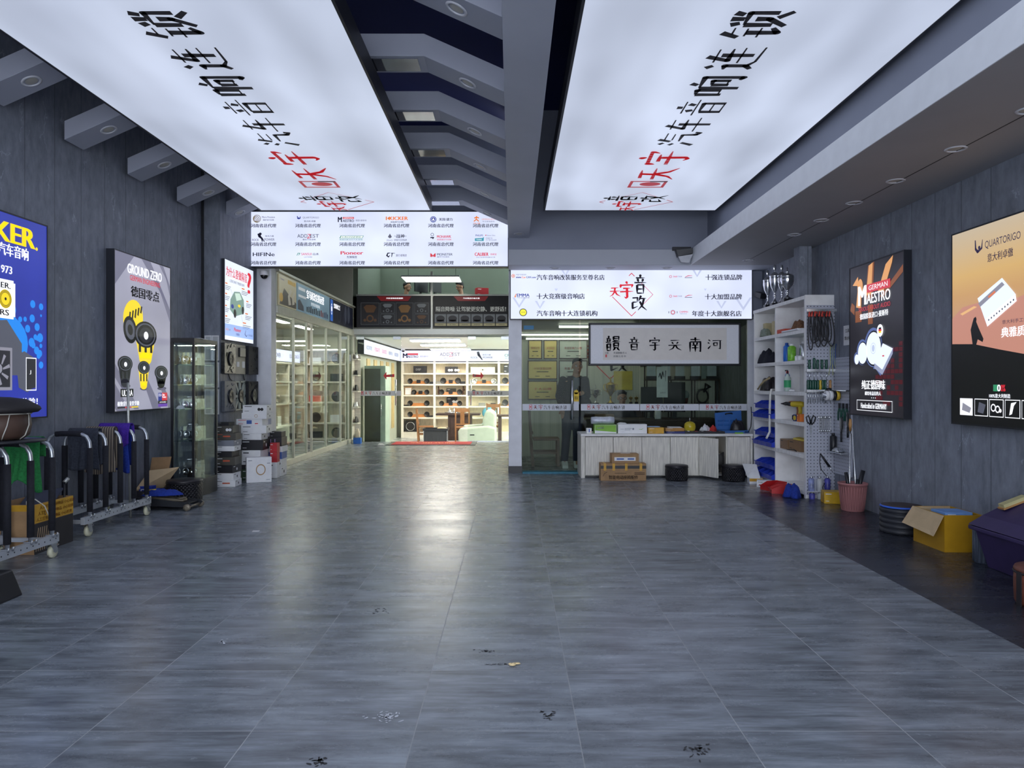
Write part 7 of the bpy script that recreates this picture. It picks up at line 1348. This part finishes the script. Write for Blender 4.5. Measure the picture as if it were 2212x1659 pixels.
# narrow shelf at the end of the sliding glass
t = thing('shelf_unit', 'narrow white shelf at the far end of the sliding glass', 'shelf', (-3.6, 16.62, 0)); part('back', B(m_shelf).box(0, .14, .3, .32, 0, 2.0), t); part('side', B(m_shelf).box(0, .015, .0, .3, 0, 2.0), t)
for i in range(6): part('shelf', B(m_shelf).box(.015, .14, 0, .3, .06 + i * .36, .085 + i * .36), t)
for i in range(6): one('helmet', heap(B((m_black, m_steel)[i % 3 == 2]), .045, .09, .13 + .03 * (i % 2), seed=90 + i), 'dark accessory on the narrow shelf by the sliding glass, %s from the floor' % OR[i], 'accessory', (-3.53, 16.78, .086 + i * .36), 0, 'accessories on the narrow shelf')
pbox('small blue carton on the floor at the foot of the narrow shelf', -3.42, 16.4, 0.0005, .16, .14, .13, 0, 'blue', 'bar', None, 'product_box', {'blue': M('card_azure', (30, 90, 180), .5)}); one('bottle', B(M('bottle_white', (200, 186, 160), .4)).lathe([(.05, 0), (.055, .01), (.055, .12), (.03, .16), (.03, .2)], n=16), 'cream bottle on the small blue carton', 'bottle', (-3.42, 16.4, .131))
# ================================================================ display room behind the sliding glass
t = thing('shelf_unit', 'long white shelving inside the display room behind the sliding glass', 'shelf', (0, 0, 0)); DS = [.1, .45, .92, 1.38, 1.78]
for z in DS: part('shelf', B(m_shelf).box(-5.22, -4.75, 11.5, 16.65, z - .035, z), t)
for i in range(6): part('upright', B(m_shelf).box(-5.22, -4.76, 11.5 + i * 1.08 - .02, 11.5 + i * 1.08 + .02, 0, 1.78), t)
part('back', B(m_shelfb).box(-5.24, -5.22, 11.48, 16.92, 0, 2.1), t)
t = lightbox('header_sign', 'lit header sign over the display room shelves behind the sliding glass', 'sign', (-4.75, 11.5, 1.785), 5.1, .25, .04, e_head, PI / 2, rim=.006)
for i, (s_, c_) in enumerate((('ROCKFORD', GRY), ('CROSSFIRE', GRN), ('ROCK POWER', BLK), ('QUARTORIGO', GRY))): art('logo', B(c_).text2(s_, .4 + i * 1.3, .08, .7, .09, -.004, .01), t)
t = thing('shelf_unit', 'white shelving across the far end of the display room', 'shelf', (0, 0, 0))
for z in DS + [2.1]: part('shelf', B(m_shelf).box(-4.7, -3.74, 16.68, 16.99, z - .035, z), t)
for x in (-4.7, -4.24, -3.77): part('upright', B(m_shelf).box(x, x + .03, 16.7, 16.99, 0, 2.1), t)
part('back', B(m_shelfb).box(-4.7, -3.74, 16.99, 17.01, 0, 2.1), t)
for zi, z in enumerate(DS):
    for q, x in enumerate((-4.45, -3.98)):
        if (zi + q) % 2: b = B(m_cone).lathe([(.05, .08), (.09, .02), (.115, -.02), (.1, -.03), (.04, .0), (.004, -.01)], (0, 0, .116), 20, 'y')
        else: b = B((m_black, CB['white'], m_red)[zi % 3]).box(-.13, .13, -.08, .08, 0, .14 + .03 * q)
        one(('carton', 'speaker')[(zi + q) % 2], b, '%s on the display room far end shelving, %s shelf up, %s half' % (('box', 'round black speaker')[(zi + q) % 2], OR[zi], ('left', 'right')[q]), ('box', 'speaker')[(zi + q) % 2], (x, 16.82, z + .0005), 0, 'goods at the far end of the display room')
rnd = random.Random(17)
KS = ('round black speaker', 'black amplifier box', 'silver horn speaker', 'white product carton', 'tan headrest cushion')
n = 0
for zi, z in enumerate(DS[:4]):
    for k in range(5):
        for q in range(2):
            y = 11.72 + k * 1.08 + q * .42 + rnd.uniform(0, .1); kd = rnd.randrange(5); lb = '%s on the display room shelving, %s shelf up, %s compartment, %s one' % (KS[kd], OR[zi], OR[k], ('near', 'far')[q]); loc = (-4.93, y, z + .0005)
            if kd == 0: b = B(m_cone).lathe([(.05, .08), (.1, .02), (.13, -.02), (.12, -.03), (.04, .0), (.004, -.01)], (0, 0, .131), 20, 'x')
            elif kd == 1: b = B(m_black).box(-.12, .1, -.14, .14, 0, .12)
            elif kd == 2: b = B(m_steel).lathe([(.03, -.06), (.04, 0), (.1, .06), (.102, .07), (.004, .02)], (0, 0, .103), 18, 'x')
            elif kd == 3: b = B(CB['white']).box(-.1, .1, -.12, .12, 0, .2)
            else: b = heap(B(M('cushion_tan', (150, 134, 110), .8)), .12, .15, .16, seed=n)
            one(('speaker', 'amplifier', 'horn', 'carton', 'cushion')[kd], b, lb, ('speaker', 'amplifier', 'speaker', 'box', 'cushion')[kd], loc, 0, 'goods on the display room shelving'); n += 1
# ================================================================ mezzanine office
t = thing('desk', 'long dark desk on the mezzanine behind the upper window', 'desk', (-1.6, 18.35, 2.75)); part('top', B(m_walnut).box(-1.6, 1.5, -.3, .3, .70, .74), t); part('panel', B(m_walnut).box(-1.6, 1.5, -.28, -.25, 0, .70), t)
def monitor(lb, loc, rz, w_=.5, h=.3, grp=None): t = thing('monitor', lb, 'monitor', loc, rz, grp); part('screen', B(m_black).box(-w_ / 2, w_ / 2, -.015, .015, .1, .1 + h), t, .005); part('stand', B(m_black).box(-.03, .03, .0, .03, .01, .15), t); part('foot', B(m_black).box(-.1, .1, -.07, .08, 0, .012), t); return t
monitor('dark monitor beside the left worker on the mezzanine', (-2.25, 18.35, 3.491), 1.0); monitor('dark monitor between the two mezzanine workers', (-1.9, 18.4, 3.491), .9, .4, .26)
pbox('red and blue carton on the right end of the mezzanine desk', -.75, 18.35, 3.4915, .3, .2, .2, .3, 'red', 'bar', None)
# ================================================================ office behind the counter
for i, (x, y, z, l_) in enumerate(((1.35, 11.8, 2.235, 1.2), (1.0, 12.75, 2.165, 1.8), (1.1, 13.2, 2.125, 1.7))):
    t = thing('tube_light', 'thin tube light under the slatted office ceiling, %s from the glass' % ('first', 'second', 'third')[i], 'light', (x, y, z), 0, 'office tube lights'); part('tube', B(e_tube).tube([(-l_ / 2, 0, 0), (l_ / 2, 0, 0)], .02 if i == 0 else .012, 10), t); part('fitting', B(m_white).box(-l_ / 2, l_ / 2, -.02, .02, .012, .05), t)
t = thing('tube_light', 'tube light near the right end of the slatted office ceiling', 'light', (2.75, 12.4, 2.19), 0, 'office tube lights'); part('tube', B(e_tube).tube([(-.6, 0, 0), (.6, 0, 0)], .015, 10), t); part('fitting', B(m_white).box(-.6, .6, -.02, .02, .012, .05), t)
m_cert = M('cert_gold', (186, 158, 86), .35, .2, var=.06); m_certw = M('cert_white', (190, 194, 186), .5); m_fr = M('frame_dark', (62, 44, 46), .4)
for px0, px1, py0, py1, m_, lb, s_ in ((1141, 1171, 735, 776, m_cert, 'narrow gold certificate, top row, leftmost on the office wall', '荣誉证书'), (1174, 1204, 735, 776, m_cert, 'narrow gold certificate, top row, second on the office wall', '大师店'), (1207, 1269, 735, 776, m_certw, 'wide white certificate, top row, over the standing man', '年度影响力人物'),
                               (1140, 1204, 779, 820, m_cert, 'wide gold certificate, middle row on the office wall', '十大连锁品牌'), (1207, 1269, 779, 820, m_certw, 'wide white certificate behind the head of the standing man', '年度十大品牌'), (1140, 1204, 823, 864, m_cert, 'wide gold certificate, bottom row on the office wall', '十大品牌'), (1383, 1432, 740, 792, m_certw, 'wide white certificate behind the calligraphy frame on the office wall', '年度十大')):
    x0, _, z1 = P(px0, py0, 13.49); x1, _, z0 = P(px1, py1, 13.49); w_, h = x1 - x0, z1 - z0; t = thing('certificate', lb, 'certificate', (x0, 13.475, z0), 0, 'framed certificates on the office wall')
    b = B(m_fr).box(0, w_, 0, .022, 0, .018).box(0, w_, 0, .022, h - .018, h).box(0, .018, 0, .022, .018, h - .018).box(w_ - .018, w_, 0, .022, .018, h - .018); part('frame', b, t); part('sheet', B(m_).box(.018, w_ - .018, .006, .02, .018, h - .018), t); art('lettering', B(m_red).text2(s_, w_ * .2, h * .5, w_ * .6, h * .14, .004, .01).use(m_ink).rect2(w_ * .3, h * .38, w_ * .4, h * .04, .004).rect2(w_ * .25, h * .15, w_ * .15, h * .03, .004).rect2(w_ * .6, h * .15, w_ * .15, h * .03, .004), t)
t = thing('wall_logo', 'large red and black brush logo on the ribbed office wall', 'sign', P(1318, 765, 13.492)); lb_ = B(m_red); lg(lb_, 0, 0, .46, m_red, m_ink); art('lettering', lb_, t)
chair('brown wooden chair just inside the office door', (.55, 12.05, 0), PI / 2, M('chair_brown', (84, 54, 38), .4, var=.2), .95, .45)
t = thing('desk', 'dark office desk running behind the counter glass', 'desk', (2.2, 12.35, 0)); part('top', B(m_walnut).box(-1.0, 1.2, -.35, .35, .71, .75), t, .006); part('front', B(m_walnut).box(-.98, 1.18, -.33, -.3, .0, .71), t)
monitor('dark screen on the office desk left of the hanging tag', (2.33, 12.35, .751), PI, .36, .42, 'office screens'); monitor('dark screen on the office desk right of the hanging tag', (2.72, 12.4, .751), PI, .36, .5, 'office screens')
pbox('small brown carton on the office desk behind the silver pouch', 1.52, 12.2, .7515, .3, .2, .07, 0, 'brown', 'bar', None); can('white jar with a lid on the office desk', (2.38, 12.08, .751), .055, .19, m_white, m_white, None, 'jar', 'jar')
t = thing('hanging_tag', 'white hanging tag with a black logo stuck inside the counter glass', 'tag', (2.16, 11.06, 1.12)); part('sheet', B(m_certw).box(0, .165, 0, .004, 0, .46), t); art('logo', B(m_ink).line2([(.03, .3), (.05, .36), (.07, .28), (.09, .38), (.11, .3)], [.01, .016, .016, .016, .008], -.002).line2([(.13, .24), (.135, .4)], [.004, .012], -.002).text2('品质生活', .05, .06, .08, .02, -.002), t)
t = thing('cabinet', 'low dark cabinet with trophies against the rear office wall', 'cabinet', (1.75, 13.3, 0)); part('body', B(m_walnut).box(-.62, .58, -.18, .18, 0, .95), t, .005); part('door', B(m_walnut).box(-.6, .05, -.195, -.18, .05, .9), t, .004); part('door', B(m_walnut).box(.07, .56, -.195, -.18, .05, .9), t, .004)
trophy('silver two-handled trophy on the rear office cabinet', (1.5, 13.3, .951), .36, m_silv, .075, 1, 'office trophies', 0, .03); trophy('tall gold lidded trophy on the rear office cabinet', (1.77, 13.3, .951), .5, m_goldm, .085, 1, 'office trophies', 0, .03); trophy('small gold figure trophy left of the silver office cup', (1.3, 13.28, .951), .18, m_goldm, .04, 0, 'office trophies'); trophy('small gold figure trophy left of the seated man, standing man side', (1.2, 13.25, .951), .15, m_goldm, .035, 0, 'office trophies')
for i in range(2): trophy('small gold figure trophy right of the seated man, %s one' % ('left', 'right')[i], (2.13 + i * .1, 13.28, .951), .16, m_goldm, .035, 0, 'office trophies')
t = thing('plaque', 'square gold plaque above the seated man in the office', 'plaque', (1.85, 13.46, 1.21)); part('board', B(M('plaque_gold', (190, 168, 50), .45)).box(0, .34, 0, .03, 0, .345), t, .004)
m_rack = M('rack_dark', (48, 42, 38), .5, .2)
t = thing('rack', 'dark metal rack of standing plaques in the rear of the office', 'shelf', (2.38, 13.25, 0))
for z in (.95, 1.38): part('shelf', B(m_rack).box(0, 1.3, -.13, .13, z, z + .02), t)
for x in (0, .43, .85, 1.28): part('post', B(m_rack).box(x, x + .02, .09, .11, 0, 2.0), t); part('post', B(m_rack).box(x, x + .02, -.13, -.11, 0, 1.4), t)
part('rail', B(m_rack).box(0, 1.3, .09, .11, 1.7, 1.72), t)
for i, x in enumerate((.04, .3, .55, .83, 1.12)):
    t = thing('award_plaque', 'pale upright award plaque on the dark rack, %s from the left' % OR[i], 'award', (2.38 + x + .06, 13.2, 1.401), 0, 'award plaques on the rack'); part('base', B(m_black).box(-.09, .09, -.04, .04, 0, .06), t); part('plate', B(M('plate_blue', (168, 186, 200), .3)).box(-.08, .08, -.01, .01, .06, .24), t)
t = thing('sculpture', 'dark horn shaped sculpture on the rack in the office', 'sculpture', (3.4, 13.22, .971)); part('ring', B(m_black).tube([(.1 * math.cos(q), 0, .13 + .12 * math.sin(q)) for q in [PI * 2 * k / 20 for k in range(21)]], .016, 8), t); part('bell', B(m_black).tube([(.02, 0, .2), (.06, 0, .27), (.1, 0, .33)], [.015, .03, .07], 12), t); part('foot', B(m_black).box(-.1, .1, -.05, .05, 0, .015), t)
t = thing('flower_pot', 'dark red pot with a pale rounded top on the office rack', 'pot', (3.08, 13.22, .971)); part('pot', B(M('pot_red', (70, 32, 32), .5)).lathe([(.05, 0), (.07, .12)], n=18), t); part('dome', B(M('dome_pale', (130, 146, 148), .2)).ball((0, 0, .15), .085, 16, 9), t)
for i, (x, z, w_, h, c_) in enumerate(((3.44, .971, .2, .26, (128, 130, 118)), (3.5, 1.42, .2, .28, (130, 150, 150)))): one('panel', B(M('panel_%d' % i, c_, .5)).box(-w_ / 2, w_ / 2, 0, .02, 0, h), ('grey flat panel leaning at the right end of the office rack', 'pale green sheet hanging high at the right of the office')[i], 'panel', (x, 13.3, z), 0, None, .003)
# ================================================================ people
m_skin = M('skin', (168, 124, 100), .55, var=.06); m_hair = M('hair_black', (20, 18, 18), .6, var=.3, scale=40)
def fuse(b, vox, name, mat, it=4):
    o = bpy.data.objects.new(name, b.mesh(name)); C.objects.link(o)
    r_ = o.modifiers.new('r', 'REMESH'); r_.mode = 'VOXEL'; r_.voxel_size = vox; s_ = o.modifiers.new('s', 'SMOOTH'); s_.iterations = it; s_.factor = .5
    dg = bpy.context.evaluated_depsgraph_get(); dg.update(); me = bpy.data.meshes.new_from_object(o.evaluated_get(dg)); bpy.data.objects.remove(o)
    for p in me.polygons: p.use_smooth = True
    me.materials.clear(); me.materials.append(mat); return me
def mpart(name, me, parent):
    o = bpy.data.objects.new(name, me); C.objects.link(o); o.parent = parent; return o
def limb(b, pts, rs):
    P_, R_ = [], []
    for (a, c), (ra, rc) in zip(zip(pts, pts[1:]), zip(rs, rs[1:])):
        for k in range(6):
            t = k / 6; P_.append(Vector(a).lerp(Vector(c), t)); R_.append(ra + (rc - ra) * t)
    P_.append(Vector(pts[-1])); R_.append(rs[-1]); b.tube(P_, R_, 14); b.ball(pts[0], rs[0], 12, 8); b.ball(pts[-1], rs[-1], 12, 8)
def head(b, c, yaw=0., pitch=0.):
    T = Matrix.Translation(c) @ Matrix.Rotation(yaw, 4, 'Z') @ Matrix.Rotation(pitch, 4, 'X'); b.T = T
    b.ball((0, .01, .02), .1, 20, 14, (.76, .95, 1.0)); b.ball((0, -.02, -.055), .066, 16, 10, (.86, .95, .95)); b.ball((0, -.045, -.095), .03, 12, 8, (1, .8, .7))
    b.tube([(0, -.085, .015), (0, -.1, -.015), (0, -.112, -.035)], [.008, .012, .016], 8); b.ball((-.013, -.098, -.037), .01, 8, 6); b.ball((.013, -.098, -.037), .01, 8, 6)
    b.ball((0, -.083, -.068), .02, 10, 6, (1.2, .5, .32)); b.ball((0, -.08, -.08), .018, 10, 6, (1.1, .5, .36)); b.ball((0, -.082, .03), .05, 12, 6, (1.1, .3, .2))
    for s_ in (-1, 1): b.ball((s_ * .078, .012, -.01), .03, 10, 8, (.3, .6, 1.05))
    b.T = None; return T
def hand(b, w_, d, side, curl=.6):                    # palm, four unequal bent fingers and a thumb from its side
    w_ = Vector(w_); d = Vector(d).normalized(); u = d.cross(Vector((0, 1, 0))).normalized() * side; n = d.cross(u).normalized() * side
    p1 = w_ + d * .085; b.tube([w_, w_ + d * .03, p1], [.024, .034, .036], 10)
    for k in range(4):
        o = u * (-.027 + .018 * k); l_ = (.065, .075, .07, .055)[k]; q0 = p1 + o; q1 = q0 + d * l_ * .45; q2 = q1 + (d * math.cos(curl) - n * math.sin(curl)) * l_ * .32; q3 = q2 + (d * math.cos(curl * 2) - n * math.sin(curl * 2)) * l_ * .26; b.tube([q0 - d * .02, q0, q1, q2, q3], [.0095, .0095, .009, .008, .007], 8)
    t0 = w_ + d * .03 - u * .03; b.tube([w_ + d * .02 - u * .01, t0, t0 + d * .03 - u * .022 - n * .01, t0 + d * .055 - u * .022 - n * .022], [.014, .012, .0105, .0085], 8)
def face(t, T, glasses=False):
    for nm, mt, r_, y in (('eye', m_white, .012, -.072), ('iris', m_black, .0065, -.081)):
        for s_ in (-1, 1):
            b = B(mt); b.T = T; b.ball((s_ * .031, y, .012), r_, 10, 7); part(nm, b, t)
    b = B(m_hair); b.T = T
    for s_ in (-1, 1): b.tube([(s_ * .015, -.088, .032), (s_ * .035, -.087, .038), (s_ * .052, -.074, .032)], [.004, .005, .003], 6)
    part('eyebrows', b, t); b = B(M('lips', (130, 80, 74), .5)); b.T = T; b.tube([(-.022, -.088, -.072), (0, -.094, -.073), (.022, -.088, -.072)], [.002, .004, .002], 6); part('mouth', b, t)
    if glasses:
        b = B(m_black); b.T = T
        for s_ in (-1, 1): b.tube([(s_ * .034 + .025 * math.cos(q * PI / 8), -.096, .01 + .018 * math.sin(q * PI / 8)) for q in range(17)], .002, 5); b.tube([(s_ * .06, -.094, .012), (s_ * .079, .0, .012)], .002, 5)
        b.tube([(-.01, -.097, .012), (.01, -.097, .012)], .002, 5); part('glasses', b, t)
    b = B(m_hair); b.T = T; b.ball((0, .028, .052), .1, 22, 14, (.8, .92, .84)); b.tube([(-.06, -.045, .095), (-.02, -.06, .112), (.03, -.058, .11), (.065, -.04, .09)], [.02, .024, .024, .018], 10); b.ball((0, .07, -.01), .06, 12, 8, (1.1, .6, 1.0))
    mpart('hair', fuse(b, .006, 'hair', m_hair, 2), t)
# the man behind the glass door
t = thing('person', 'man in a dark jacket and white sneakers standing behind the glass office door', 'person', (.955, 11.72, 0))
SL, SR, NK = (-.15, 0, 1.38), (.2, -.01, 1.38), (.055, -.01, 1.42)
EL, WL = (-.215, .03, 1.13), (-.16, -.06, .93); ER, WR = (.235, -.02, 1.13), (.165, -.19, 1.17)
hips = [(-.075, .0, .88), (.085, .0, .88)]; knees = [(-.1, -.03, .48), (.075, -.02, .48)]; ank = [(-.125, 0, .09), (.065, .02, .09)]
b = B(m_skin); T = head(b, (.075, -.05, 1.60), .12, .1); limb(b, [NK, (.07, -.03, 1.54)], [.062, .055])
b.lathe([(.12, .84), (.15, .9), (.135, 1.06), (.165, 1.25), (.17, 1.36), (.07, 1.43)], (.02, 0, 0), 24, sx=1, sy=.62); limb(b, [SL, EL, WL], [.055, .042, .03]); limb(b, [SR, ER, WR], [.055, .042, .03])
hand(b, WL, (.05, -.1, -1), 1, .4); hand(b, WR, (-.85, -.2, .35), -1, .9)
for h_, k_, a_ in zip(hips, knees, ank): limb(b, [h_, k_, a_], [.085, .056, .04]); limb(b, [a_, (a_[0], -.12, .035)], [.04, .03])
mpart('body', fuse(b, .0065, 'body', m_skin, 3), t); face(t, T)
m_jk = M('jacket_navy', (18, 21, 29), .7, var=.25, scale=12, bump=.2); m_tr = M('trousers_navy', (30, 36, 52), .8, var=.2, bump=.15); m_sn = M('sneaker_white', (206, 210, 200), .5)
b = B(m_jk); b.lathe([(.17, .80), (.178, .88), (.172, 1.06), (.182, 1.24), (.175, 1.35), (.1, 1.435), (.07, 1.45)], (.025, .005, 0), 26, sx=1.02, sy=.68); limb(b, [SL, EL, Vector(WL).lerp(Vector(EL), .04)], [.066, .058, .048]); limb(b, [SR, ER, Vector(WR).lerp(Vector(ER), .1)], [.066, .058, .048]); b.tube([(-.02, .05, 1.43), (-.03, -.04, 1.43), (.06, -.09, 1.39), (.14, -.04, 1.43), (.12, .05, 1.44), (.05, .08, 1.45), (-.02, .05, 1.43)], .022, 8)
b.ball((.235, -.06, .98), .09, 14, 10, (.8, .6, 1.3)); mpart('jacket', fuse(b, .009, 'jacket', m_jk, 4), t)
part('shirt', B(M('shirt_grey', (92, 96, 102), .8)).hexa([(-.01, -.138, 1.0), (.11, -.138, 1.0), (.11, -.1, 1.0), (-.01, -.1, 1.0), (.01, -.118, 1.42), (.11, -.118, 1.42), (.1, -.07, 1.42), (.02, -.07, 1.42)]), t, .01)
b = B(m_tr); b.lathe([(.13, .8), (.165, .88), (.15, .98)], (.005, .0, 0), 24, sx=1, sy=.68)
for h_, k_, a_ in zip(hips, knees, ank): limb(b, [h_, k_, (a_[0], a_[1], .12)], [.1, .07, .06])
mpart('trousers', fuse(b, .009, 'trousers', m_tr, 4), t)
for a_ in ank:
    b = B(m_sn); x = a_[0]; b.prism([(a_[1] + .075, 0), (a_[1] + .08, .06), (a_[1] + .05, .11), (a_[1] - .05, .105), (a_[1] - .13, .065), (a_[1] - .19, .05), (a_[1] - .205, .02), (a_[1] - .2, 0)], 'x', x - .048, x + .048); part('shoe', b, t, .016)
part('phone', B(m_black).cbox((.09, -.24, 1.225), (.075, .01, .14), (.5, .2, 0)), t)
def bust(lb, loc, rz, jk, seated=.78, glasses=False, pitch=.0):
    t = thing('person', lb, 'person', loc, rz); z = seated - .62
    b = B(m_skin); T = head(b, (0, -.04, z + .48 + .1), 0, pitch); limb(b, [(0, 0, z + .36), (0, -.02, z + .5)], [.06, .055]); b.lathe([(.14, z - .1), (.14, z), (.16, z + .2), (.165, z + .3), (.07, z + .37)], n=22, sy=.62)
    for s_ in (-1, 1): limb(b, [(s_ * .18, 0, z + .31), (s_ * .23, -.06, z + .06), (s_ * .12, -.28, z + .05)], [.052, .042, .03]); hand(b, (s_ * .12, -.28, z + .05), (-s_ * .2, -1, 0), s_, .3); limb(b, [(s_ * .09, 0, z - .05), (s_ * .1, -.42, z - .06), (s_ * .1, -.42, z - .42)], [.085, .06, .042]); limb(b, [(s_ * .1, -.42, z - .45), (s_ * .1, -.56, z - .48)], [.04, .03])
    mpart('body', fuse(b, .009, 'body', m_skin, 3), t); face(t, T, glasses)
    b = B(jk); b.lathe([(.165, z - .08), (.165, z + .02), (.185, z + .2), (.185, z + .29), (.09, z + .385)], (0, .005, 0), 22, sy=.68)
    for s_ in (-1, 1): limb(b, [(s_ * .18, 0, z + .31), (s_ * .23, -.06, z + .06), (s_ * .14, -.24, z + .05)], [.074, .062, .048])
    mpart('jacket', fuse(b, .012, 'jacket', jk, 3), t); b = B(m_tr)
    for s_ in (-1, 1): limb(b, [(s_ * .09, 0, z - .05), (s_ * .1, -.42, z - .06), (s_ * .1, -.42, z - .40)], [.1, .074, .06])
    mpart('trousers', fuse(b, .012, 'trousers', m_tr, 3), t)
    return t
def stool_seat(lb, loc, h, rz): t = thing('round_stool', lb, 'chair', loc, rz); part('seat', B(m_black).lathe([(.2, h - .05), (.22, h - .03), (.21, h), (.01, h)], n=24), t); part('column', B(m_steel).cyl((0, 0, .03), (0, 0, h - .05), .03), t); part('foot', B(m_black).lathe([(.24, 0), (.22, .03), (.03, .05)], n=20), t)
bust('man with glasses sitting low behind the office desk', (1.91, 12.88, 0), 0, m_jk, 1.12, True, .2); stool_seat('black round seat under the man with glasses in the office', (1.91, 12.86, 0), .335, 0)
bust('person in dark clothes seen in profile at the mezzanine window, left one', (-2.72, 19.0, 2.75), 1.2, m_jk, 1.1); bust('person in a dark jacket at the mezzanine window, right one', (-1.3, 19.0, 2.75), -1.1, M('jacket_olive', (62, 62, 54), .8), 1.1, False, .3)
